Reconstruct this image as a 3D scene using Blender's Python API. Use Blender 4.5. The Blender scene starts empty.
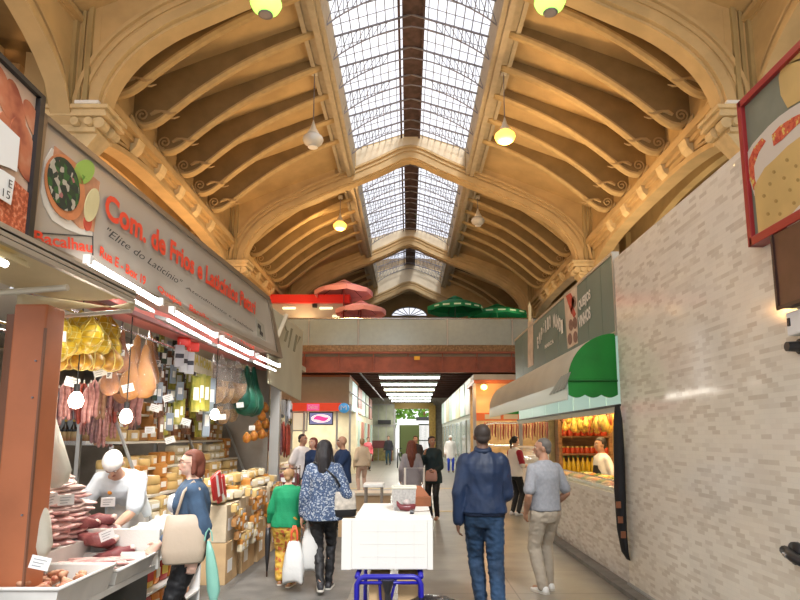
import bpy, bmesh, math, random
from mathutils import Vector, Matrix, noise as mnoise
random.seed(7)
COL = bpy.context.scene.collection
# ---------------------------------------------------------------- camera
F=620.0; PCX=408.0; PCY=345.0; PIT=math.radians(8.4); EYE=1.65
cam_d = bpy.data.cameras.new('camera'); cam = bpy.data.objects.new('camera', cam_d); COL.objects.link(cam)
cam.location=(0,0,EYE); cam.rotation_euler=(math.pi/2+PIT,0,0)
cam_d.sensor_width=36; cam_d.lens=F*36/800; cam_d.shift_x=-(PCX-400)/800; cam_d.shift_y=(PCY-300)/800
cam_d.clip_end=300; cam_d.clip_start=0.05
bpy.context.scene.camera=cam
def U(px,py,x=None,y=None,z=None):
    a=(px-PCX)/F; b=-(py-PCY)/F; c,s=math.cos(PIT),math.sin(PIT)
    r=(a,c-b*s,s+b*c)
    t = x/r[0] if x is not None else (y/r[1] if y is not None else (z-EYE)/r[2])
    return Vector((r[0]*t,r[1]*t,r[2]*t+EYE))
# ---------------------------------------------------------------- materials
MATS={}
def mat(name,col,rough=.6,metal=0,var=0,vs=6,bump=0,bs=30,emit=None,es=0,trans=0,alpha=1,col2=None,coat=0,sub=0,stretch=None,ior=1.45,tl=0):
    if name in MATS: return MATS[name]
    m=bpy.data.materials.new(name); m.use_nodes=True; nt=m.node_tree; N=nt.nodes; L=nt.links
    b=N['Principled BSDF']
    b.inputs['Base Color'].default_value=(*col,1); b.inputs['Roughness'].default_value=rough; b.inputs['Metallic'].default_value=metal
    b.inputs['IOR'].default_value=ior
    if coat: b.inputs['Coat Weight'].default_value=coat; b.inputs['Coat Roughness'].default_value=.1
    if trans: b.inputs['Transmission Weight'].default_value=trans
    if alpha<1: b.inputs['Alpha'].default_value=alpha
    if sub: b.inputs['Subsurface Weight'].default_value=sub; b.inputs['Subsurface Scale'].default_value=.02
    if emit: b.inputs['Emission Color'].default_value=(*emit,1); b.inputs['Emission Strength'].default_value=es
    if var or bump or col2:
        tc=N.new('ShaderNodeTexCoord'); mp=N.new('ShaderNodeMapping'); L.new(tc.outputs['Object'],mp.inputs['Vector'])
        if stretch: mp.inputs['Scale'].default_value=stretch
    if var or col2:
        n=N.new('ShaderNodeTexNoise'); n.inputs['Scale'].default_value=vs; n.inputs['Detail'].default_value=6; L.new(mp.outputs[0],n.inputs['Vector'])
        r=N.new('ShaderNodeValToRGB'); c2=col2 or tuple(max(0,c*(1-var)) for c in col)
        c1=col if col2 else tuple(min(1,c*(1+var*.5)) for c in col)
        r.color_ramp.elements[0].color=(*c2,1); r.color_ramp.elements[1].color=(*c1,1)
        r.color_ramp.elements[0].position=.36; r.color_ramp.elements[1].position=.64
        L.new(n.outputs['Fac'],r.inputs['Fac']); L.new(r.outputs['Color'],b.inputs['Base Color'])
    if bump:
        n2=N.new('ShaderNodeTexNoise'); n2.inputs['Scale'].default_value=bs; n2.inputs['Detail'].default_value=4; L.new(mp.outputs[0],n2.inputs['Vector'])
        bp=N.new('ShaderNodeBump'); bp.inputs['Strength'].default_value=bump; bp.inputs['Distance'].default_value=.02
        L.new(n2.outputs['Fac'],bp.inputs['Height']); L.new(bp.outputs[0],b.inputs['Normal'])
    if tl:
        t=N.new('ShaderNodeBsdfTranslucent'); t.inputs['Color'].default_value=(*col,1); mx=N.new('ShaderNodeMixShader'); mx.inputs[0].default_value=tl
        out=[x for x in N if x.type=='OUTPUT_MATERIAL'][0]
        L.new(b.outputs[0],mx.inputs[1]); L.new(t.outputs[0],mx.inputs[2]); L.new(mx.outputs[0],out.inputs['Surface'])
    MATS[name]=m; return m
def brick_mat(name,c1,c2,mortar,bw,rh,axes='YZ',ms=.004,rough=.3,bump=.3,var=.3,offset=.5,vs=3,squash=1,noise_mix=None,bias=0):
    m=bpy.data.materials.new(name); m.use_nodes=True; nt=m.node_tree; N=nt.nodes; L=nt.links; b=N['Principled BSDF']
    tc=N.new('ShaderNodeTexCoord'); sp=N.new('ShaderNodeSeparateXYZ'); cb=N.new('ShaderNodeCombineXYZ'); L.new(tc.outputs['Object'],sp.inputs[0])
    ix={'X':0,'Y':1,'Z':2}
    L.new(sp.outputs[ix[axes[0]]],cb.inputs[0]); L.new(sp.outputs[ix[axes[1]]],cb.inputs[1])
    br=N.new('ShaderNodeTexBrick'); L.new(cb.outputs[0],br.inputs['Vector'])
    br.inputs['Scale'].default_value=1; br.inputs['Brick Width'].default_value=bw; br.inputs['Row Height'].default_value=rh
    br.inputs['Mortar Size'].default_value=ms; br.offset=offset; br.squash=squash; br.inputs['Bias'].default_value=bias
    br.inputs['Color1'].default_value=(*c1,1); br.inputs['Color2'].default_value=(*c2,1); br.inputs['Mortar'].default_value=(*mortar,1)
    n=N.new('ShaderNodeTexNoise'); n.inputs['Scale'].default_value=vs; n.inputs['Detail'].default_value=8; L.new(cb.outputs[0],n.inputs['Vector'])
    mx=N.new('ShaderNodeMix'); mx.data_type='RGBA'; mx.blend_type='MULTIPLY'; mx.inputs[0].default_value=1
    r=N.new('ShaderNodeValToRGB'); r.color_ramp.elements[0].position=.3; r.color_ramp.elements[1].position=.7
    r.color_ramp.elements[0].color=(1-var,1-var,1-var,1); r.color_ramp.elements[1].color=(1,1,1,1)
    L.new(n.outputs['Fac'],r.inputs[0]); L.new(br.outputs['Color'],mx.inputs[6]); L.new(r.outputs[0],mx.inputs[7]); L.new(mx.outputs[2],b.inputs['Base Color'])
    b.inputs['Roughness'].default_value=rough
    if bump:
        bp=N.new('ShaderNodeBump'); bp.inputs['Strength'].default_value=bump; bp.inputs['Distance'].default_value=.004; bp.invert=True
        L.new(br.outputs['Fac'],bp.inputs['Height']); L.new(bp.outputs[0],b.inputs['Normal'])
    MATS[name]=m; return m
def tex_mat(name,kind,cols,scale,rough=.7,stretch=(1,1,1),pos=None,interp='CONSTANT',dist=0,tl=0):
    m=bpy.data.materials.new(name); m.use_nodes=True; nt=m.node_tree; N=nt.nodes; L=nt.links; b=N['Principled BSDF']
    tc=N.new('ShaderNodeTexCoord'); mp=N.new('ShaderNodeMapping'); mp.inputs['Scale'].default_value=stretch; L.new(tc.outputs['Object'],mp.inputs[0])
    if kind=='noise': t=N.new('ShaderNodeTexNoise'); t.inputs['Detail'].default_value=3; o='Fac'
    elif kind=='voronoi': t=N.new('ShaderNodeTexVoronoi'); o='Distance'
    elif kind=='cells': t=N.new('ShaderNodeTexVoronoi'); o='Color'
    else: t=N.new('ShaderNodeTexWave'); t.inputs['Distortion'].default_value=dist; o='Fac'
    t.inputs['Scale'].default_value=scale; L.new(mp.outputs[0],t.inputs['Vector'])
    r=N.new('ShaderNodeValToRGB'); r.color_ramp.interpolation=interp; e=r.color_ramp.elements
    k=len(cols)
    pos=pos or [i/k for i in range(k)]
    e[0].position=pos[0]; e[0].color=(*cols[0],1); e[1].position=pos[1]; e[1].color=(*cols[1],1)
    for i in range(2,k):
        q=e.new(pos[i]); q.color=(*cols[i],1)
    L.new(t.outputs[o],r.inputs[0]); L.new(r.outputs[0],b.inputs['Base Color']); b.inputs['Roughness'].default_value=rough
    MATS[name]=m; return m
# ---------------------------------------------------------------- mesh builder
class MB:
    def __init__(s): s.v=[]; s.f=[]; s.m=[]
    def add(s,vs,fs,mi=0):
        o=len(s.v); s.v+= [tuple(v) for v in vs]; s.f+=[tuple(i+o for i in f) for f in fs]; s.m+=[mi]*len(fs); return s
    def box(s,x0,x1,y0,y1,z0,z1,mi=0,M=None):
        vs=[Vector((x,y,z)) for x in (x0,x1) for y in (y0,y1) for z in (z0,z1)]
        if M: vs=[M@v for v in vs]
        return s.add(vs,[(0,1,3,2),(4,6,7,5),(0,4,5,1),(2,3,7,6),(0,2,6,4),(1,5,7,3)],mi)
    def rbox(s,cx,cy,cz,w,d,h,rot=(0,0,0),mi=0,b=.0):
        from mathutils import Euler
        M=Matrix.Translation((cx,cy,cz))@Euler(rot).to_matrix().to_4x4()
        if not b: return s.box(-w/2,w/2,-d/2,d/2,-h/2,h/2,mi,M)
        bm=bmesh.new(); bmesh.ops.create_cube(bm,size=1); bmesh.ops.scale(bm,vec=(w,d,h),verts=bm.verts)
        bmesh.ops.bevel(bm,geom=list(bm.edges),offset=b,segments=2,affect='EDGES',profile=.6); s.bm(bm,mi,M); bm.free(); return s
    def bm(s,bm,mi=0,M=None):
        bm.verts.index_update()
        return s.add([(M@v.co if M else v.co) for v in bm.verts],[[v.index for v in f.verts] for f in bm.faces],mi)
    def prism(s,pts,a,b,axis='y',mi=0):
        # pts 2D polygon; extruded a..b along axis
        n=len(pts)
        def P(p,t):
            return (p[0],t,p[1]) if axis=='y' else ((t,p[0],p[1]) if axis=='x' else (p[0],p[1],t))
        vs=[P(p,a) for p in pts]+[P(p,b) for p in pts]
        return s.add(vs,[tuple(range(n)),tuple(range(2*n-1,n-1,-1))]+[(i,(i+1)%n+0,(i+1)%n+n,i+n) for i in range(n)],mi)
    def tube(s,path,r,n=8,mi=0,closed=False,caps=True):
        path=[Vector(p) for p in path]; k=len(path); rs=r if isinstance(r,(list,tuple)) else [r]*k
        rings=[]; up=None
        for i,p in enumerate(path):
            if closed: d=(path[(i+1)%k]-path[i-1])
            else: d=(path[min(i+1,k-1)]-path[max(i-1,0)])
            d=d.normalized() if d.length>1e-9 else Vector((0,0,1))
            if up is None:
                up=Vector((0,0,1)) if abs(d.z)<.9 else Vector((1,0,0))
            a=(up-d*up.dot(d)); a=a.normalized() if a.length>1e-6 else d.orthogonal().normalized()
            b=d.cross(a); up=a
            rings.append([p+(a*math.cos(2*math.pi*j/n)+b*math.sin(2*math.pi*j/n))*rs[i] for j in range(n)])
        vs=[v for r_ in rings for v in r_]; fs=[]
        for i in range(k if closed else k-1):
            i2=(i+1)%k
            for j in range(n): fs.append((i*n+j,i*n+(j+1)%n,i2*n+(j+1)%n,i2*n+j))
        if caps and not closed: fs+= [tuple(range(n-1,-1,-1)),tuple((k-1)*n+j for j in range(n))]
        return s.add(vs,fs,mi)
    def lathe(s,prof,c=(0,0,0),n=20,mi=0,M=None,sx=1,sy=1):
        vs=[];fs=[];k=len(prof); C=Vector(c)
        for r,z in prof:
            for j in range(n):
                a=2*math.pi*j/n; v=Vector((r*math.cos(a)*sx,r*math.sin(a)*sy,z)); vs.append((M@v if M else v)+C)
        for i in range(k-1):
            for j in range(n): fs.append((i*n+j,i*n+(j+1)%n,(i+1)*n+(j+1)%n,(i+1)*n+j))
        if prof[0][0]>1e-4: fs.append(tuple(range(n-1,-1,-1)))
        if prof[-1][0]>1e-4: fs.append(tuple((k-1)*n+j for j in range(n)))
        return s.add(vs,fs,mi)
    def ell(s,c,rx,ry,rz,n=12,m=8,M=None,mi=0,jit=0):
        vs=[];fs=[]; C=Vector(c)
        for i in range(m+1):
            t=math.pi*i/m
            for j in range(n):
                a=2*math.pi*j/n; k=1+(random.uniform(-jit,jit) if jit and 0<i<m else 0)
                v=Vector((rx*math.sin(t)*math.cos(a)*k,ry*math.sin(t)*math.sin(a)*k,rz*math.cos(t)*k)); vs.append((M@v if M else v)+C)
        for i in range(m):
            for j in range(n): fs.append((i*n+j,(i+1)*n+j,(i+1)*n+(j+1)%n,i*n+(j+1)%n))
        return s.add(vs,fs,mi)
    def loft(s,rings,mi=0,caps=True,closed=True):
        n=len(rings[0]); vs=[v for r in rings for v in r]; fs=[]
        for i in range(len(rings)-1):
            for j in range(n if closed else n-1): fs.append((i*n+j,i*n+(j+1)%n,(i+1)*n+(j+1)%n,(i+1)*n+j))
        if caps and closed: fs+=[tuple(range(n-1,-1,-1)),tuple((len(rings)-1)*n+j for j in range(n))]
        return s.add(vs,fs,mi)
    def quad(s,a,b,c,d,mi=0): return s.add([a,b,c,d],[(0,1,2,3)],mi)
    def slab(s,pts,off,mi=0):
        # polygon (3D pts) thickened by vector off
        off=Vector(off); n=len(pts); P=[Vector(p) for p in pts]
        return s.add(P+[p+off for p in P],[tuple(range(n)),tuple(range(2*n-1,n-1,-1))]+[(i,i+n,(i+1)%n+n,(i+1)%n) for i in range(n)],mi)
    def build(s,name,m,parent=None,smooth=False,bevel=0,auto=None):
        me=bpy.data.meshes.new(name); me.from_pydata([tuple(v) for v in s.v],[],s.f); 
        ms=m if isinstance(m,(list,tuple)) else [m]
        for x in ms: me.materials.append(x)
        if len(ms)>1: me.polygons.foreach_set('material_index',s.m)
        bm=bmesh.new(); bm.from_mesh(me); bmesh.ops.recalc_face_normals(bm,faces=bm.faces); bm.to_mesh(me); bm.free()
        if smooth: me.polygons.foreach_set('use_smooth',[True]*len(me.polygons))
        me.update(); o=bpy.data.objects.new(name,me); COL.objects.link(o)
        if parent: o.parent=parent; o.matrix_parent_inverse=Matrix.Identity(4); o.matrix_basis=parent_inv(parent)
        if smooth and auto:
            try: me.set_sharp_from_angle(angle=math.radians(auto))
            except Exception: pass
        if bevel:
            b=o.modifiers.new('b','BEVEL'); b.width=bevel; b.segments=2; b.limit_method='ANGLE'
        return o
WM={}
def wmat(o):
    M=o.matrix_basis.copy() if o.type!='EMPTY' or True else None
    return (wmat(o.parent)@M) if o.parent else M
LOCAL=[False]
def parent_inv(p):
    # parts are modelled in world coordinates unless LOCAL is on
    return Matrix.Identity(4) if LOCAL[0] else wmat(p).inverted()
def tag(o,label,cat,group=None,kind=None):
    o['label']=label; o['category']=cat
    if group: o['group']=group
    o['kind']=kind or 'thing'
    return o
def thing(name,label,cat,loc=(0,0,0),rz=0,group=None):
    o=bpy.data.objects.new(name,None); COL.objects.link(o); o.location=loc; o.rotation_euler=(0,0,rz); o.empty_display_size=.1
    return tag(o,label,cat,group)
def struct(o): o['kind']='structure'; return o
def sempty(name,loc=(0,0,0)):
    o=bpy.data.objects.new(name,None); COL.objects.link(o); o.location=loc; o['kind']='structure'; return o
def kids(o): return [c for c in COL.objects if c.parent==o]
KC={}
def dup(root,loc,rz=None,label=None,group=None,scale=None,rot=None):
    if root.name not in KC:
        def tree(o): return [(c,tree(c)) for c in COL.objects if c.parent==o]
        KC[root.name]=tree(root)
    r=root.copy(); COL.objects.link(r); r.location=loc
    if rz is not None: r.rotation_euler=(0,0,rz)
    if rot is not None: r.rotation_euler=rot
    if scale: r.scale=scale if isinstance(scale,(tuple,list)) else (scale,)*3
    if label: r['label']=label
    if group: r['group']=group
    def go(tr,p):
        for c,t in tr:
            n=c.copy(); COL.objects.link(n); n.parent=p; go(t,n)
    go(KC[root.name],r)
    return r
def text(s,o,u,v,w,h,m,parent=None,name='lettering',bold=.0,ext=.003,shear=0,space=1):
    """lettering of width w and height h laid from corner o along u with up v"""
    cu=bpy.data.curves.new('t','FONT'); cu.body=s; cu.size=1; cu.offset=bold; cu.shear=shear; cu.space_character=space; cu.resolution_u=3
    t=bpy.data.objects.new('t',cu); COL.objects.link(t)
    dg=bpy.context.evaluated_depsgraph_get(); dg.update()
    me=bpy.data.meshes.new_from_object(t.evaluated_get(dg)); bpy.data.objects.remove(t)
    xs=[q.co.x for q in me.vertices]; ys=[q.co.y for q in me.vertices]
    x0,x1,y0,y1=min(xs),max(xs),min(ys),max(ys)
    u=Vector(u).normalized(); v=Vector(v); v=(v-u*v.dot(u)).normalized(); n=u.cross(v); o=Vector(o)
    mb=MB(); vs=[o+u*((q.co.x-x0)/(x1-x0)*w)+v*((q.co.y-y0)/(y1-y0)*h)+n*ext for q in me.vertices]
    mb.add(vs,[tuple(p.vertices) for p in me.polygons]); bpy.data.meshes.remove(me)
    ob=mb.build(name,m,parent); 
    return ob
def point(loc,col,e,r=.1,name='lamp_light'):
    l=bpy.data.lights.new(name,'POINT'); l.energy=e; l.color=col; l.shadow_soft_size=r
    o=bpy.data.objects.new(name,l); COL.objects.link(o); o.location=loc; return o
def area(loc,rot,sx,sy,col,e,name='tube_light'):
    l=bpy.data.lights.new(name,'AREA'); l.shape='RECTANGLE'; l.size=sx; l.size_y=sy; l.energy=e; l.color=col
    o=bpy.data.objects.new(name,l); COL.objects.link(o); o.location=loc; o.rotation_euler=rot; return o
WARM=(1,.78,.5); ORG=(1,.55,.22); COOL=(1,.97,.92)
# ================================================================ MATERIALS
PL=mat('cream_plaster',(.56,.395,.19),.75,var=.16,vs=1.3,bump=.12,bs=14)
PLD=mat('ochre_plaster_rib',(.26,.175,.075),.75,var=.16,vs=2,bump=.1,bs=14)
PLW=mat('pale_plaster',(.74,.64,.46),.75,var=.08,vs=2)
STEEL=mat('grey_steel',(.23,.22,.24),.5,.4)
DARKV=mat('dark_vent',(.085,.05,.045),.7,var=.4,vs=5)
DARK=mat('painted_gap_shade',(.02,.018,.016),.8)
WHITE=mat('white_paint',(.8,.79,.76),.45,var=.05)
TUBE=mat('lit_tube',(1,1,1),.4,emit=(1,.97,.93),es=11)
RUST=mat('rust_paint',(.27,.075,.04),.5,var=.25,vs=3)
RUSTD=mat('rust_paint_dull',(.12,.05,.035),.6,var=.25,vs=3)
CHROME=mat('chrome',(.6,.6,.6),.25,1)
BLACK=mat('black_plastic',(.02,.02,.022),.35)
GLASS=mat('clear_glass',(.85,.95,.93),.05,alpha=.25)
FROST=mat('frosted_glass',(.62,.68,.64),.25,alpha=.62)
GREYM=mat('grey_metal',(.4,.4,.39),.45,.5)
RED=mat('bright_red',(.72,.03,.02),.45)
PAPER=mat('white_paper',(.85,.85,.83),.7)
INK=mat('black_ink',(.03,.03,.03),.7)
REDINK=mat('red_ink',(.75,.06,.03),.6)
WOOD=mat('brown_wood',(.32,.15,.06),.5,var=.3,vs=4,stretch=(1,1,6))
STYRO=mat('white_styrofoam',(.72,.705,.66),.8,bump=.1,bs=90)
def m_(n,c,r=.55,**k): return mat(n,c,r,**k)
def skyglass():
    m=bpy.data.materials.new('skylight_glass'); m.use_nodes=True; N=m.node_tree.nodes; L=m.node_tree.links
    N.remove(N['Principled BSDF']); out=[x for x in N if x.type=='OUTPUT_MATERIAL'][0]
    t=N.new('ShaderNodeBsdfTransparent'); t.inputs[0].default_value=(.93,.93,.95,1); g=N.new('ShaderNodeBsdfGlossy'); g.inputs['Roughness'].default_value=.1
    mx=N.new('ShaderNodeMixShader'); mx.inputs[0].default_value=.05; L.new(t.outputs[0],mx.inputs[1]); L.new(g.outputs[0],mx.inputs[2]); L.new(mx.outputs[0],out.inputs['Surface']); return m
SKYG=skyglass()
# ================================================================ FLOOR
fm=brick_mat('floor_slabs',(.27,.25,.205),(.235,.215,.18),(.13,.12,.10),1.15,1.15,'XY',ms=.008,rough=.33,bump=.25,var=.38,offset=0,vs=2.2)
b=MB(); b.box(-12,12,-6,52,-.2,0); floor=struct(b.build('floor',fm))
b=MB(); b.box(-12,12,52,95,-.22,-.02); pv=struct(b.build('ground_outside',mat('outside_paving',(.45,.44,.4),.8,var=.2)))
# darker asphalt strip by the left hand stalls
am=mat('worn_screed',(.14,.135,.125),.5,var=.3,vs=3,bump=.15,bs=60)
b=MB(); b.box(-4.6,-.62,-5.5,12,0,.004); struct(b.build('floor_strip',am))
# ================================================================ NAVE VAULT
XC=.08
prof=[(0,10.92),(.3,10.83),(.94,10.5),(1.98,10.04),(2.9,9.66),(3.74,9.26),(4.3,8.98),(4.72,8.69),(5.02,8.42),(5.27,8.08),(5.43,7.72),(5.5,7.35)]
def sm(p,k=3):
    # catmull-rom resample
    out=[]
    for i in range(len(p)-1):
        p0=p[max(i-1,0)];p1=p[i];p2=p[i+1];p3=p[min(i+2,len(p)-1)]
        for j in range(k):
            t=j/k
            out.append(tuple(.5*((2*p1[d])+(-p0[d]+p2[d])*t+(2*p0[d]-5*p1[d]+4*p2[d]-p3[d])*t*t+(-p0[d]+3*p1[d]-3*p2[d]+p3[d])*t**3) for d in range(len(p1))))
    out.append(tuple(p[-1])); return out
half=sm(prof,3)
full=[(XC-x,z) for x,z in half[::-1]]+[(XC+x,z) for x,z in half[1:]]
def offs(pl,d):
    out=[]
    for i,(x,z) in enumerate(pl):
        a=pl[max(i-1,0)]; c=pl[min(i+1,len(pl)-1)]
        tx,tz=c[0]-a[0],c[1]-a[1]; l=math.hypot(tx,tz); out.append((x-tz/l*d,z+tx/l*d))
    return out
ceiling=sempty('ceiling')
BAYS=[.6,10.2,19.8,29.4,35.6]
FULL0=None
def strip(mb,pl,d0,d1,y0,y1):
    A=offs(pl,d0);B=offs(pl,d1)
    rings=[[(a[0],y0,a[1]),(a[0],y1,a[1]),(c[0],y1,c[1]),(c[0],y0,c[1])] for a,c in zip(A,B)]
    mb.loft(rings)
full_keep=full
for k,Y in enumerate(BAYS):
    full=[(x,z-(.72 if k==4 else 0)) for x,z in full_keep]
    # slab wall of the transverse arch with moulded intrados
    b=MB(); top=[(XC+6.9,9.7),(XC+2.0,11.25),(XC,11.9),(XC-2.0,11.25),(XC-6.9,9.7)]
    pts=offs(full,.10); pts=[(XC-6.9,7.35)]+pts+[(XC+6.9,7.35)]+top
    # triangulated as strips: build quads between intrados and straight top
    A=offs(full,.10); rings=[]
    for (x,z) in A:
        dx=abs(x-XC); zt=11.9-.325*dx if dx<2 else 11.25-(dx-2)*.316
        rings.append([(x,Y,z),(x,Y+.45,z),(x,Y+.45,max(zt,z+.05)),(x,Y,max(zt,z+.05))])
    b.loft(rings)
    for s in (-1,1): b.box(min(XC+s*5.6,XC+s*6.9),max(XC+s*5.6,XC+s*6.9),Y-.004,Y+.45,7.35,9.72)
    b.build('arch',PL,ceiling)
    b=MB(); strip(b,full,0,.13,Y+.05,Y+.40); strip(b,full,.05,.22,Y-.05,Y+.2); strip(b,full,.30,.36,Y-.035,Y+.1); strip(b,full,.43,.50,Y-.06,Y+.1)
    b.build('archivolt',mat('archivolt_plaster',(.58,.42,.21),.75,var=.12,vs=2),ceiling,smooth=True,auto=35)
    b=MB(); g=offs(full,.52); rr=[]
    for (x,z) in g:
        dx=abs(x-XC)
        if dx<1.86 and k>0: rr.append([(x,Y-.012,z),(x,Y+.05,z),(x,Y+.05,11.84-.325*dx),(x,Y-.012,11.84-.325*dx)])
    if rr: b.loft(rr); b.build('gable_panel',PLW,ceiling)
    for s in (-1,1):
        # pilaster strips above the capital, capital and pier
        X=lambda a:XC+s*a
        def bx(mb,a0,a1,y0,y1,z0,z1): mb.box(min(X(a0),X(a1)),max(X(a0),X(a1)),y0,y1,z0,z1)
        b=MB()
        for a0,a1,yy in ((5.72,5.80,.07),(5.86,5.92,.05),(5.98,6.22,.10),(6.28,6.34,.05),(6.40,6.48,.07)): bx(b,a0,a1,Y-yy,Y+.1,7.35,9.5)
        b.build('pilaster_moulding',mat('pilaster_plaster',(.40,.30,.14),.75,var=.15,vs=2),ceiling)
        b=MB()
        for a0,e,z0,z1 in ((5.30,.16,7.30,7.37),(5.36,.10,7.23,7.30),(5.33,.13,7.17,7.23),(5.48,.05,6.98,7.17),(5.52,.08,6.90,6.98)):
            bx(b,a0,6.5,Y-e,Y+.45+e,z0,z1)
        bx(b,5.9,6.6,Y,Y+.45,0,6.95)
        b.tube([(X(5.46),Y-.10,7.06),(X(5.46),Y+.10,7.06)],.10,12); b.tube([(X(5.46),Y+.28,7.06),(X(5.46),Y+.5,7.06)],.10,12)
        for q in (5.62,5.86): b.tube([(X(q),Y-.16,7.06),(X(q),Y-.02,7.06)],.075,10)
        b.loft([[(X(5.5),Y,6.92),(X(5.5),Y+.45,6.92),(X(6.5),Y+.45,6.92),(X(6.5),Y,6.92)],[(X(5.75),Y+.03,6.6),(X(5.75),Y+.42,6.6),(X(6.5),Y+.42,6.6),(X(6.5),Y+.03,6.6)]])
        b.build('pier_capital',mat('capital_plaster',(.70,.55,.31),.7,var=.15,vs=4,bump=.3,bs=9),ceiling)
        # white conduit tube fixture on the ledge of the capital
        if k in (1,):
            b=MB(); b.rbox(X(5.66),Y-.14,7.40,.42,.09,.06,b=.012); struct(b.build('trim_3' if s<0 else 'trim_4',PAPER))
for k in range(len(BAYS)-1):
    Y0,Y1=BAYS[k]+.45,BAYS[k+1]
    for s in (-1,1):
        X=lambda a:XC+s*a
        # sloping ceiling slab
        b=MB(); p=[(X(1.95),10.78),(X(3.0),10.4),(X(4.5),9.82),(X(6.0),9.18),(X(6.6),8.9)]; y0,y1=Y0,Y1
        dk = 0
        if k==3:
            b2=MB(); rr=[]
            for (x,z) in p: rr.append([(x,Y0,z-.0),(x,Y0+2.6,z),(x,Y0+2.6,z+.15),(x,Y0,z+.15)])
            b2.loft(rr); b2.build('vault_panel_painted_shade',DARK,ceiling); y0=Y0+2.6  # solid panel; the shade of a dark gap is put into its near-black colour
        rr=[[(x,y0,z),(x,y1,z),(x,y1,z+.15),(x,y0,z+.15)] for x,z in p]
        b.loft(rr); b.build('vault_panel',PL,ceiling)
        # ribs with scroll ends
        low=sm([(2.05,10.50),(2.96,10.10),(3.82,9.64),(4.59,9.10),(5.12,8.66),(5.42,8.40),(5.62,8.29),(5.82,8.27),(5.96,8.38),(6.02,8.56)],3)
        ny=6
        for i in range(ny):
            yr=BAYS[k]+1.12+1.25*i
            if k==0 or yr>Y1-.15 or (k==3 and i<2): continue
            w=.075
            b=MB(); rr=[]
            for (x,z) in low:
                dx=x; zt=10.78-(dx-1.95)*.385+.05
                rr.append([(X(x),yr-w,z+.03),(X(x),yr+w,z+.045),(X(x),yr+w,zt),(X(x),yr-w,zt)])
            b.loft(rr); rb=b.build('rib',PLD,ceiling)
            b=MB(); L1=[(X(x),z) for x,z in low]
            rr=[]
            for (x,z) in L1: rr.append([(x,yr-w-.035,z+.05),(x,yr-w-.035,z-.005),(x,yr-w+.03,z-.05),(x,yr+w-.03,z-.05),(x,yr+w+.035,z-.005),(x,yr+w+.035,z+.05)])
            b.loft(rr); b.build('rib_edge',mat('rib_edge_plaster',(.50,.36,.17),.75,var=.1),rb)
            # scroll
            sp=[]
            for q in range(26):
                a=-math.pi*.5+q*.42; r=.155*(1-q/30); sp.append((X(5.80+ (r*math.cos(a))),0,8.49+r*math.sin(a)))
            b=MB()
            for yy in (yr-w-.02,yr+w+.02): b.tube([(x,yy,z) for x,_,z in sp],.022,6)
            if k<2: 
                tail=[(X(5.62-.11*q),0,8.50+.055*math.sin(q*1.1)+.02*q) for q in range(6)]
                for yy in (yr-w-.02,yr+w+.02): b.tube([(x,yy,z) for x,_,z in tail],[.035,.05,.03,.045,.025,.01],6)
            b.build('scroll',mat('scroll_plaster',(.44,.31,.15),.75),rb)
        # curb of the skylight
        b=MB()
        for a0,a1,z0,z1 in ((1.88,2.30,10.45,10.80),(1.86,1.98,10.36,11.3),(1.98,2.12,10.28,10.60),(2.30,2.40,10.40,10.7)):
            b.box(min(X(a0),X(a1)),max(X(a0),X(a1)),Y0,Y1,z0,z1)
        b.build('skylight_curb',mat('curb_plaster',(.46,.39,.27),.7,var=.1),ceiling)
        # cornice above the side arcade with slanted consoles
        b=MB()
        for a0,a1,z0,z1 in ((6.0,6.32,9.0,9.25),(5.9,6.0,9.02,9.12)) if k==0 else ((6.0,6.32,8.0,9.2),(5.86,6.0,8.08,8.2),(5.78,6.32,7.93,8.08),(5.9,6.32,7.83,7.93),(5.98,6.32,7.70,7.83)):
            b.box(min(X(a0),X(a1)),max(X(a0),X(a1)),Y0,Y1,z0,z1)
        b.build('cornice',PL,ceiling)
        for i in range(ny):
            yr=BAYS[k]+1.12+1.25*i
            if k==0 or yr>Y1-.15 or k>2: continue
            b=MB(); b.prism([(X(5.98),8.0),(X(5.80),7.93),(X(5.86),7.74),(X(5.98),7.62)],yr-.16,yr+.16,'y')
            b.prism([(X(5.98),8.45),(X(5.86),8.2),(X(5.98),8.2)],yr-.25,yr+.25,'y')
            b.build('console',mat('capital_plaster',(.7,.55,.31)),ceiling)
        # side arcade: wall over a flattened arch
        lat=[]; n=26; h0,h1=6.75,7.66; L_=Y1-Y0
        for q in range(n+1):
            t=-1+2*q/n; lat.append((Y0+L_*(t+1)/2, (h0+(h1-h0)*(1-abs(t)**3.2)**.5) if k else 7.0+1.75*(1-abs(t)**2.2)**.5))
        b=MB(); rr=[[(X(6.05),y,z),(X(6.32),y,z),(X(6.32),y,9.1 if k==0 else 7.9),(X(6.05),y,9.1 if k==0 else 7.9)] for y,z in lat]; b.loft(rr)
        b.build('arcade_arch',PL,ceiling)
        b=MB()
        for e0,e1,dx in ((-.08,.04,.10),(.10,.16,.06)) if k else ((-.06,.05,.10),(.14,.20,.05),(.3,.36,.04)):
            lo=[(y,z+e0) for y,z in lat]; hi=[(y,z+e1) for y,z in lat]
            rr=[[(X(6.05-dx),y,z),(X(6.3),y,z),(X(6.3),y2,z2),(X(6.05-dx),y2,z2)] for (y,z),(y2,z2) in zip(lo,hi)]; b.loft(rr)
        b.build('arcade_moulding',mat('archivolt_plaster',(.6,.43,.22)),ceiling,smooth=True,auto=35)
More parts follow.
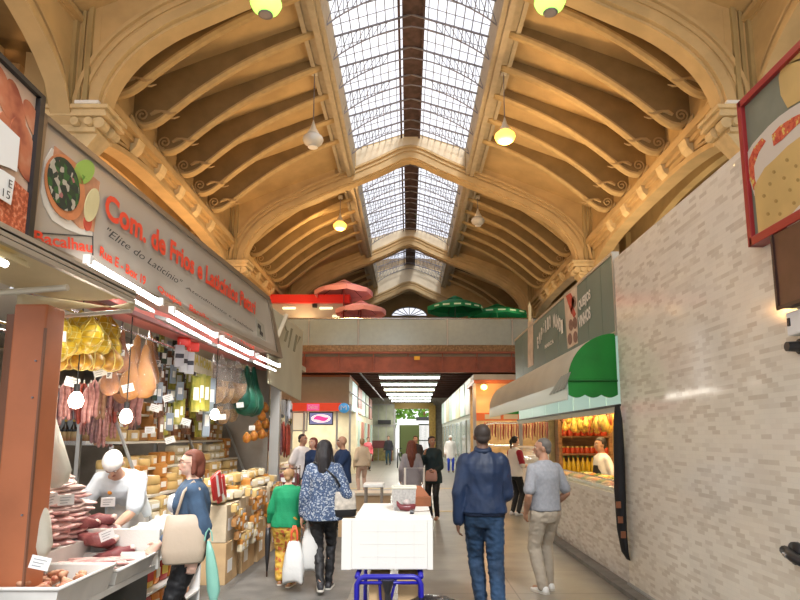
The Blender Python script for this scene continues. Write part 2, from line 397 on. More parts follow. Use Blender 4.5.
        # aisle vault with curved ribs
        if True:
            b=MB(); rr=[]
            for q in range(9):
                x=6.3+q*.78; rr.append([(X(x),Y0-.8,8.35+.35*math.sin(q/8*math.pi)),(X(x),Y1,8.35+.35*math.sin(q/8*math.pi)),(X(x),Y1,8.9),(X(x),Y0-.8,8.9)])
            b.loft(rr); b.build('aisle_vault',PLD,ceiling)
            for q in range(6):
                x=7.3+q*.85; zz=.12+.3*math.sin((q+.8)/7*math.pi)
                b=MB(); rr=[[(X(x),y,z+zz),(X(x+.22),y,z+zz),(X(x+.22),y,8.75),(X(x),y,8.75)] for y,z in [(Y0+L_*(t+1)/2,6.4+1.6*(1-abs(t)**2.4)**.6) for t in [-1+2*j/24 for j in range(25)]]]
                b.loft(rr); b.build('aisle_rib',PL,ceiling)
            b=MB(); x0,x1=sorted((X(12.4),X(12.7))); b.box(x0,x1,Y0-.8,Y1,0,9); struct(b.build('wall_left' if s<0 else 'wall_right',PLD))
    # ---- skylight
    if k<4:
        y0,y1=Y0,Y1
        if k==0: y0=3
        sky=sempty('window_%d'%(k+1))
        b=MB(); e=.01
        for s in (-1,1): b.slab([(XC+s*1.87,y0,11.25),(XC,y0,11.86),(XC,y1,11.86),(XC+s*1.87,y1,11.25)],(0,0,e))
        b.build('pane',SKYG,sky)
        b=MB()
        for s in (-1,1):
            for q in range(1,9):
                t=q/9; x=XC+s*1.87*t; z=11.86-.61*t-.03; b.box(x-.009,x+.009,y0,y1,z-.03,z+.02)
        yy=y0+.15
        while yy<y1:
            for s in (-1,1):
                b.tube([(XC+s*1.87,yy,11.2),(XC,yy,11.81)],.011,4)
            yy+=.42
        b.build('glazing_bar',STEEL,sky)
        b=MB(); b.prism([(XC-.22,11.72),(XC+.27,11.72),(XC,11.80)],y0,y1,'y'); b.box(XC-.33,XC-.27,y0,y1,11.66,11.78); b.box(XC+.27,XC+.33,y0,y1,11.66,11.78); b.build('ridge_walkway',DARKV,sky)
        yy=y0+.5
        while yy<y1:
            b=MB()
            for s in (-1,1):
                b.tube([(XC+s*1.87,yy,11.15),(XC,yy,11.74)],.028,5)
                arc=[(XC+s*(1.87-1.87*t),yy,10.55+.62*math.sin(t*math.pi/2)**.8+.25*t) for t in [i/10 for i in range(11)]]
                b.tube(arc,.018,5); up=[(XC+s*(1.87-1.87*t),yy,11.15+.59*t) for t in [i/10 for i in range(11)]]
                for i in range(0,10):
                    if i<7: b.tube([arc[i],up[i]],.009,4); b.tube([arc[i],up[i+1]],.009,4)
            b.build('truss',STEEL,sky); yy+=1.25
# end wall behind the mezzanine
b=MB(); n=16; LZ=U(408,306.5,y=38.5).z-.62
lun=[(XC+1.15*math.cos(math.pi*i/n),LZ+.62*math.sin(math.pi*i/n)) for i in range(n+1)]
outer=[]
for i in range(n+1):
    a=math.pi*i/n; outer.append((XC+7*math.cos(a),LZ+3.8*math.sin(a) if 0<i<n else LZ))
rr=[[(l[0],38.5,l[1]),(o[0],38.5,o[1]),(o[0],38.9,o[1]),(l[0],38.9,l[1])] for l,o in zip(lun,outer)]
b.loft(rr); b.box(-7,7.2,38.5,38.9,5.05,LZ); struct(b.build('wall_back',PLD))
w=sempty('window_5'); b=MB(); b.slab([(x,38.7,z) for x,z in lun],(0,.02,0)); b.build('pane',SKYG,w)
b=MB(); b.tube([(x,38.6,z) for x,z in lun],.06,6); b.box(XC-1.15,XC+1.15,38.55,38.65,LZ-.05,LZ+.05)
for i in range(2,n,2): b.tube([(XC,38.6,LZ),(lun[i][0],38.6,lun[i][1])],.025,4)
b.build('window_frame',STEEL,w)
b=MB(); b.box(-7,7.2,35.9,38.9,10.6,10.9); b.build('vault_panel',PLD,ceiling)
# ================================================================ STALL STRUCTURES
def RP(px,py,p0,n):
    a=(px-PCX)/F; b=-(py-PCY)/F; c,s=math.cos(PIT),math.sin(PIT); r=Vector((a,c-b*s,s+b*c)); n=Vector(n); o=Vector((0,0,EYE))
    return o+r*((Vector(p0)-o).dot(n)/r.dot(n))
# ---- glossy stone-mosaic wall of the near right-hand stall
TW=brick_mat('stone_mosaic_tile',(.90,.84,.72),(.52,.42,.30),(.84,.79,.68),.125,.034,'YZ',ms=.0012,rough=.09,bump=.2,var=.10,vs=2.2,bias=-.5)
TWX=brick_mat('stone_mosaic_tile_end',(.66,.62,.55),(.43,.365,.29),(.62,.58,.52),.17,.036,'XZ',ms=.0012,rough=.13,bump=.25,var=.16,vs=2.2,bias=-.42)
b=MB(); b.box(2.43,2.62,-1.5,7.1,.0,3.72); tw=struct(b.build('wall_tiled',TW))
b=MB(); b.box(2.425,2.429,5.02,5.03,1.2,1.62); 
b=MB(); b.box(2.40,2.43,-1.5,7.1,0,.07); struct(b.build('baseboard_right',GREYM))
b=MB(); b.box(2.28,2.44,6.3,10.78,0,.05); struct(b.build('trim_1',mat('dark_kerb',(.17,.16,.145),.5,var=.2)))
# poster lightboxes on the tiled wall
t=thing('framed_poster','large cheese poster in a red frame standing above the tiled wall','poster',(2.4,4.2,3.1))
X_=2.36
A=U(742,105,x=X_);B=U(758,240,x=X_); y1=A.y; z1=A.z; z0=U(758,240,x=X_).z; y0=y1-1.7
b=MB(); b.box(X_,X_+.1,y0,y1,z0,z1); b.build('backing',mat('grey_green_board',(.20,.22,.17),.5,var=.1),t)
b=MB()
for (a0,a1,c0,c1) in ((y0,y1,z1-.03,z1+.02),(y0,y1,z0-.03,z0+.03),(y1-.03,y1+.02,z0-.03,z1+.02),(y0-.02,y0+.03,z0,z1)): b.box(X_-.03,X_+.11,a0,a1,c0,c1)
b.build('red_frame',mat('crimson_frame',(.36,.03,.03),.3),t,bevel=.004)
def disc(cy,cz,ry,rz,x,m,nm,th=.004,a0=0,a1=2*math.pi,parent=None,rot=0):
    b=MB(); pts=[]
    for i in range(36):
        a=a0+(a1-a0)*i/35; u,v=ry*math.cos(a),rz*math.sin(a); y=cy+u*math.cos(rot)-v*math.sin(rot); z=cz+u*math.sin(rot)+v*math.cos(rot)
        y=min(max(y,y0+.03),y1-.03); z=min(max(z,z0+.03),z1-.02); pts.append((x,y,z))
    b.slab(pts,(-th,0,0)); return b.build(nm,m,parent)
def pp_(pts,off,m,nm,th=.003):
    b=MB(); b.slab([U(px,py,x=X_-off) for px,py in pts],(-th,0,0)); return b.build(nm,m,t)
CH=mat('cheese_print',(.62,.43,.16),.45,var=.12,vs=3)
pp_([(782,66),(800,52),(850,10),(868,40),(868,30),(860,60),(800,101),(788,108),(781,95),(779,78)],.002,CH,'printed_cheese_wheel')
pp_([(748,152),(753,144),(760,136),(769,126),(780,116),(790,109),(800,103),(860,66),(872,120),(800,150),(776,174),(762,196),(755,196),(750,180)],.005,mat('plate_white',(.66,.6,.52),.4),'printed_plate')
pp_([(749,160),(754,148),(762,138),(766,141),(759,152),(754,166),(755,180),(758,188),(754,190),(750,178)],.008,tex_mat('poster_flowers','noise',[(.5,.06,.03),(.62,.12,.05),(.7,.5,.12)],22,pos=[0,.45,.6]),'printed_rim')
pp_([(772,135),(780,126),(792,118),(800,114),(802,121),(792,130),(782,140),(774,146)],.008,MATS['poster_flowers'],'printed_flowers')
pp_([(754.5,187),(758,180),(765,168),(776,158),(788,146),(800,137),(872,100),(880,210),(800,219),(780,228),(759,235)],.011,CH,'printed_cheese')
pp_([(786,232),(792,214),(800,205),(870,190),(875,212),(800,222)],.014,mat('plate_white',(.66,.6,.52),.4),'printed_plate_edge')
HM=mat('cheese_hole',(.40,.26,.08),.6)
for px,py in ((764,196),(770,184),(776,201),(784,178),(790,190),(796,166),(768,214),(780,214),(794,203),(787,160),(774,172),(798,180)): pp_([(px+1.6*math.cos(q),py+1.9*math.sin(q)) for q in [k*math.pi/4 for k in range(8)]],.015,HM,'printed_hole',.002)
t=thing('sign_board','plain dark brown board under the red framed poster','board',(2.4,3.6,2.6))
A=U(778,240,x=2.38);B=U(783,309,x=2.38); b=MB(); b.box(2.34,2.43,A.y-1.2,A.y,B.z,z0-.035); b.build('panel',mat('chocolate_board',(.10,.045,.032),.35,var=.2),t)
b=MB(); b.box(2.33,2.34,A.y-1.2,A.y,B.z-.012,B.z+.012); b.box(2.33,2.34,A.y-.02,A.y+.003,B.z,z0-.035); b.build('edge_strip',mat('board_edge',(.05,.025,.02),.4),t)
A=U(795,318,x=2.42); t=thing('switch_box','white electric switch box under the dark brown board','switch box',tuple(A))
b=MB(); b.rbox(2.40,A.y-.06,A.z-.04,.06,.15,.15,b=.012); b.build('cover',PAPER,t,bevel=0)
b=MB(); b.rbox(2.366,A.y-.02,A.z-.03,.012,.02,.05); b.build('rocker',BLACK,t)
b=MB(); b.rbox(2.41,A.y-.09,A.z+.12,.03,.08,.10,b=.006); tag(b.build('wall_sticker',mat('mustard_sticker',(.55,.36,.05),.5)),'mustard yellow sticker plate above the white switch box','sticker')
A=U(796,347,x=2.41); b=MB(); b.tube([(2.43,A.y-.02,A.z),(2.34,A.y-.02,A.z)],[.035,.03],14); b.tube([(2.43,A.y-.02,A.z),(2.42,A.y-.02,A.z)],.05,14); tag(b.build('wall_socket',BLACK),'round black industrial socket below the white switch box','socket')
A=U(786,552,x=2.38); t=thing('wall_bracket','black oval bracket with a chrome insert low on the tiled wall','bracket',tuple(A))
b=MB(); b.tube([(2.43,A.y-.05,A.z),(2.40,A.y-.05,A.z)],.07,16); b.tube([(2.40,A.y,A.z+.01),(2.36,A.y-.02,A.z+.015),(2.35,A.y-.12,A.z-.01),(2.36,A.y-.24,A.z-.03),(2.40,A.y-.28,A.z-.03)],[.02,.03,.032,.03,.02],10); b.build('handle',BLACK,t,smooth=True)
b=MB(); b.tube([(2.328,A.y-.06,A.z-.0),(2.322,A.y-.10,A.z-.01)],[.012,.012],8); b.build('insert',CHROME,t)
# ---- stall beyond the tiled wall
CT=brick_mat('stone_mosaic_counter',(.80,.76,.69),(.50,.42,.34),(.75,.72,.65),.125,.034,'YZ',ms=.0012,rough=.2,bump=.2,var=.15,vs=3,bias=-.3)
b=MB(); b.box(2.46,2.60,7.1,10.75,.0,.93); b.box(2.46,3.6,10.6,10.75,0,.93); struct(b.build('wall_counter',CT))
b=MB(); b.box(2.43,3.25,7.21,10.78,.932,.985); tag(b.build('countertop',mat('pale_marble',(.72,.70,.64),.2,var=.1)),'pale marble top along the tiled counter','counter')
# fascia
t=thing('fascia_sign','grey green shop fascia of joined panels with white lettering','sign',(2.43,7.2,2.85))
GG=mat('grey_green_panel',(.13,.215,.185),.4,var=.06,vs=1)
ys=[7.15,7.62,8.22,8.95,9.9,10.9,12.0,13.0,13.95]
for a,c in zip(ys,ys[1:]):
    b=MB(); b.box(2.43,2.5,a+.006,c-.006,2.86,3.80); b.build('panel',GG,t)
b=MB(); b.box(2.42,2.51,7.14,13.96,3.79,3.83); b.box(2.42,2.51,7.14,13.96,2.83,2.87); b.box(2.425,2.51,7.135,7.16,2.85,3.8); b.build('edge_trim',mat('tan_metal',(.5,.45,.36),.4,.3),t)
P0=(2.425,8,3); NN=(1,0,0)
def art(mb,pts,x=2.426,th=.004):
    mb.slab([U(px,py,x=x) for px,py in pts],(-th,0,0)); return mb
b=MB(); art(b,[(564,294),(577,284),(578,343),(568,349)]); art(b,[(528,322),(533,318),(533.5,365),(528,368)]); b.build('photo_strip',mat('cream_print',(.66,.56,.45),.5,var=.15,vs=5),t)
b=MB()
for q in ((566,293,575,314),(570,306,576,318)):
    art(b,[(q[0],q[1]+3),((q[0]+q[2])/2,q[1]),(q[2],q[1]+8),((q[0]+q[2])/2+1,q[3])],x=2.421)
b.build('printed_sausages',mat('sausage_print',(.55,.06,.04),.5,var=.3,vs=20),t)
b=MB()
for cx,cy_ in ((571,325),(575,323),(570,339),(575.5,337),(574,302)): art(b,[(cx+2.1*math.cos(a),cy_+6*math.sin(a)) for a in [i*math.pi/5 for i in range(10)]],x=2.421)
b.build('printed_salami',mat('salami_print',(.22,.12,.09),.5,var=.3,vs=20),t)
W=mat('white_lettering',(.78,.8,.76),.5)
def rt(s,px0,py0,px1,py1,h,bold=.045): # text on right plane reads from far (small px) to near? mirrored direction: from px0 to px1
    a=U(px0,py0,x=2.42); c=U(px1,py1,x=2.42); L=(c-a).length
    return text(s,a,(c-a),(0,0,1),L,h,W,t,bold=bold)
rt('QUEIJOS',579,313,591,301,.17); rt('VINHOS',579,329,591,318,.17)
# curved line of lettering
s_='EMPÓRIO MUNDI'; cyc=(536.5,561.5)
for i,ch in enumerate(s_):
    if ch==' ': continue
    q=i/(len(s_)-1); px=537.5+q*24; a=math.pi*(1-q); base=U(px,0+ (349-(px-537.5)*.62) - 13*math.sin(a),x=2.42)
    text(ch,base,(0,-1,0),(0,0,1),.12,.22,W,t,bold=.05)
rt('MARCA',545,349,554,343,.07)
b=MB(); b.lathe([(.03,0),(.035,.3),(.0,.42)],U(530,322,x=2.40),10); tag(b.build('flag_finial',mat('cream_finial',(.75,.62,.35),.5)),'pointed cream finial on top of the grey green fascia','finial')
# quarter-round awning
t=thing('awning','curved beige awning with scalloped bright green end cap','awning',(2.43,7.2,2.2))
def arc_pts(y,r=.57,n=12): return [(2.43-r*math.sin(a),y,2.28+.57*math.cos(a)) for a in [math.pi/2*i/n for i in range(n+1)]]
GREEN=mat('bright_green_canvas',(.005,.20,.02),.45,var=.15,vs=3,bump=.1,bs=10)
b=MB(); ap=arc_pts(7.2); pts=[(p[0],p[2]) for p in ap]
sc_=[]
for i in range(31):
    q=i/30; sc_.append((1.86+.57*q,2.13-.035*abs(math.sin(q*math.pi*3))))
b.prism(pts+[(1.86,2.28)]+sc_+[(2.43,2.28)],7.18,7.20,'y'); b.build('end_cap',GREEN,t)
b=MB(); b.tube([(1.865,7.17,2.29),(2.43,7.17,2.29)],.012,6); b.build('seam_piping',mat('dark_green_piping',(.003,.10,.01),.5),t)
b=MB(); rr=[]
for a,c in zip(arc_pts(7.2),arc_pts(14.2)): rr.append([Vector(a),Vector(c),Vector(c)+Vector((.012,0,-.012)),Vector(a)+Vector((.012,0,-.012))])
b.loft(rr); b.build('canopy_cloth',mat('beige_canvas',(.60,.585,.50),.7,var=.08,vs=2,tl=.25),t,smooth=True,auto=40)
b=MB(); n=70; y0_,y1_=7.22,14.2; top=[];bot=[]
for i in range(n*4+1):
    y=y0_+(y1_-y0_)*i/(n*4); top.append((1.856,y,2.28)); bot.append((1.856,y,2.09-.02*abs(math.sin(i*math.pi/4))))
rr=[[a,c,(c[0]+.006,c[1],c[2]),(a[0]+.006,a[1],a[2])] for a,c in zip(top,bot)]; b.loft(rr); b.build('valance',mat('milky_plastic',(.70,.82,.74),.3,alpha=.85),t)
b=MB()
for i in range(5): b.slab([U(549+i*3.4,395-i*1.4,x=1.85),U(551+i*3.4,395-i*1.4,x=1.85),U(563+i*2,376-i*1,x=1.85),U(561.5+i*2,376-i*1,x=1.85)],(-.003,0,0))
b.build('printed_stripe',mat('grey_print',(.3,.34,.3),.5),t)
b=MB()
for y in (7.25,9.5,11.8,14.1): b.tube([(2.43,y,2.83),(1.88,y,2.27),(2.43,y,2.27)],.012,6)
b.tube([(1.87,7.2,2.27),(1.87,14.2,2.27)],.014,6); b.build('awning_frame',GREYM,t)
# frosted glass band
t=thing('glass_fascia','pale green frosted glass band above the lit stall opening','glass panel',(2.47,7.2,2))
for a,c in zip([7.12,7.75,8.45,9.3,10.2,11.2,12.4],[7.75,8.45,9.3,10.2,11.2,12.4,13.9]):
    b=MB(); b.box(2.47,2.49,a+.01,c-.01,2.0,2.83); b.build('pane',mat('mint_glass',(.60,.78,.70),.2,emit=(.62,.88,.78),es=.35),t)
b=MB(); b.box(2.44,2.52,7.12,13.9,1.93,2.0); b.box(2.45,2.5,7.11,7.14,.98,2.83); b.build('cornice_strip',mat('cream_strip',(.72,.68,.58),.4),t)
b=MB(); b.box(2.42,2.53,7.12,13.9,1.995,2.02); b.build('dark_line',BLACK,t)
# stall interior shell
b=MB(); b.box(2.6,6.2,7.1,7.2,0,2.83); b.box(6.1,6.2,7.1,14,0,2.9); b.box(2.62,6.2,11.6,11.7,0,2.83); struct(b.build('wall_stall',mat('warm_stall_wall',(.62,.45,.22),.6,var=.2)))
b=MB(); b.box(2.5,6.2,7.1,14,2.84,2.9); struct(b.build('ceiling_stall',mat('stall_ceiling',(.6,.5,.35),.6)))
area((3.1,9.2,2.75),(0,0,0),.5,3.2,(1,.72,.36),120,'stall_light'); area((4.0,12.8,2.75),(0,0,0),.5,1.6,(1,.85,.6),30,'stall_light')
area((2.75,7.9,2.75),(0,0,0),.2,1.2,(1,.85,.6),12,'stall_light')
# ---- left stall: sign board
SN=Vector((1,-.029,0)); SP=Vector((-2.25,3.6,3))
def S(px,py,off=0): return RP(px,py,SP+Vector((off,0,0)),SN)
t=thing('shop_sign','long silver grey shop sign with red lettering over the cold cuts stall','sign',(-2.25,3.7,2.9))
su=(S(270,300)-S(48,118)); 
b=MB(); b.slab([S(48,118),S(269,299),S(281,357),S(32,238)],(-.12,0,0)); b.build('board',mat('silver_board',(.42,.385,.34),.35,.2,var=.06,vs=1.5),t)
b=MB(); b.slab([S(44,112,.02),S(270,297,.02),S(271,302,.02),S(47,121,.02)],(-.18,0,0)); b.slab([S(268,297,.02),S(271,300,.02),S(283,358,.02),S(279,357,.02)],(-.05,0,0)); b.slab([S(44,113,.02),S(48,118,.02),S(33,240,.02),S(29,236,.02)],(-.2,0,0)); b.slab([S(31,236,.03),S(281,354,.03),S(282,358.5,.03),S(31,241,.03)],(-.2,0,0))
b.build('frame_edge',mat('dull_bronze',(.24,.19,.14),.4,.5),t)
b=MB(); b.slab([S(92.5,215,.004),S(93.3,215,.004),S(93.6,262,.004),S(92.8,262,.004)],(-.01,0,0)); b.slab([S(36,232,.004),S(92,236,.004),S(92,237,.004),S(36,233.2,.004)],(-.01,0,0)); b.build('joint',INK,t)
# printed photo of a salad bowl
b=MB(); b.slab([S(52,148,.004),S(100,185,.004),S(96,215,.004),S(93,236,.004),S(80,234,.004),S(66,229,.004),S(52,220,.004),S(44,205,.004),S(41,192,.004),S(45,160,.004)],(-.01,0,0)); b.build('photo_white_border',mat('print_white',(.66,.62,.55),.5),t)
b=MB(); b.slab([S(55,146,.008),S(100,182,.008),S(94,232,.008),S(80,228,.008),S(62,211,.008),S(48,196,.008)],(-.006,0,0)); b.build('photo_ground',mat('print_salmon',(.52,.24,.13),.5,var=.35,vs=7),t)
def sel(cx,cy_,rx,ry,off,m,nm,rot=0,n=28,th=.004,par=None):
    b=MB(); b.slab([S(cx+rx*math.cos(a)*math.cos(rot)-ry*math.sin(a)*math.sin(rot),cy_+rx*math.cos(a)*math.sin(rot)+ry*math.sin(a)*math.cos(rot),off) for a in [2*math.pi*i/n for i in range(n)]],(-th,0,0)); return b.build(nm,m,par or t)
sel(65,187,19,34,.012,mat('print_terracotta',(.55,.2,.08),.5,var=.2),'printed_bowl',rot=-.25)
sel(64,184,15,28,.016,tex_mat('print_salad','cells',[(.02,.045,.015),(.03,.1,.02),(.42,.38,.3),(.02,.03,.02),(.35,.13,.12)],26,pos=[0,.3,.48,.55,.85]),'printed_salad',rot=-.25)
sel(84,172,10,13,.012,tex_mat('print_lettuce','noise',[(.12,.25,.03),(.3,.45,.08),(.2,.35,.05)],20),'printed_lettuce',rot=.5)
sel(92,205,7,17,.016,mat('print_egg',(.62,.55,.3),.5,var=.1),'printed_egg',rot=.2)
sel(88,222,4,9,.012,mat('print_tomato',(.5,.07,.04),.5),'printed_tomato')
RD=mat('red_lettering',(.74,.055,.02),.5)
def st(s,x0,y0,x1,y1,hpx,m=RD,bold=.02,shear=0,off=.012):
    a=S(x0,y0,off); c=S(x1,y1,off); up=S(x0,y0-hpx,off); 
    return text(s,a,c-a,(0,0,1),(c-a).length,(up-a).length,m,t,bold=bold,shear=shear)
st('Com. de Frios e Laticínios Petari',104,217,255,315,27,bold=.035)
st('"Elite do Laticínio"',106,235,182,287,9,INK,0,.45)
st('Atendimento e qualidade',185,289,253,333,4,INK,0,.2)
st('Rua E - Box 19',99,256,145,286,11,bold=.03); st('Queijos',157,292,181,308,8,bold=.03); st('Bacalhau',189,310,212,325,6.5); st('Frios',218,329,232,338,6); st('Vinhos',239,341,254,350,5.5)
a=S(39,238,.012)
st('Bacalhau',34,243,92,253,13,bold=.02)
b=MB(); 
for pts in ([(256,318),(264,325),(266,341),(258,336)],): b.slab([S(x,y,.01) for x,y in pts],(-.008,0,0))
b.build('emblem_plate',mat('emblem_grey',(.3,.29,.24),.5),t)
b=MB(); b.slab([S(258,323,.014),S(261,326,.014),S(261,331,.014),S(263,333,.014),S(263,337,.014),S(260,334,.014),S(260,329,.014),S(258,327,.014)],(-.004,0,0)); b.build('emblem',INK,t)
# meat poster nearest
t=thing('meat_poster','poster of raw meat in a black frame over the awning','poster',(-2.3,3,3))
b=MB(); b.slab([S(-60,0,.02),S(44,101,.02),S(31,240,.02),S(-90,200,.02)],(-.08,0,0)); b.build('print',mat('print_pale_peach',(.66,.48,.36),.45,var=.12,vs=4),t)
b=MB(); b.slab([S(-60,-8,.05),S(46,97,.05),S(46,102,.05),S(-60,-2,.05)],(-.13,0,0)); b.slab([S(41,98,.05),S(46,100,.05),S(33,242,.05),S(28,238,.05)],(-.13,0,0)); b.build('poster_frame',BLACK,t)
PM=tex_mat('print_meat','noise',[(.30,.07,.035),(.52,.17,.08),(.62,.30,.17)],5,interp='EASE',pos=[.3,.5,.7])
for cx,cy_,rx,ry,ro in ((4,92,7,28,-.25),(16,110,8,32,-.2),(24,150,11,34,-.25),(10,140,12,30,-.2),(33,120,6,22,-.35)): sel(cx,cy_,rx,ry,.024+random.random()*.004,PM,'printed_meat',ro,20,.004,t)
b=MB(); b.slab([S(-60,150,.03),S(-2,165,.03),S(32,196,.03),S(29,238,.03),S(-90,200,.03)],(-.004,0,0)); b.build('printed_mince',tex_mat('print_mince','noise',[(.38,.08,.03),(.6,.16,.07),(.7,.3,.18)],40,pos=[0,.5,.62]),t)
b=MB(); b.slab([S(-40,100,.04),S(-2,117,.04),S(20,138,.04),S(17,172,.04),S(10,168,.04),S(-40,150,.04)],(-.004,0,0)); b.slab([S(-40,150,.045),S(3,170,.045),S(15,178,.045),S(11,205,.045),S(0,198,.045),S(-40,180,.045)],(-.004,0,0)); b.build('paper_notice',PAPER,t)
a=S(4,188,.05);c=S(12,191,.05); text('E',S(8,187,.05),su,(0,0,1),.03,.045,INK,t); text('15',S(2,196,.05),su,(0,0,1),.06,.045,INK,t)
# tube lights under the sign
TX=-2.12
for (x0,y0_,x1,y1_),lb in zip(((88,258,160,300),(172,308,216,333),(222,336,252,351),(257,353,279,363)),('under the red street and box number lettering','second along the sign, under small red lettering','third along the sign, shorter looking than the first two','at the far end of the sign by the cloth banner')):
    a=S(x0,y0_+3,.12);c=S(x1,y1_+3,.12); t=thing('tube_light','lit white tube light '+lb,'tube light',tuple(a))
    d=(c-a).normalized(); b=MB(); b.tube([a,c],.022,10); b.build('tube',TUBE,t)
    b=MB(); off=Vector((-.10,0,-.08)); b.slab([a+off+Vector((.06,0,-.01)),c+off+Vector((.06,0,-.01)),c+off+Vector((-.05,0,.02)),a+off+Vector((-.05,0,.02))],(0,0,.03)); b.build('housing',mat('grey_fixture',(.22,.21,.20),.5),t)
    for e in (a,c): b=MB(); b.rbox(e.x,e.y,e.z+.01,.05,.04,.06); b.build('lamp_holder',PAPER,t)
    m=(a+c)/2; L=area(m+Vector((.0,0,-.04)),(0,math.radians(12),0),.06,(c-a).length,COOL,15*(c-a).length/1.2+4)
# roller box / soffit below the tubes
t=thing('shutter_box','pinkish red roller shutter box running under the tube lights','shutter box',(-2.4,4,2.6))
a0=U(128,300,x=-2.36); a1=U(268,369,x=-2.36); 
b=MB(); zb=2.60; za=2.74
b.slab([(-2.44,4.0,2.83),(-2.14,10.3,2.86),(-2.14,10.3,2.74),(-2.44,4.0,2.70)],(-.3,0,0)); b.build('lid',mat('salmon_red_metal',(.62,.16,.14),.35),t)
b=MB(); b.slab([(-2.42,4.0,2.72),(-2.12,10.3,2.75),(-2.12,10.3,2.71),(-2.42,4.0,2.68)],(-.05,0,0)); b.build('lower_rail',mat('dark_red_rail',(.18,.03,.03),.4),t)
# cloth banner of the next stall
t=thing('hanging_banner','pale grey green banner hanging past the end of the shop sign','banner',(-2.2,10.6,3))
Bn=lambda px,py,o=0: U(px,py,x=-2.12+o)
b=MB(); b.slab([Bn(268,304),Bn(303,331),Bn(301,401),Bn(268,383)],(-.02,0,0)); b.build('cloth',mat('sage_cream_cloth',(.56,.55,.44),.8,var=.08,vs=2,tl=.3),t)
b=MB(); 
for pts in ([(287,330),(289,331),(286,342),(284,341)],[(291,328),(293,329),(289,348),(288,347)],[(296,334),(298,336),(295,352),(293,351)],[(299,336),(301,337),(297,345)],[(283,322),(285,323),(287,330),(286,331)]): b.slab([Bn(x,y,.006) for x,y in pts],(-.004,0,0))
b.build('brush_lettering',mat('olive_grey_print',(.2,.19,.12),.7),t)
b=MB(); b.tube([Bn(268,305,.01),Bn(276,340,.01)],.05,6); b.tube([Bn(276,340,.01),Bn(286,316,.01)],.05,6); b.build('strut',mat('putty_strut',(.42,.36,.26),.6),t)
# posts of the left stall
OR=mat('terracotta_paint',(.50,.16,.065),.45,var=.12,vs=3)
t=thing('stall_post','terracotta painted steel post at the near end of the stall','post',(-2.27,3.78,0))
b=MB(); b.rbox(-2.295,3.80,1.23,.20,.20,2.44,b=.012); b.build('shaft',OR,t)
b=MB(); b.box(-2.20,-2.19,3.69,3.71,0,2.3); b.rbox(-2.425,3.78,1.2,.05,.12,2.38); b.build('edge_strip',mat('brown_strip',(.22,.09,.05),.5),t)
b=MB()
for z in (1.88,2.1,1.2): b.tube([(-2.235,3.69,z),(-2.235,3.712,z)],.006,8)
b.build('bolt',STEEL,t)
b=MB(); b.box(-3.6,-2.50,3.6,3.62,0,2.35); tag(b.build('glass_partition',mat('smoky_green_glass',(.34,.38,.30),.15,alpha=.8)),'greenish glass sheet behind the terracotta post','glass')
b=MB(); b.rbox(-2.22,10.45,1.35,.16,.14,2.7,b=.01); tag(b.build('end_post',GREYM),'grey metal post at the far end of the cold cuts stall','post')
# stall shell
SD=mat('stall_backwall',(.30,.26,.22),.6,var=.3,vs=2)
b=MB(); b.box(-5.6,-5.5,3.7,10.5,0,2.8); b.box(-5.6,-2.35,10.5,10.56,0,2.8); struct(b.build('wall_shop',SD))
b=MB(); b.slab([(-5.6,3.7,2.84),(-2.5,3.7,2.84),(-2.3,10.5,2.86),(-5.6,10.5,2.86)],(0,0,.06)); struct(b.build('ceiling_shop',mat('shop_ceiling',(.5,.47,.42),.6)))
area((-3.4,5.4,2.78),(0,0,0),.5,2.0,(1,.93,.84),30,'stall_light'); area((-3.5,8.6,2.78),(0,0,0),.5,2.0,(1,.91,.78),26,'stall_light')
# bare bulbs in the stall
for px,py,Y,lb in ((76,401,4.75,'bright bulb hanging among the pink sausages'),(126,417,5.45,'bright bulb glaring above the bent-over butcher'),(215,415,7.3,'bulb glowing under the hanging clear bags')):
    p=U(px,py,y=Y); t=thing('hanging_bulb',lb,'bulb',tuple(p)); b=MB(); b.lathe([(0,-.06),(.04,-.045),(.055,0),(.04,.045),(.02,.07)],p,14); b.build('glass_globe',mat('lit_bulb',(1,.95,.85),.3,emit=(1,.9,.72),es=20),t,smooth=True)
    b=MB(); b.tube([p+Vector((0,0,.06)),p+Vector((0,0,.13))],.022,10); b.build('socket',BLACK,t); b=MB(); b.tube([p+Vector((0,0,.12)),(p.x,p.y,2.83)],.005,5); b.build('cord',BLACK,t)
    point(p+Vector((.1,-.12,-.05)),(1,.88,.7),8,.05)
# ---- awning at the near left edge
t=thing('awning','cream canvas awning with a grey metal front bar over the first stall','awning',(-1.8,3,2.4))
G0=U(0,229,x=-1.78); G1=U(136,296,x=-1.78); d=(G1-G0).normalized(); G0=G0-d*1.6
b=MB(); b.slab([G0+Vector((0,0,.035)),G1+Vector((0,0,.035)),G1-Vector((0,0,.02)),G0-Vector((0,0,.02))],(-.07,0,0)); b.slab([G0-Vector((.0,0,.025)),G1-Vector((0,0,.025)),G1-Vector((0,0,.05)),G0-Vector((0,0,.05))],(-.03,0,0)); b.build('front_bar',mat('dull_aluminium',(.42,.38,.33),.4,.5),t)
CR=mat('cream_canvas',(.62,.52,.33),.8,var=.1,vs=3,tl=.3)
b=MB(); q0=Vector((-2.6,G0.y,2.62));q1=Vector((-2.6,G1.y,2.62)); rr=[]
for i in range(13):
    f=i/12; z=-.06*math.sin(f*math.pi); a=G0.lerp(q0,f)+Vector((0,0,z)); c=G1.lerp(q1,f)+Vector((0,0,z)); rr.append([a,c,c+Vector((0,0,.01)),a+Vector((0,0,.01))])
b.loft(rr); b.build('canopy_cloth',CR,t,smooth=True,auto=40)
e0=U(136,299,x=-1.80); b=MB(); rr=[]
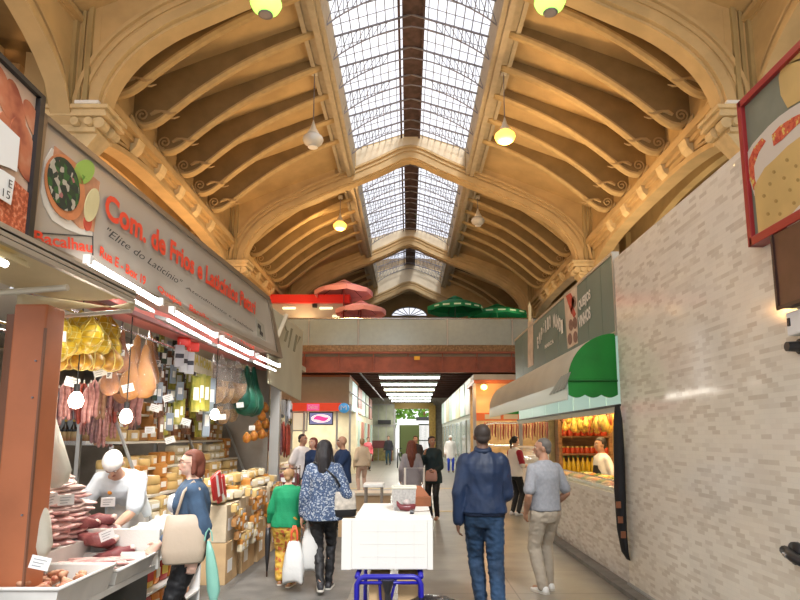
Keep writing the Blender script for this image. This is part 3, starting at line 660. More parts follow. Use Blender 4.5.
for i in range(15):
    f=i/14; x=-1.80-.78*f; y=e0.y-.02+.02*math.sin(f*9); zt=2.47+.12*f; zb=U(136-86*f,300+9*math.sin(min(1,f*1.6)*math.pi/2),y=e0.y).z-.01; rr.append([(x,y,zt),(x,y,zb),(x,y+.008,zb),(x,y+.008,zt)])
b.loft(rr); b.build('end_flap',CR,t,smooth=True)
b=MB(); b.tube([(-1.80,3.2,2.43),(-2.6,3.25,2.38)],.018,8); b.build('support_arm',mat('tan_metal',(.5,.45,.36)),t); b=MB(); b.tube([(-1.8,e0.y-.05,2.46),(-2.58,e0.y-.05,2.40)],.014,8); b.build('support_arm',mat('tan_metal',(.5,.45,.36)),t)
p=U(2,262,x=-1.9); t=thing('strip_lamp','curved white lamp shade glowing under the near awning','lamp',tuple(p))
b=MB(); rr=[]
for i in range(9):
    a=math.pi*(.0+i/8); rr.append([(p.x+.10*math.cos(a)-.03,p.y-.5,p.z+.06*math.sin(a)),(p.x+.10*math.cos(a)-.03,p.y+.1,p.z+.06*math.sin(a)),(p.x+.09*math.cos(a)-.03,p.y+.1,p.z+.05*math.sin(a)),(p.x+.09*math.cos(a)-.03,p.y-.5,p.z+.05*math.sin(a))])
b.loft(rr); b.build('shade',mat('cream_shade',(.75,.66,.45),.5,tl=.3),t); b=MB(); b.tube([(p.x-.03,p.y-.5,p.z+.01),(p.x-.03,p.y+.07,p.z+.01)],.018,8); b.build('tube',TUBE,t); area((p.x-.03,p.y-.2,p.z-.02),(0,0,0),.04,.4,COOL,5)
# ================================================================ MEZZANINE
b=MB(); b.box(-6,6.2,24.1,48,4.75,5.05); struct(b.build('floor_mezzanine',mat('mezzanine_slab',(.2,.17,.13),.6)))
b=MB()
b.box(-6,6.2,24.0,24.3,4.12,4.20); b.box(-6,6.2,24.0,24.3,4.86,4.94); b.box(-6,6.2,24.12,24.18,4.2,4.86); struct(b.build('beam_front',RUST))
bm_=sempty('beam_stiffeners')
for i in range(9):
    b=MB(); x=-5.4+i*1.35; b.box(x-.02,x+.02,24.02,24.12,4.2,4.86); b.build('stiffener',RUST,bm_)
b=MB(); b.box(-6,6.2,23.98,24.1,4.94,5.18); struct(b.build('trim_2',mat('brown_edge',(.25,.16,.08),.6,var=.4,vs=14)))
t=thing('glass_railing','frosted glass railing along the front of the upper floor','railing',(0,24.05,5.18))
xs=[-6,-3.9,-1.95,1.55,4.1,6.1]
for a,c in zip(xs,xs[1:]):
    b=MB(); b.box(a+.03,c-.03,24.03,24.05,5.2,6.22); b.build('pane',mat('milky_rail_glass',(.36,.44,.45),.25,alpha=.86,var=.04),t)
b=MB(); b.tube([(-6,24.04,6.25),(6.1,24.04,6.25)],.035,8); b.build('handrail',CHROME,t)
for x in xs[1:-1]:
    b=MB(); b.box(x-.02,x+.02,24.0,24.08,5.18,6.24); b.build('post',GREYM,t)
# joists, cross beams below the mezzanine
for i in range(17):
    y=25.3+i*1.3; b=MB(); b.box(-6,6.2,y-.07,y+.07,4.5,4.52); b.box(-6,6.2,y-.012,y+.012,4.52,4.75); o=b.build('joist',RUSTD,bm_)
for i,(Y,wpx,py,cx) in enumerate(((26.8,60,377.7,409.5),(29.3,55,384.7,408.9),(32.2,50,390,409.2),(35.8,45,394.6,409.5),(38.9,41.4,398,410),(42,38.3,401,411))):
    p=U(cx,py,y=Y); w_=wpx/F*Y/2+.0
    t=thing('tube_light',['lit tube light nearest the rust red beam, longest of the six','second lit tube light behind the rust red beam','third lit tube light of the six, slightly yellow','fourth lit tube light of the six under the upper floor','fifth lit tube light of the six under the upper floor','lit tube light farthest back, above the exit'][i],'tube light',tuple(p))
    b=MB(); b.tube([(p.x-w_,Y,p.z),(p.x+w_,Y,p.z)],.045,8); b.build('tube',mat('lit_tube_bright',(1,1,1),.4,emit=(1,.98,.92) ,es=9) if i!=2 else mat('lit_tube_yellow',(1,1,.9),.4,emit=(1,.9,.6),es=8),t)
    b=MB(); b.rbox(p.x,Y,p.z+.09,2*w_+.1,.16,.08); b.build('housing',mat('aqua_housing',(.6,.72,.68),.5),t)
    b=MB(); 
    for s in (-1,1): b.tube([(p.x+s*w_*.8,Y,p.z+.1),(p.x+s*w_*.8,Y,4.75)],.01,5)
    b.build('hanger',STEEL,t)
    area((p.x,Y,p.z-.06),(0,0,0),2*w_,.1,(1,.98,.9),95)
t=thing('loudspeaker_cluster','small dark fittings hanging under the rust red beam','speaker',(0.1,24.5,4)); p=U(418,368,y=24.5)
for dx in (-.25,0,.25):
    b=MB(); b.tube([(p.x+dx,24.4,p.z),(p.x+dx,24.62,p.z)],[.1,.06],10); b.build('horn',GREYM,t)
b=MB(); b.box(p.x-.3,p.x+.3,24.55,24.6,p.z+.05,4.12); b.build('bracket',STEEL,t)
p=U(417,358,y=23.95); b=MB(); b.rbox(p.x,23.97,p.z,.22,.03,.14); tag(b.build('warning_sign',mat('amber_sign',(.75,.4,.03),.5)),'small amber plate on the rust red beam','sign')
b=MB(); b.tube([U(356,368,y=25),U(384,401,y=31)],.03,6); b.tube([U(350,392,y=25),U(372,408,y=33)],.03,6); tag(b.build('ceiling_cable',STEEL),'grey conduit slanting under the upper floor','conduit')
# parasols
def parasol(px,py,Y,wpx,hpx,m,mu,label,kind):
    p=U(px,py,y=Y); R=wpx/F*Y/2; hh=hpx/F*Y; t=thing('parasol',label,'parasol',(p.x,p.y,5.05))
    b=MB(); n=8; apex=(p.x,Y,p.z)
    k=16; ring=[]
    for i in range(k):
        a=2*math.pi*(i+.5)/k; r=R*(1 if i%2==0 else .965); ring.append((p.x+r*math.cos(a),Y+r*math.sin(a),p.z-hh))
    mid=[(p.x+(q[0]-p.x)*.5,Y+(q[1]-Y)*.5,p.z-hh*.42) for q in ring]
    top=[(p.x+(q[0]-p.x)*.03,Y+(q[1]-Y)*.03,p.z) for q in ring]; low=[(q[0],q[1],q[2]-.16-.05*(i%2)) for i,q in enumerate(ring)]
    b.loft([top,mid,ring,low],caps=False); o=b.build('canopy',m,t); s_=o.modifiers.new('s','SOLIDIFY'); s_.thickness=.01
    b=MB(); vent=[(p.x+(q[0]-p.x)*.28,Y+(q[1]-Y)*.28,p.z-hh*.12) for q in ring]; b.loft([[(p.x+(q[0]-p.x)*.03,Y+(q[1]-Y)*.03,p.z+.1) for q in ring],vent],caps=False); o=b.build('vent_cap',m,t); s_=o.modifiers.new('s','SOLIDIFY'); s_.thickness=.01
    b=MB(); b.tube([(p.x,Y,5.05),(p.x,Y,p.z+.05)],.03,8); b.build('pole',mu,t)
    for i in range(8):
        q=ring[i*2]; b=MB(); b.tube([(p.x,Y,p.z-.1),((p.x+q[0])/2,(Y+q[1])/2,p.z-hh*.48),(q[0],q[1],q[2]-.03)],.014,4); b.build('rib',mu,t)
    if kind:
        b=MB()
        for i in (9,10,11,12,13,14): 
            a,c=ring[i],low[i]; a2,c2=ring[(i+1)%k],low[(i+1)%k]; f=lambda u,v:Vector(u).lerp(Vector(v),.5)
            b.slab([Vector(a).lerp(Vector(a2),.2)+Vector((0,-.03,-.05)),Vector(a).lerp(Vector(a2),.8)+Vector((0,-.03,-.05)),Vector(a).lerp(Vector(a2),.8)+Vector((0,-.03,-.11)),Vector(a).lerp(Vector(a2),.2)+Vector((0,-.03,-.11))],(0,-.005,0))
        b.build('printed_band',mat('pale_green_print',(.5,.75,.6),.6),t)
PK=mat('pink_cloth',(.92,.50,.50),.7,tl=.4); GN=mat('emerald_cloth',(.01,.26,.11),.6,tl=.35); WS=mat('whitish_steel',(.5,.45,.42),.5)
parasol(344,282,25.6,60,10,PK,mat('crimson_rib',(.25,.04,.04),.5),'higher pink parasol beside the red kiosk roof',0)
parasol(361,302.5,25.3,52,8,PK,mat('crimson_rib',(.25,.04,.04),.5),'lower pink parasol just behind the glass railing',0)
parasol(455,298,25.3,58,10,GN,mat('dark_green_rib',(.01,.08,.04),.5),'larger green parasol behind the glass railing',1)
parasol(497,306,27,62,8,GN,mat('dark_green_rib',(.01,.08,.04),.5),'lower green parasol half hidden by the fascia corner',1)
# kiosk on the upper floor
t=thing('food_kiosk','white upper floor kiosk with a bright red flat roof','kiosk',(-4.5,26,5.05))
a=U(262,295,y=26.0); c=U(350,303,y=26.0)
b=MB(); b.box(-8,c.x,25.9,31,c.z,a.z); b.build('red_roof',RED,t)
b=MB(); b.box(-8,c.x-.25,26.1,30.9,a.z-1.05,c.z-.001); b.build('fascia',mat('kiosk_white',(.42,.41,.37),.5),t)
b=MB(); b.box(-8,c.x-1.2,27.4,30.8,5.05,a.z-1.06); b.build('body',mat('kiosk_grey',(.5,.48,.44),.5,var=.1),t)
for px,py in ((289,308),(326,308),(336,316)):
    q=U(px,py,y=26.05); b=MB(); b.rbox(q.x,26.07,q.z,.55 if py<310 else .3,.04,.09); b.build('downlight',mat('lit_kiosk_lamp',(1,1,.8),.4,emit=(.85,.9,.55),es=1.1),t)
q=U(315,306,y=26.05); b=MB(); b.rbox(q.x,26.0,q.z,.2,.15,.16,b=.02); b.build('camera',BLACK,t)
b=MB(); b.box(-3.95,-3.1,24.6,24.62,5.3,6.05); tag(b.build('menu_board',mat('grey_menu_board',(.35,.34,.32),.6,var=.1)),'grey board standing behind the glass railing below the kiosk','board')
# ================================================================ LOWER HALL BEHIND THE BEAM
LW=mat('lower_wall',(.38,.35,.28),.6,var=.2)
b=MB(); 
b.box(-6,-1.15,48,48.3,0,4.75); b.box(1.95,6.2,48,48.3,0,4.75); b.box(-1.15,1.95,48,48.3,4.0,4.75); struct(b.build('wall_exit',LW))
b=MB(); b.box(-6.3,-6,24,48,0,4.75); struct(b.build('wall_west',LW)); b=MB(); b.box(6.2,6.5,24,48,0,4.75); struct(b.build('wall_east',LW))
# tall side partitions behind stalls between Y 14 and 24
b=MB(); b.box(-6.6,-6.3,4,24,0,3.2); struct(b.build('wall_rear_shops',LW)); b=MB(); b.box(6.3,6.6,4,24,0,3.2); struct(b.build('wall_rear_stalls',LW))
# exit frame, wooden pillars, green gate
t=thing('exit_gateway','ochre framed exit gateway open to the bright garden','gate',(.4,47.9,0))
b=MB(); b.box(-1.2,1.95,47.7,47.98,3.75,4.2); b.build('lintel_panel',mat('ochre_frame',(.42,.30,.09),.5),t)
b=MB(); b.box(1.6,2.1,47.5,47.95,0,4.0); b.build('yellow_jamb',mat('ochre_jamb',(.55,.36,.08),.5,var=.2),t)
b=MB(); b.box(-1.25,-.95,47.6,48,0,3.75); b.build('white_jamb',WHITE,t)
t=thing('panel_gate','flat olive green gate panel closing part of the exit','gate',(.3,50,0))
a=U(400,425,y=50);c=U(418,470,y=50); b=MB(); b.box(a.x,c.x+.1,50,50.1,.05,a.z); b.build('leaf',mat('olive_gate',(.22,.28,.09),.5),t); b=MB(); b.tube([(a.x,50,.1),(a.x,50,a.z)],.05,6); b.build('stile',mat('olive_gate_dark',(.14,.18,.06),.5),t)
t=thing('barred_gate','dark barred iron gate beside the olive panel','gate',(1,50,0)); b=MB()
for i in range(13): b.tube([(.9+i*.1,50.05,.05),(.9+i*.1,50.05,2.6)],.018,5)
b.build('bars',mat('dark_iron',(.06,.08,.05),.5),t); b=MB(); b.box(.85,2.15,50,50.08,2.55,2.65); b.box(.85,2.15,50,50.08,.1,.2); b.box(.85,2.15,50,50.08,1.3,1.38); b.build('rail',mat('dark_iron',(.06,.08,.05)),t)
b=MB(); b.box(.7,2.4,53,53.4,3.0,3.3); tag(b.build('street_canopy',mat('dark_canopy',(.04,.04,.04),.6)),'dark flat canopy seen beyond the exit','canopy')
b=MB(); b.box(-1,4,56,56.3,0,3.2); tag(b.build('garden_wall',WHITE),'long white garden wall beyond the exit','wall')
for i,(x,y,h,r,lb) in enumerate(((-2.2,62,7,2.2,'leafy green tree beyond the exit, beside the white jamb'),(1.6,64,7.5,2.6,'bushy green tree behind the white garden wall'),(4.6,62,6.5,2.2,'leafy tree behind the far end of the garden wall'))):
    t=thing('street_tree',lb,'tree',(x,y,0)); b=MB(); b.tube([(x,y,0),(x+.1,y,h*.6)],[.2,.1],8); b.build('trunk',WOOD,t)
    b=MB()
    for k in range(500):
        v=Vector((random.gauss(0,1),random.gauss(0,1),random.gauss(0,1))).normalized()*r*random.uniform(.6,1); c=Vector((x,y,h*.62))+Vector((v.x,v.y,v.z*.9)); u=Vector((random.gauss(0,1),random.gauss(0,1),random.gauss(0,1))).normalized()*.28; w2=u.orthogonal().normalized()*.2
        b.quad(c-u,c+w2,c+u,c-w2)
    b.build('crown',mat('spring_leaves',(.18,.36,.05),.6,var=.3,tl=.4),t)
point((0,46,3.6),(1,.95,.85),60,.3)
sun=bpy.data.lights.new('sun','SUN'); sun.energy=3; sun.angle=.2; so=bpy.data.objects.new('sun',sun); COL.objects.link(so); so.rotation_euler=(math.radians(40),math.radians(15),0)
# left block of glazed shop fronts at the back
def shopfront(px0,px1,pyt,Y,lab,glass,n=3,base=BLACK):
    a=U(px0,pyt,y=Y);c=U(px1,pyt,y=Y); t=thing('glazed_shop',lab,'shop front',((a.x+c.x)/2,Y,0)); z=a.z
    b=MB(); b.box(a.x,c.x,Y,Y+.1,1.0,z); b.build('glazing',glass,t)
    b=MB()
    for i in range(n+1):
        x=a.x+(c.x-a.x)*i/n; b.box(x-.03,x+.03,Y-.04,Y+.02,0,z)
    b.box(a.x,c.x,Y-.04,Y+.02,z-.08,z); b.box(a.x,c.x,Y-.04,Y+.02,2.35,2.45); b.build('mullion',GREYM,t)
    b=MB(); b.box(a.x,c.x,Y-.02,Y+.1,.0,1.0); b.build('base_panel',base,t)
    return t
MG=mat('olive_frosted_panel',(.42,.44,.32),.35,var=.2,vs=2)
shopfront(371,394,404,44,'olive frosted shop front at the back beside the exit',MG,3,mat('ochre_low_panel',(.40,.33,.13),.6,var=.3))
b=MB(); p=U(378,420,y=43.8);q=U(391,424,y=43.8); b.box(p.x,q.x,43.7,43.95,q.z,p.z); tag(b.build('dark_screen',BLACK),'dark horizontal screen hung on the olive shop front','screen')
p=U(372,442,y=43);q=U(392,448,y=43); b=MB(); b.box(p.x,q.x,42.5,43.2,q.z,p.z+.1); b.box(p.x,p.x+.1,42.5,43.2,0,q.z); b.box(q.x-.1,q.x,42.5,43.2,0,q.z); tag(b.build('counter_table',mat('maroon_counter',(.14,.03,.03),.5)),'maroon topped table before the olive shop front','table')
# side-on stalls receding, left (x~-2.5) and right (x~2.6)
def sidestall(X,y0,y1,z,side,mt,name,lab,lit=None,h0=0):
    t=thing(name,lab,'stall',(X,y0,0)); s=side
    b=MB(); x0,x1=sorted((X,X+s*2.6)); b.box(x0,x1,y0,y1,h0,z); b.build('body',mt,t)
    return t
GW=mat('taupe_panel',(.40,.33,.24),.6,var=.04)
t=thing('snack_kiosk','taupe panelled snack kiosk with a red strip and a screen','kiosk',(-4,25,0))
a=U(298,377,y=25);c=U(349,404,y=25)
b=MB(); b.box(-6,c.x,25,29.5,c.z,a.z); b.build('upper_panel',GW,t)
b=MB(); b.box(-6,c.x+.02,24.95,29.5,a.z,a.z+.09); b.build('copper_edge',mat('copper_edge',(.45,.13,.04),.4),t)
r0=U(290,403,y=24.9);r1=U(341,411,y=24.9); b=MB(); b.box(-6,r1.x,24.8,25.2,r1.z,r0.z); b.build('red_strip',mat('vermilion_strip',(.7,.06,.02),.4,emit=(.8,.06,.02),es=.25),t)
r0=U(307,404,y=24.75);r1=U(319,410.5,y=24.75); b=MB(); b.box(r0.x,r1.x,24.76,24.8,r1.z,r0.z); b.build('pink_label',mat('magenta_label',(.8,.1,.3),.5,emit=(.9,.15,.4),es=.4),t)
text('Delícias',(r0.x+.06,24.75,r1.z+.07),(1,0,0),(0,0,1),r1.x-r0.x-.12,.14,W,t)
b=MB(); b.box(-6,c.x,28.5,29.5,0,a.z); b.build('rear_wall',mat('cream_lit_wall',(.75,.68,.5),.5,var=.15,vs=2),t)
b=MB(); b.box(-6,c.x-.2,25.0,25.6,0,1.15); b.build('counter',mat('cream_counter',(.62,.56,.45),.5),t)
for px in (292,304,337,350):
    q=U(px,420,y=25.1); b=MB(); b.box(q.x-.04,q.x+.04,25.05,25.15,0,c.z); b.build('post',GREYM,t)
area((-4.2,26.8,2.75),(0,0,0),2.5,2,(1,.92,.75),120,'stall_light')
t=thing('television','wall screen showing a pink and white logo under the red strip','television',tuple(U(325,423,y=25.2)))
a=U(309,412,y=25.3);c=U(333,425,y=25.3); b=MB(); b.box(a.x,c.x,25.3,25.36,c.z,a.z); b.build('bezel',BLACK,t)
b=MB(); b.box(a.x+.04,c.x-.04,25.285,25.3,c.z+.04,a.z-.04); b.build('screen',mat('blue_grey_screen',(.1,.1,.2),.3,emit=(.2,.22,.4),es=.8),t)
mx=(a.x+c.x)/2; mz=(a.z+c.z)/2; b=MB(); b.slab([(mx+.40*math.cos(q),25.28,mz+.17*math.sin(q)) for q in [i*math.pi/10 for i in range(20)]],(0,-.004,0)); b.build('screen_glow',mat('white_screen',(.9,.9,.9),.3,emit=(.9,.8,.85),es=.8),t)
b=MB(); b.slab([(mx+.30*math.cos(q),25.27,mz+.09*math.sin(q)+.03*math.cos(q*3)) for q in [i*math.pi/10 for i in range(20)]],(0,-.004,0)); b.build('screen_logo',mat('pink_screen',(.8,.05,.3),.3,emit=(.9,.05,.3),es=.8),t)
t=thing('menu_display','backlit cream menu panel beside the wall screen','panel',tuple(U(298,421,y=25.4))); a=U(291,413,y=25.4);c=U(306,430,y=25.4)
b=MB(); b.box(a.x,c.x,25.4,25.44,c.z,a.z); b.build('face',mat('backlit_cream',(.8,.75,.55),.5,emit=(.9,.82,.6),es=.45),t); b=MB(); b.box(a.x-.05,c.x+.05,25.44,25.5,c.z-.05,a.z+.05); b.build('surround',GREYM,t)
# receding left row: signs and lit fronts
t=thing('side_shops','receding row of small lit shops with hanging signs behind the kiosk','shops',(-2.4,30,0))
b=MB(); b.box(-6,-2.45,30,43.5,0,2.9); b.build('body',mat('cream_lit_wall',(.75,.68,.5)),t)
for i,(y,c_) in enumerate(((26.5,'white_blue_sign'),(29.6,'brick_pink_panel'),(32,'mint_panel'),(35,'pale_green_panel'),(38.5,'brick_pink_panel'))):
    col={'white_blue_sign':(.62,.78,.82),'brick_pink_panel':(.45,.18,.14),'mint_panel':(.45,.58,.52),'pale_green_panel':(.5,.56,.42)}[c_]
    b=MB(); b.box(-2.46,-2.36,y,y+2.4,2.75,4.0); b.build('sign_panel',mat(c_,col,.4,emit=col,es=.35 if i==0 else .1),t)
for i in range(5):
    y=30.2+i*2.6; b=MB(); b.box(-2.44,-2.38,y,y+1.1,.2,2.4); b.build('door_panel',mat('brick_pink_panel',(.45,.18,.14)) if i%2 else mat('mint_panel',(.45,.58,.52)),t)
area((-2.1,31,3.0),(0,0,0),.4,6,(1,.92,.75),60,'stall_light')
t=thing('hanging_balloon_sign','blue bubble shaped sign at the kiosk corner','sign',tuple(U(345,408,y=24.6))); p=U(344,408,y=24.6)
b=MB(); b.ell((p.x,24.6,p.z),.22,.12,.2); b.build('bubble',mat('sky_blue_sign',(.05,.3,.65),.4,emit=(.1,.4,.8),es=.3),t,smooth=True); b=MB(); b.tube([(p.x-.1,24.45,p.z-.08),(p.x-.1,24.45,p.z+.1),(p.x,24.45,p.z),(p.x+.1,24.45,p.z+.1),(p.x+.1,24.45,p.z-.08)],.02,5); b.build('white_zigzag',WHITE,t)
# right: orange lit booth facing camera
t=thing('grill_booth','orange lit booth with a copper canopy and hanging sausage racks','stall',(3,20,0))
a=U(474,381,y=20);c=U(532,424,y=20)
b=MB(); b.box(a.x,4.9,20,22.5,3.35,3.47); b.build('copper_canopy',mat('copper_edge',(.45,.13,.04)),t)
b=MB(); rr=[]
for i in range(9):
    f=i/8; z=3.35-.95*f; y=20.1+.25*math.sin(f*math.pi); rr.append([(a.x,y,z),(4.9,y,z),(4.9,y+.04,z),(a.x,y+.04,z)])
b.loft(rr); b.build('curved_hood',mat('cream_hood',(.62,.45,.28),.4),t,smooth=True,auto=40)
z0_=U(500,424,y=20).z; b=MB(); b.box(a.x+.05,4.9,19.9,20.1,2.15,2.4); b.build('red_orange_sign',mat('orange_red_sign',(.62,.14,.03),.4,emit=(.7,.15,.03),es=.25),t)
for x0_,x1_ in ((2.45,2.95),(3.05,3.5)):
    b=MB(); b.box(x0_,x1_,19.87,19.9,2.2,2.35); b.build('cream_label',mat('cream_print_lit',(.8,.7,.5),.5),t)
b=MB(); b.box(2.95,4.3,19.86,19.9,2.36,2.62); b.build('green_banner',mat('leaf_green_banner',(.02,.30,.05),.5),t)
b=MB(); b.box(a.x+.1,4.9,22.3,22.5,0,3.35); b.build('rear_wall',mat('warm_stall_wall',(.6,.45,.25)),t)
b=MB(); b.box(a.x+.1,4.9,20,20.7,0,1.05); b.build('counter',WHITE,t)
b=MB(); b.box(a.x-.05,a.x+.05,19.95,20.05,0,3.35); b.box(3.55,3.65,19.95,20.05,0,2.2); b.build('post',GREYM,t)
b=MB(); rr=[[(2.55+.35*math.cos(q),19.95,1.75+.35*math.sin(q)) for q in [math.pi/2+i*math.pi/8 for i in range(9)]]]; b.tube([(2.75+.5*math.cos(q),19.92,1.72+.36*math.sin(q)) for q in [math.pi/2+i*math.pi/8 for i in range(9)]],.03,6); b.tube([(2.75,19.92,2.08),(3.55,19.92,2.08)],.03,6); b.tube([(2.75,19.92,1.36),(3.55,19.92,1.36)],.03,6); b.build('round_glass_frame',CHROME,t)
point((2.45,19.7,3.15),(1,.5,.15),40,.1); area((3.5,21,3.2),(0,0,0),1.5,1,(1,.8,.55),60,'stall_light')
t=thing('booth_lamp','glowing orange lamp at the corner of the copper canopy','lamp',(2.4,19.8,3.2)); p=U(484,387,y=19.8); b=MB(); b.ell(p,.11,.1,.09); b.build('globe',mat('amber_glow',(1,.6,.2),.4,emit=(1,.5,.12),es=7),t,smooth=True); b=MB(); b.tube([p+Vector((0,.05,.05)),p+Vector((0,.25,.12))],.02,6); b.build('arm',STEEL,t)
sr=random.Random(3)
for i in range(26):
    x=2.5+i*.085; z=2.12; L=sr.uniform(.45,.62); b=MB(); y=20.35+sr.uniform(-.08,.08)
    b.tube([(x,y,z),(x+.01,y,z-L*.3),(x-.01,y,z-L*.7),(x,y,z-L)],[.02,.03,.028,.012],6)
    o=b.build('sausage',mat(['rosy_sausage','dark_red_sausage','tan_sausage'][i%3],[(.55,.2,.16),(.35,.07,.05),(.62,.36,.2)][i%3],.5),None,smooth=True); tag(o,'hanging sausage in the rack of the orange lit booth','sausage','sausages hanging in the booth')
# white stalls beyond the booth, right side, receding
t=thing('white_shops','receding white and green glazed shops behind the orange booth','shops',(2.4,23,0))
b=MB(); b.box(2.4,6.1,22.6,43.5,0,3.9); b.build('body',mat('pale_shop_front',(.55,.57,.5),.4,var=.15,vs=1.5),t)
for i in range(8):
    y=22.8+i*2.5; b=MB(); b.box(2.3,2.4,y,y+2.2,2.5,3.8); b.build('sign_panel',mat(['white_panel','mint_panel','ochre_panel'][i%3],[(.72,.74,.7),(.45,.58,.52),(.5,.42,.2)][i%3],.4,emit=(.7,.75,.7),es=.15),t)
    b=MB(); b.box(2.34,2.4,y+.2,y+2.0,.3,2.3); b.build('shop_window',mat('grey_window',(.35,.4,.38),.15),t)
area((1.9,28,3.4),(0,0,0),.4,8,(1,.95,.85),26,'stall_light')
# stall between post and kiosk on left (Y 11-24): back shelves
t=thing('delicatessen_stall','pale shelved delicatessen stall between the grey post and the kiosk','stall',(-3.5,15,0))
b=MB(); b.box(-5.9,-5.7,11,24.5,0,3.2); b.box(-5.9,-2.6,24.5,24.6,0,.9); b.build('rear_wall',mat('cream_lit_wall',(.75,.68,.5)),t)
b=MB(); b.box(-5.9,-2.25,11,13.6,3.05,3.15); b.build('roof_panel',mat('putty_strut',(.42,.36,.26)),t)
b=MB(); b.box(-3.1,-2.35,11.0,16.0,0,.9); b.build('counter',mat('cream_counter',(.6,.55,.45)),t)
area((-3.4,13,2.9),(0,0,0),.5,3.2,(1,.93,.8),75,'stall_light'); area((-3.4,18.5,2.9),(0,0,0),.5,4,(1,.93,.8),75,'stall_light')
# floor guide bands
for i,(y,w_) in enumerate(((20.2,.35),(14.1,.22))):
    b=MB(); b.box(-2.2,2.2 if y>15 else 2.2,y,y+w_,0,.006); struct(b.build('trim_%d'%(6+i),mat('ochre_floor_band',(.52,.42,.22),.5,var=.1)))
# ================================================================ PEOPLE
def remesh(mb,vox,smooth=4,fold=0,ff=9,seed=0,fz=(1,1,.45)):
    me=bpy.data.meshes.new('r'); me.from_pydata([tuple(v) for v in mb.v],[],mb.f)
    bm=bmesh.new(); bm.from_mesh(me); bmesh.ops.recalc_face_normals(bm,faces=bm.faces); bm.to_mesh(me); bm.free()
    o=bpy.data.objects.new('r',me); COL.objects.link(o)
    m=o.modifiers.new('r','REMESH'); m.mode='VOXEL'; m.voxel_size=vox
    if smooth: s=o.modifiers.new('s','SMOOTH'); s.factor=.5; s.iterations=smooth
    dg=bpy.context.evaluated_depsgraph_get(); dg.update()
    out=bpy.data.meshes.new_from_object(o.evaluated_get(dg)); bpy.data.objects.remove(o); bpy.data.meshes.remove(me)
    if fold:
        out.update(); ns=[v.normal.copy() for v in out.vertices]
        for v,n in zip(out.vertices,ns):
            p=v.co; q=Vector((p.x*ff*fz[0]+seed,p.y*ff*fz[1],p.z*ff*fz[2]+.6*math.sin(p.x*9)))
            d=abs(mnoise.noise(q))*-1.6+.4+.5*mnoise.noise(q*2.3); v.co=p+n*(fold*d)
    out.polygons.foreach_set('use_smooth',[True]*len(out.polygons)); return out
def mobj(name,me,m,parent,rot=None):
    me.materials.clear(); me.materials.append(m); o=bpy.data.objects.new(name,me); COL.objects.link(o); o.parent=parent; return o
def cap(mb,p0,r0,p1,r1,n=12,sub=None):
    p0,p1=Vector(p0),Vector(p1); d=p1-p0; L=d.length; d=d.normalized() if L>1e-6 else Vector((0,0,1))
    path=[];rs=[]
    for i in range(4): a=math.pi/2*(1-i/4)*.98; path.append(p0-d*r0*math.sin(a)); rs.append(max(r0*math.cos(a),r0*.1))
    for i in range(0,5): f=i/4; path.append(p0.lerp(p1,f)); rs.append(r0+(r1-r0)*f)
    for i in range(1,5): a=math.pi/2*(i/4)*.98; path.append(p1+d*r1*math.sin(a)); rs.append(max(r1*math.cos(a),r1*.1))
    mb.tube(path,rs,n)
def ik(a,t,l1,l2,pole):
    a,t=Vector(a),Vector(t); d=t-a; L=min(d.length,(l1+l2)*.995); d=d.normalized(); t=a+d*L
    x=(l1*l1-l2*l2+L*L)/(2*L); h=math.sqrt(max(l1*l1-x*x,0)); p=Vector(pole); p=(p-d*p.dot(d)); p=p.normalized() if p.length>1e-5 else Vector((0,1,0))
    return a+d*x+p*h, t
def rings(mb,secs,n=20,pw=2.3):
    out=[]
    for i,(c,rx,ry,yaw) in enumerate(secs):
        a=Vector(secs[max(i-1,0)][0]); e=Vector(secs[min(i+1,len(secs)-1)][0]); t=(e-a).normalized()
        lat=Vector((math.cos(yaw),math.sin(yaw),0)); fr=t.cross(lat).normalized(); lat=fr.cross(t).normalized(); c=Vector(c)
        out.append([c+lat*(rx*math.copysign(abs(math.cos(q))**(2/pw),math.cos(q)))+fr*(ry*math.copysign(abs(math.sin(q))**(2/pw),math.sin(q))) for q in [2*math.pi*j/n for j in range(n)]])
    mb.loft(out)
SKINS={'light':(.62,.36,.25),'tan':(.45,.24,.15),'brown':(.26,.13,.08),'dark':(.15,.075,.045),'pale':(.68,.43,.33)}
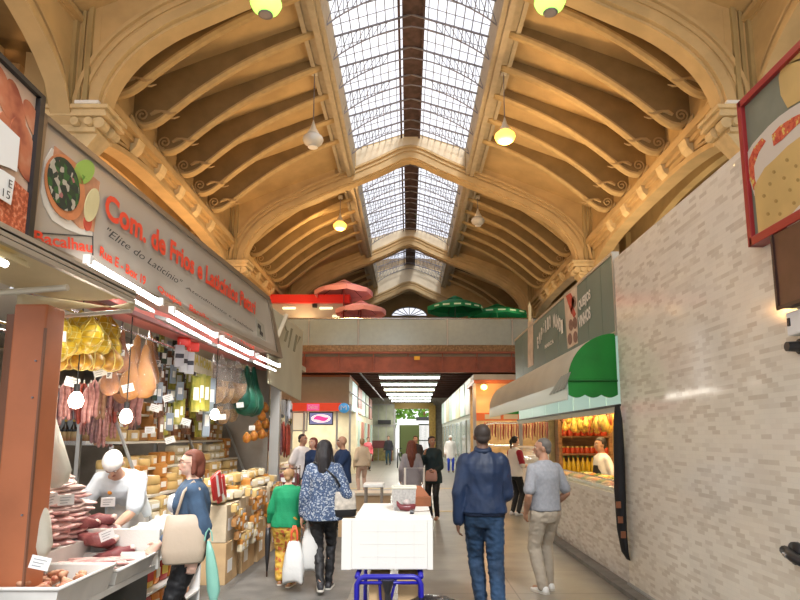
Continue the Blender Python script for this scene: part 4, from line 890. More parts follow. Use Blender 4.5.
def person(label,loc,head,H=1.75,sex='m',lean=0,yaw=0,hyaw=0,hpitch=0,wr=None,feet=None,elb=None,skin='tan',hair='short',hcol=(.03,.02,.015),
           top=None,sleeve=1.0,hem=.86,topw=1.0,topm2=None,bottom=None,legend=.06,bw=1.0,shoe=(.03,.03,.03),vox=.0085,fold=.006,face=True,bulk=1.0,group=None,collar=None,sway=0,glasses=False,shoe_h=.1,open_front=None,drop=0,apron=None,parts=True,spine=None):
    k=H/1.75; t=thing('person',label,'person',loc,head,group); LOCAL[0]=True
    sk=mat('skin_'+skin,SKINS[skin],.5,var=.06,vs=8,sub=.08)
    f=sex=='f'
    sp=spine or {'pel':(sway,0,.90-drop),'wai':(sway*.6,lean*.25,1.07-drop),'che':(0,lean*.7,1.27-drop),'sho':(0,lean*.95,1.41-drop),'nec':(0,lean*1.05,1.485-drop)}
    sp={a:Vector(c) for a,c in sp.items()}
    up=(sp['nec']-sp['che']).normalized(); ly=Vector((math.cos(yaw),math.sin(yaw),0)); fwd=Vector((-math.sin(yaw),math.cos(yaw),0))
    sw=(.165 if f else .19)*bulk**.5; sh={s:sp['sho']+ly*s*(sw-.008)-up*.038 for s in (-1,1)}
    hp={s:sp['pel']+Vector((s*.088,0,0)) for s in (-1,1)}
    wr=wr or {}; feet=feet or {}
    W_={};E_={};A_={};K_={}
    for s in (-1,1):
        tw=Vector(wr.get(s,(s*(sw+.07),.03,.86-drop))); pol=Vector((elb or {}).get(s,(s*.25,-1,-.1)))
        E_[s],W_[s]=ik(sh[s],tw,.30,.255,pol)
        fx,fy=feet.get(s,(s*.10,0))[:2]; fz=feet.get(s,(0,0,0))[2] if len(feet.get(s,()))>2 else 0
        K_[s],A_[s]=ik(hp[s],(fx,fy-.02,.085+fz),.43,.42,(s*.08,1,0))
    def scale(mb): mb.v=[(x*k,y*k,z*k) for x,y,z in mb.v]; return mb
    B=bulk
    def torso(mb,e,z0=None,waist=None):
        ch=.150 if f else .165; wa=(.125 if f else .145); hi=.165 if f else .155
        secs=[(sp['pel']+Vector((0,0,-.10)),hi*.75+e,.085+e,0),(sp['pel'],hi*B+e,.112*B+e,0),(sp['pel'].lerp(sp['wai'],.5),(hi+wa)/2*B+e,.108*B+e,yaw*.3),
              (sp['wai'],wa*B+e,.098*B+e,yaw*.5),(sp['wai'].lerp(sp['che'],.55),(wa*.4+ch*.6)*B+e,.108*B+e,yaw*.8),(sp['che'],ch*B+e,.115*B+e,yaw),(sp['che'].lerp(sp['sho'],.6),(ch+.012)*B+e,.100*B+e,yaw),(sp['sho'],.150*B+e,.078*B+e*.8,yaw),(sp['sho'].lerp(sp['nec'],.6),.088*B+e*.5,.06+e*.5,yaw),(sp['nec'],.055+e*.4,.055+e*.4,yaw)]
        rings(mb,secs)
        if f:
            for s in (-1,1): mb.ell(sp['che']+ly*s*.065+fwd*(.085*B+e*.6)+up*-.0,.058*B,.052*B,.06*B,12,8)
    # ---------------- body (one continuous skin)
    mb=MB(); sq=-.012
    torso(mb,sq)
    nb=sp['nec']; hd=nb+up*.03+fwd*.012+Vector((0,0,.0))
    hc=nb+up*.078+Vector((0,0,.037))+fwd*.022*(1 if lean<.2 else 1.5)
    cap(mb,nb-up*.05,.06*(.85 if f else 1),hc-Vector((0,0,.03)),.052*(.85 if f else 1))
    from mathutils import Euler
    HR=Matrix.Rotation(yaw+hyaw,3,'Z')@Matrix.Rotation(-hpitch,3,'X')
    hs=1.0 if not f else .95
    def hpnt(x,y,z): return hc+HR@Vector((x*hs,y*hs,z*hs))
    H4=HR.to_4x4()
    mb.ell(hpnt(0,-.005,.025),.074*hs,.093*hs,.092*hs,18,12,H4); mb.ell(hpnt(0,.028,-.040),.056*hs,.062*hs,.066*hs,16,10,H4)
    mb.ell(hpnt(0,.062,-.078),.026*hs,.022*hs,.02*hs,10,8,H4)
    mb.ell(hpnt(0,.068,.035),.056*hs,.022*hs,.02*hs,12,8,H4)
    cap(mb,hpnt(0,.083,.015),.009,hpnt(0,.106,-.018),.013); mb.ell(hpnt(0,.082,-.048),.026*hs,.016,.012,10,6,H4)
    for s in (-1,1):
        mb.ell(hpnt(s*.036,.062,-.012),.024,.024,.022,10,8,H4); mb.ell(hpnt(s*.077,-.006,-.004),.009,.019,.031,10,8,H4)
        # arm
        cov=.86
        cap(mb,sh[s],.056*cov*B,E_[s],.041*cov*B); fr_=1 if sleeve<.9 else .86
        mid=E_[s].lerp(W_[s],.35); cap(mb,E_[s],.040*fr_,mid,.043*fr_); cap(mb,mid,.043*fr_,W_[s],.026)
        d=(W_[s]-E_[s]).normalized(); lat=Vector((0,1,0)) if abs(d.y)<.85 else Vector((1,0,0)); lat=(lat-d*lat.dot(d)).normalized(); pn=d.cross(lat)*(-s) # palm normal towards body
        if pn.dot(Vector((-s,0,0)))<0: pn=-pn
        pc=W_[s]+d*.048; M=Matrix((lat,pn,d)).transposed().to_4x4(); mb.ell(pc,.040,.018,.052,12,8,M); cap(mb,W_[s],.026,pc,.022)
        for i,(off,L) in enumerate(((.030,.062),(.0105,.072),(-.0095,.067),(-.029,.052))):
            b0=W_[s]+d*.082+lat*off; b1=b0+(d*.85+pn*.35+lat*off*2).normalized()*L*.52; b2=b1+(d*.35+pn*.85).normalized()*L*.5
            cap(mb,b0-d*.02,.0098,b1,.0088,8); cap(mb,b1,.0088,b2,.0075,8)
        t0=W_[s]+d*.025+lat*.028; t1=t0+(lat*.75+d*.6+pn*.3).normalized()*.038; t2=t1+(d*.9+pn*.35).normalized()*.03; cap(mb,t0,.014,t1,.0115,8); cap(mb,t1,.0115,t2,.009,8)
        # leg
        cv=.74 if bottom else 1
        cap(mb,hp[s],.088*cv*B,K_[s],.056*cv); m2=K_[s].lerp(A_[s],.3); cap(mb,K_[s],.054*cv,m2+Vector((0,-.012,0)),.056*cv); cap(mb,m2+Vector((0,-.012,0)),.056*cv,A_[s],.034)
        cap(mb,A_[s]+Vector((0,-.02,-.035)),.03,A_[s]+Vector((s*.015,.14,-.05)),.028)
    bo=mobj('body',remesh(scale(mb),vox*k,3),sk,t)
    # ---------------- face details
    if face:
        for s in (-1,1):
            mb=MB(); mb.ell(hpnt(s*.031,.079,.012),.0135,.009,.0085,10,8,H4); scale(mb).build('eye',mat('eye_white',(.7,.66,.6),.3),t,smooth=True)
            mb=MB(); mb.ell(hpnt(s*.031,.0865,.012),.006,.0035,.006,8,6,H4); scale(mb).build('iris',BLACK,t,smooth=True)
            mb=MB(); mb.tube([hpnt(s*.015,.092,.031),hpnt(s*.032,.089,.038),hpnt(s*.05,.075,.032)],[.0035,.0045,.0025],6); scale(mb).build('eyebrow',mat('hair_'+str(hcol),hcol,.6),t,smooth=True)
        mb=MB(); mb.tube([hpnt(-.022,.088,-.050),hpnt(0,.0985,-.047),hpnt(.022,.088,-.050)],[.003,.007,.003],8); scale(mb).build('mouth',mat('lips',(.42,.13,.11),.45),t,smooth=True)
        if glasses:
            mb=MB()
            for s in (-1,1):
                mb.tube([hpnt(s*.033+.021*math.cos(q),.100,.012+.018*math.sin(q)) for q in [i*math.pi/6 for i in range(12)]],.0018,5,closed=True); mb.tube([hpnt(s*.055,.098,.015),hpnt(s*.078,.0,.012)],.0018,5)
            mb.tube([hpnt(-.012,.102,.014),hpnt(.012,.102,.014)],.0018,5); scale(mb).build('spectacles',mat('spectacle_frame',(.15,.08,.05),.3),t)
    # ---------------- hair
    hm=mat('hair_'+str(hcol),hcol,.55,var=.35,vs=60,stretch=(1,1,.2),bump=.4,bs=90)
    if hair!='bald':
        mb=MB()
        if hair in('short','buzz'):
            e=.004 if hair=='buzz' else .011
            mb.ell(hpnt(0,-.016,.040),(.076+e)*hs,(.088+e)*hs,(.082+e)*hs,18,12,H4); mb.ell(hpnt(0,-.055,-.015),(.060+e)*hs,(.042+e)*hs,.05,14,8,H4)
        elif hair=='cap':
            mb.ell(hpnt(0,-.004,.045),.086*hs,.104*hs,.078*hs,18,12,H4)
        elif hair=='bob':
            mb.ell(hpnt(0,-.018,.040),.088,.096,.088,18,12,H4)
            for s in (-1,1): cap(mb,hpnt(s*.068,-.012,.03),.030,hpnt(s*.072,-.012,-.07),.030)
            cap(mb,hpnt(0,-.07,.02),.055,hpnt(0,-.065,-.075),.058)
        elif hair=='long':
            mb.ell(hpnt(0,-.018,.040),.092,.098,.090,18,12,H4)
            cap(mb,hpnt(0,-.06,.0),.075,hpnt(0,-.085,-.10),.085); cap(mb,hpnt(0,-.085,-.10),.085,hpnt(0,-.10,-.24),.075); cap(mb,hpnt(-.02,-.11,-.24),.06,hpnt(-.03,-.115,-.36),.03)
            for s in (-1,1): cap(mb,hpnt(s*.068,-.01,.02),.032,hpnt(s*.088,-.02,-.16),.04)
        elif hair=='ponytail':
            mb.ell(hpnt(0,-.014,.038),.083,.096,.088,18,12,H4); cap(mb,hpnt(0,-.10,.045),.030,hpnt(0,-.135,.0),.036); cap(mb,hpnt(0,-.135,0),.036,hpnt(0,-.13,-.16),.014)
        elif hair=='bun':
            mb.ell(hpnt(0,-.018,.036),.086,.095,.086,18,12,H4); mb.ell(hpnt(0,-.085,-.035),.045,.035,.04)
        elif hair=='vlong':
            mb.ell(hpnt(0,-.018,.040),.095,.10,.09,18,12,H4); cap(mb,hpnt(0,-.06,0),.085,hpnt(0,-.10,-.25),.10); cap(mb,hpnt(0,-.10,-.25),.10,hpnt(0,-.11,-.45),.06)
            for s in (-1,1): cap(mb,hpnt(s*.06,-.02,.02),.05,hpnt(s*.11,-.05,-.36),.045)
        if hair not in('buzz','cap'): pass
        # the hair is cut back so the face stays clear
        me=remesh(scale(mb),.008*k,2,.004 if hair in('long','bob','vlong','ponytail') else .0015,26,3,(1,1,.25))
        if hair in('short','buzz','bob','long','ponytail','bun','vlong'):
            inv=HR.transposed(); bmh=bmesh.new(); bmh.from_mesh(me)
            for v in bmh.verts:
                q=inv@(Vector(v.co)/k-hc); lim=.052 if q.z>.075 else (.006 if q.z>-.2 else 1)
                if q.y>lim and q.z<.082: q=Vector((q.x*.90,min(q.y,lim+.0),q.z)); v.co=(hc+HR@q)*k
            bmh.to_mesh(me); bmh.free()
        mobj('white_cap' if hair=='cap' else 'hair',me,mat('cotton_cap',(.85,.85,.84),.7,bump=.2,bs=30) if hair=='cap' else hm,t)
    # ---------------- trousers
    if bottom:
        mb=MB(); hi=.165 if f else .155
        rings(mb,[(sp['pel']+Vector((0,0,-.13)),hi*.8,.10*B,0),(sp['pel']+Vector((0,0,-.02)),hi*B+.014,.120*B+.01,0),(sp['pel']+Vector((0,0,.08)),hi*.95*B+.008,.112*B+.008,0),(sp['wai']+Vector((0,0,-.02)),.135*B+.008,.105*B+.004,0)])
        for s in (-1,1):
            cap(mb,hp[s]+Vector((0,0,-.03)),.094*B*bw**.5,K_[s],.066*bw); end=K_[s].lerp(A_[s],1-(legend-.06)/.42); cap(mb,K_[s],.066*bw,K_[s].lerp(end,.4),.062*bw); cap(mb,K_[s].lerp(end,.4),.062*bw,end+Vector((0,0,-.01)),.050*bw)
        mobj('trousers',remesh(scale(mb),vox*1.2*k,3,fold*1.1,11,seed=len(label),fz=(1,1,1.5)),bottom,t)
    for s in (-1,1):
        c=A_[s]; mb=MB(); M=Matrix.Identity(4); y0=c.y
        zf=c.z-.085
        rr=[]
        for (dy,w,h) in ((-.075,.026,.055),(-.055,.036,.085 if shoe_h>.05 else .03),(-.01,.038,.095 if shoe_h>.05 else .03),(.06,.042,.062 if shoe_h>.05 else .03),(.12,.046,.048 if shoe_h>.05 else .025),(.165,.040,.038),(.192,.022,.022)):
            rr.append([Vector((c.x+s*(.0+dy*.08)+w*math.cos(q),y0+dy,zf+max(0.002,h*.5+h*.5*math.sin(q)))) for q in [2*math.pi*j/14 for j in range(14)]])
        mb.loft(rr); sh_=scale(mb).build('shoe',mat('shoe_'+str(shoe),shoe,.5),t,smooth=True)
        if parts:
            mb=MB(); mb.loft([[Vector((c.x+s*dy*.08+(w+.004)*a,y0+dy,z)) for (a,z) in ((-1,zf),(1,zf),(1,zf+.022),(-1,zf+.022))] for dy,w in ((-.08,.022),(-.05,.036),(.0,.038),(.06,.042),(.12,.046),(.17,.036),(.197,.012))]); scale(mb).build('sole',mat('pale_sole',(.6,.57,.5),.6),sh_)
    # ---------------- top
    if top:
        mb=MB(); e=.012*topw; hz=hem
        ch=.150 if f else .165; wa=(.13 if f else .15); hi=.17 if f else .16
        pl=sp['pel']; low=pl+Vector((0,0,hem-.90+drop)) if spine is None else pl
        secs=[(low,hi*B+e+.012*topw,.118*B+e+.01,0),(low.lerp(pl,.5)+Vector((0,0,.03)),hi*B+e+.01*topw,.118*B+e+.008,0),
              (sp['wai'],wa*B+e*1.4,.105*B+e*1.3,yaw*.5),(sp['wai'].lerp(sp['che'],.5),(wa*.4+ch*.6)*B+e,.112*B+e,yaw*.8),(sp['che'],ch*B+e+.004,.120*B+e,yaw),(sp['che'].lerp(sp['sho'],.6),(ch+.015)*B+e,.104*B+e,yaw),(sp['sho'],.156*B+e,.082*B+e*.8,yaw),(sp['sho'].lerp(sp['nec'],.55),.096*B+e*.6,.065+e*.5,yaw),(sp['nec']+up*(.012 if collar else -.012),.060+e*.5,.060+e*.5,yaw)]
        if collar: secs.append((sp['nec']+up*.04,.062+e*.5,.062+e*.5,yaw))
        rings(mb,secs)
        if f:
            for s in (-1,1): mb.ell(sp['che']+ly*s*.065+fwd*(.085*B+e),.062*B,.056*B,.064*B,12,8)
        for s in (-1,1):
            ee=.010*topw
            cap(mb,sh[s]-ly*s*.02,.056*B+ee,sh[s].lerp(E_[s],min(1,sleeve*2)),(.050*B if sleeve>=.5 else .056*B)+ee)
            if sleeve>.5: cap(mb,E_[s],.047*B+ee,E_[s].lerp(W_[s],(sleeve-.5)*2*.96),(.034+ee*.8)*(.5+.5*B))
        mobj('shirt' if topw<1.6 else 'jacket',remesh(scale(mb),vox*1.15*k,3,fold,8,seed=len(label)*1.3,fz=(1,1,.6)),top,t)
    if topm2: # sleeves-coloured waistband / undershirt panel seen at the front
        mb=MB(); secs=[(sp['wai'].lerp(sp['che'],q)+fwd*.055,.075,.085,yaw) for q in (-.6,0,.5,1.0)]+[(sp['sho']+fwd*.04,.05,.045,yaw)]
        rings(mb,secs); 
        if f:
            mb.ell(sp['che']+fwd*(.135*B),.095*B,.05,.07*B,12,8)
        mobj('undershirt',remesh(scale(mb),vox*1.2*k,3,.003,9),topm2,t)
    if apron:
        mb=MB(); secs=[(sp['pel']+Vector((0,.05,-.28)),.19,.12,0),(sp['pel']+Vector((0,.05,0)),.18,.115,0),(sp['wai']+fwd*.045,.155,.11,yaw),(sp['che']+fwd*.04,.11,.105,yaw)]
        rings(mb,secs); mobj('apron',remesh(scale(mb),.012*k,2,.004,9),apron,t)
    LOCAL[0]=False
    t['k']=k; KK={'W':W_,'E':E_,'sh':sh,'t':t,'k':k,'nec':sp['nec'],'pel':sp['pel'],'hc':hc}
    del t['k']
    def world(v): 
        v=Vector(v)*k; c,s=math.cos(head),math.sin(head); return Vector((loc[0]+v.x*c-v.y*s,loc[1]+v.x*s+v.y*c,loc[2]+v.z))
    KK['w']=world; return KK
def G(px,py): return U(px,py,z=0)
denim=mat('blue_denim',(.016,.045,.098),.8,var=.45,vs=7,bump=.15,bs=150,stretch=(1,1,.5))
navy=mat('navy_nylon',(.007,.021,.060),.55,var=.25,vs=6,bump=.15,bs=25)
# --- man in navy jacket walking away
P=person('heavyset bald person in navy jacket and blue jeans walking away down the aisle',(.73,6.15,0),0.0,1.80,bulk=1.04,skin='dark',hair='buzz',hcol=(.035,.025,.02),top=navy,topw=2.3,hem=.90,bottom=denim,bw=1.18,
   wr={-1:(-.24,-.02,.82),1:(.17,.25,1.06)},elb={-1:(-.3,-.6,0),1:(.25,-1,-.5)},feet={-1:(-.03,.05),1:(.10,-.16)},shoe=(.16,.06,.035),fold=.010,collar=None,face=True,sway=.0)
LOCAL[0]=True
mb=MB(); kk=P['k']; z=.90
rings(mb,[(Vector((0,0,.875)),.19,.135,0),(Vector((0,0,.885)),.203,.15,0),(Vector((0,0,.925)),.203,.15,0),(Vector((0,0,.94)),.19,.14,0)]); mb.v=[(a*kk,b_*kk,c*kk) for a,b_,c in mb.v]; mb.build('waistband',mat('navy_ribbing',(.006,.016,.045),.7,bump=.5,bs=120),P['t'],smooth=True)
mb=MB(); rings(mb,[(P['nec']+Vector((0,0,-.03)),.092,.084,0),(P['nec']+Vector((0,-.005,.008)),.082,.078,0),(P['nec']+Vector((0,-.008,.018)),.073,.07,0)]); mb.v=[(a*kk,b_*kk,c*kk) for a,b_,c in mb.v]; mb.build('collar',mat('navy_collar',(.006,.018,.05),.6),P['t'],smooth=True)
for s in (-1,1):
    mb=MB(); mb.box(s*.035,s*.145,-.142,-.137,.72,.84); mb.v=[(a*kk,b_*kk+(-.0),c*kk) for a,b_,c in mb.v]
LOCAL[0]=False
# --- man in grey t-shirt standing
heather=mat('heather_grey_cotton',(.30,.31,.335),.85,var=.1,vs=30)
khaki=mat('stone_chino',(.43,.37,.29),.8,var=.12,vs=4)
P=person('person with short grey hair in grey t-shirt and stone trousers looking aside',(1.50,6.95,0),math.radians(24),1.66,bulk=1.03,skin='tan',hair='buzz',hcol=(.13,.115,.10),top=heather,sleeve=.40,topw=1.0,hem=.90,bottom=khaki,bw=1.22,
   wr={-1:(-.20,.10,.87),1:(.20,.13,.93)},elb={-1:(-.6,-1,0),1:(.5,-1,0)},feet={-1:(-.07,.02),1:(.10,.13)},shoe=(.80,.79,.76),hyaw=math.radians(55),fold=.006)
# --- woman with blue patterned blouse
blouse=tex_mat('blue_white_blouse','cells',[(.03,.055,.12),(.07,.11,.20),(.36,.40,.45),(.05,.085,.16)],85,pos=[0,.3,.55,.72],rough=.8)
blackp=mat('black_leggings',(.012,.012,.014),.6,var=.2,bump=.1,bs=60)
P=person('person with long dark hair in blue and white patterned blouse and black leggings walking away',(-.93,7.0,0),math.radians(3),1.64,'f',skin='tan',hair='long',hcol=(.012,.010,.012),top=blouse,topw=2.0,hem=.80,bottom=blackp,bw=.92,bulk=1.08,sleeve=.93,
   wr={-1:(-.25,.02,.80),1:(.20,.20,1.08)},elb={-1:(-.3,-1,0),1:(.4,-1,-.3)},feet={-1:(.0,-.16,.05),1:(.07,.14)},shoe=(.02,.02,.025),fold=.010,sway=0)
W2=P
# --- short woman in green
green=mat('emerald_knit',(.004,.22,.09),.8,bump=.25,bs=120,var=.12,vs=5)
yellowp=tex_mat('ochre_patterned_trousers','cells',[(.55,.30,.03),(.62,.40,.06),(.50,.12,.04),(.58,.36,.08),(.62,.48,.2)],32,pos=[0,.35,.6,.72,.9],rough=.8)
P=person('short person in green top and yellow patterned trousers with sandy hair, walking away',(-1.38,7.25,0),math.radians(-5),1.31,'f',skin='light',hair='bun',hcol=(.30,.17,.08),top=green,topw=1.2,hem=.86,bottom=yellowp,bw=1.55,bulk=1.22,sleeve=.82,lean=.06,
   wr={-1:(-.29,.08,.84),1:(.24,.10,.82)},feet={-1:(-.09,.08),1:(.09,-.06)},shoe=(.35,.17,.07),shoe_h=.02,fold=.007,legend=.10)
G2=P
# --- denim jacket woman in profile
dj=mat('denim_jacket',(.05,.095,.165),.8,var=.28,vs=9,bump=.15,bs=130)
P=person('person with auburn bob and glasses in denim jacket and black trousers by the cheeses',(-1.68,4.95,0),math.radians(112),1.575,'f',yaw=0,skin='pale',hair='bob',hcol=(.16,.045,.025),top=dj,topw=1.7,hem=.98,topm2=mat('pale_blue_top',(.62,.68,.74),.8),bottom=blackp,bw=1.12,bulk=1.13,sleeve=.9,
   wr={-1:(-.23,-.03,.84),1:(.14,.24,.92)},elb={-1:(-.2,-1,0),1:(.3,-1,0)},feet={-1:(-.09,.05),1:(.09,-.03)},hyaw=math.radians(4),glasses=True,fold=.008,shoe=(.02,.02,.02))
D2=P
# --- butcher bending over the counter (faces the camera)
wht=mat('butcher_white',(.60,.65,.70),.8,var=.05,vs=4)
P=person('person in white coat and white cap bending over the meat counter',(-2.60,5.85,0),math.radians(184),1.74,skin='light',hair='cap',top=wht,topw=1.4,sleeve=.44,hem=.86,bottom=mat('white_trousers',(.7,.7,.7),.8),bulk=1.08,
   spine={'pel':(0,-.10,.92),'wai':(0,-.04,1.06),'che':(0,.10,1.20),'sho':(0,.19,1.30),'nec':(0,.245,1.335)},hpitch=math.radians(62),wr={-1:(-.05,.46,.86),1:(.14,.44,.86)},elb={-1:(-1,-.3,.0),1:(1,-.3,0)},fold=.008,apron=mat('butcher_apron',(.72,.70,.68),.8,var=.06),face=True)
LOCAL[0]=True; kk=P['k']
mb=MB(); mb.ell((.05*kk,.24*kk,1.17*kk),.022,.012,.022); mb.build('badge',mat('orange_badge',(.75,.3,.04),.5),P['t'],smooth=True)
LOCAL[0]=False
# --- dark haired woman standing mid-aisle
teal=mat('dark_teal_blouse',(.012,.03,.035),.7,var=.2)
P=person('person with dark ponytail in black top holding a pink handbag, walking forward mid-aisle',(.50,12.9,0),math.radians(162),1.69,'f',skin='tan',hair='ponytail',hcol=(.015,.01,.01),top=teal,topw=1.8,hem=.74,bottom=blackp,sleeve=.9,vox=.012,wr={-1:(-.10,.24,1.0),1:(.10,.24,1.36)},elb={-1:(-.4,-1,0),1:(.4,-.3,-1)},feet={-1:(-.10,.03),1:(.08,-.10)},shoe=(.35,.18,.1),hyaw=math.radians(38),parts=False)
P3=P
P=person('person with very long auburn hair seen from behind beside a white chair frame',(.07,12.6,0),math.radians(0),1.60,'f',skin='light',hair='vlong',hcol=(.17,.045,.025),top=mat('grey_lilac_top',(.34,.32,.35),.8,var=.1),topw=1.5,hem=.72,bottom=mat('grey_trousers',(.2,.2,.22),.8),vox=.012,parts=False,face=False)
P=person('person with black ponytail in white and maroon top facing the right-hand deli case',(2.30,13.55,0),math.radians(-62),1.69,'f',skin='light',hair='ponytail',hcol=(.012,.01,.01),top=mat('white_cotton_top',(.74,.70,.68),.8),topw=1.3,hem=.84,bottom=blackp,vox=.012,sleeve=.5,wr={-1:(-.12,.30,1.05),1:(.18,.28,1.05)},shoe=(.7,.7,.7),parts=False)
P['t']['label']='person with black ponytail in white and maroon top facing the deli case'
LOCAL[0]=True
for s in (-1,1):
    mb=MB(); kk=P['k']; cap(mb,P['sh'][s]*kk+Vector((0,0,-.02)),.078*kk,P['sh'][s].lerp(P['E'][s],.85)*kk,.066*kk); mb.build('maroon_sleeve',mat('maroon_cotton',(.30,.015,.03),.8),P['t'],smooth=True)
LOCAL[0]=False
P=person('person in long white coat and bright blue trousers standing far down the aisle',(2.0,29.5,0),math.radians(180),1.74,skin='tan',hair='cap',top=mat('white_cotton_top',(.74,.70,.68)),topw=2,hem=.62,bottom=mat('royal_blue_cotton',(.02,.06,.5),.8),vox=.02,parts=False)
# --- group by the kiosk
P=person('person with receding dark hair in white shirt standing at the delicatessen counter',(-2.18,12.9,0),math.radians(-115),1.73,skin='tan',hair='buzz',hcol=(.02,.015,.012),top=mat('white_cotton_top',(.74,.7,.68)),topw=1.6,sleeve=.38,hem=.84,bottom=mat('dark_green_trousers',(.02,.06,.05),.8),vox=.012,bulk=1.15,parts=False)
P=person('bald person in navy sweater with folded arms beside the white tall table',(-1.20,11.6,0),math.radians(118),1.69,skin='tan',hair='bald',top=mat('navy_knit',(.012,.03,.085),.85,bump=.2,bs=100),topw=1.7,sleeve=.97,hem=.84,bottom=mat('grey_trousers',(.2,.2,.22)),vox=.012,wr={-1:(.10,.24,1.16),1:(-.12,.22,1.18)},elb={-1:(-1,.1,-.6),1:(1,.1,-.6)},parts=False,bulk=1.1)
P=person('person with dark red hair half hidden behind the patterned blouse',(-1.85,12.3,0),math.radians(150),1.66,'f',skin='light',hair='bob',hcol=(.14,.03,.02),top=mat('navy_knit',(.012,.03,.085)),bottom=blackp,vox=.014,parts=False)
P=person('person in beige shawl and dark skirt standing by the kiosk corner',(-1.35,18.5,0),math.radians(20),1.62,'f',skin='tan',hair='short',hcol=(.3,.2,.12),top=mat('beige_shawl',(.55,.47,.36),.85),topw=3,hem=.86,bottom=mat('pinkish_trousers',(.5,.36,.3),.8),vox=.014,parts=False)
P=person('person in pink and blue top far down the aisle by the kiosk row',(-1.98,31,0),math.radians(190),1.64,'f',skin='light',hair='short',hcol=(.1,.04,.03),top=mat('pink_top',(.75,.14,.17),.8),bottom=mat('dark_teal_trousers',(.02,.06,.09),.8),vox=.02,parts=False)
P=person('person in dark clothes far down the aisle before the olive shop front',(-1.15,37,0),math.radians(170),1.72,skin='light',hair='short',top=mat('charcoal_top',(.03,.03,.04),.8),bottom=mat('dark_teal_trousers',(.02,.06,.09)),vox=.02,parts=False)
P=person('person in dark clothes seen behind the black-topped walker near the exit',(.25,20.5,0),math.radians(175),1.70,skin='light',hair='short',top=mat('charcoal_top',(.03,.03,.04)),bottom=mat('dark_teal_trousers',(.02,.06,.09)),vox=.02,parts=False)
P=person('shop assistant in white shirt and dark apron behind the food display',(3.05,9.9,0),math.radians(100),1.66,skin='tan',hair='short',top=mat('white_cotton_top',(.74,.7,.68)),sleeve=.4,bottom=blackp,apron=mat('black_apron',(.02,.02,.02),.7),vox=.014,parts=False)
P=person('shop assistant in white cap behind the pale delicatessen shelves',(-4.4,13.2,0),math.radians(-60),1.62,skin='tan',hair='cap',top=wht,bottom=blackp,vox=.016,parts=False) 
# ================================================================ GOODS
R=random.Random(11); LOCAL[0]=True
PLAST=mat('clear_plastic',(.85,.86,.88),.12,alpha=.07)
MILKY=mat('milky_bag',(.80,.79,.74),.35,alpha=.8,bump=.5,bs=18)
CARD=mat('cardboard',(.56,.38,.20),.8,var=.12,vs=5); 
def P0(name,label,cat,group=None):
    t=thing(name,label,cat,(0,0,0),0,group); t['used']=0; return t
protos=[]
def place(pr,loc,scale=1,rz=0,rot=None,label=None,group=None):
    """first use moves the prototype itself, then copies"""
    loc=Vector(loc)
    if pr.get('used')==0:
        KC[pr.name]=[(c,[(d,[]) for d in COL.objects if d.parent==c]) for c in COL.objects if c.parent==pr]
        pr['used']=1; pr.location=loc; pr.rotation_euler=rot or (0,0,rz); pr.scale=scale if isinstance(scale,(tuple,list)) else (scale,)*3
        if label: pr['label']=label
        if group: pr['group']=group
        return pr
    return dup(pr,loc,rz,label,group,scale,rot)
def drop(prof,n=14,lump=0,seed=0,sx=1,sy=1):
    mb=MB(); mb.lathe(prof,(0,0,0),n,sx=sx,sy=sy)
    if lump:
        vv=[]
        for v in mb.v:
            d=mnoise.noise(Vector(v)*6+Vector((seed,0,0)))*lump; r=math.hypot(v[0],v[1]) or 1; vv.append((v[0]*(1+d/r*.5 if r>.02 else 1),v[1]*(1+d/r*.5 if r>.02 else 1),v[2]))
        mb.v=vv
    return mb
# hanging goods: top at origin, unit height 1 downward
def hanging(name,label,cat,group,body,m,bag=None,bagm=None,tagc=None,cordl=.12):
    t=P0(name,label,cat,group); body.build('body' ,m,t,smooth=True,auto=60)
    if bag: bag.build('wrapping',bagm or PLAST,t,smooth=True)
    b=MB(); b.tube([(0,0,.0),(0,0,cordl)],.006,4); b.build('cord',mat('white_string',(.7,.68,.6),.8),t)
    if tagc: 
        x,y,z,w,h=tagc; b=MB(); b.box(x-w/2,x+w/2,y-.006,y,z-h/2,z+h/2); b.build('paper_label',PAPER,t)
        b=MB(); 
        for i in range(3): b.box(x-w*.35,x+w*.3-.02*i,y-.009,y-.006,z+h*(.25-.22*i)-.01,z+h*(.25-.22*i)+.01)
        b.build('print',INK,t)
    return t
YEL=mat('yellow_wax',(.66,.44,.015),.35,var=.35,vs=4,col2=(.48,.30,.02)); YNET=tex_mat('yellow_net','cells',[(.85,.70,.10),(.75,.62,.15),(.80,.75,.45)],30,pos=[0,.4,.7],rough=.5)
HAM=mat('smoked_ham',(.42,.16,.04),.45,col2=(.25,.09,.035),vs=4,bump=.3,bs=8); HAM2=mat('golden_ham',(.55,.25,.045),.45,col2=(.45,.18,.04),vs=3,bump=.3,bs=8)
hamP=[(.02,0),(.05,-.08),(.07,-.25),(.13,-.45),(.19,-.65),(.21,-.80),(.16,-.93),(.07,-.99),(.01,-1)]
def mk_ham(m,i): return hanging('smoked_ham',['dark smoked ham leg hanging in clear wrap behind the yellow cheeses','golden smoked ham leg hanging beside the yellow cheeses'][i],'ham',['dark hams on the rail','golden hams on the rail'][i],drop(hamP,14,.05,i*3,1,.6),m,drop([(r*1.12+.01,z*1.02+.03) for r,z in hamP],14,.05,i*3+1,1,.65),PLAST,(0,-.16,-.55,.12,.14) if i==0 else None)
ham1=mk_ham(HAM,0); ham2=mk_ham(HAM2,1)
provP=[(.03,0),(.06,-.06),(.10,-.14),(.24,-.3),(.33,-.52),(.34,-.72),(.25,-.90),(.08,-.99),(.01,-1)]
prov=hanging('provolone_cheese','yellow waxed cheese hanging in a net over the stall front','cheese','yellow cheeses hanging in nets',drop(provP,14,.06,2),YEL,None,None,None)
b=MB()
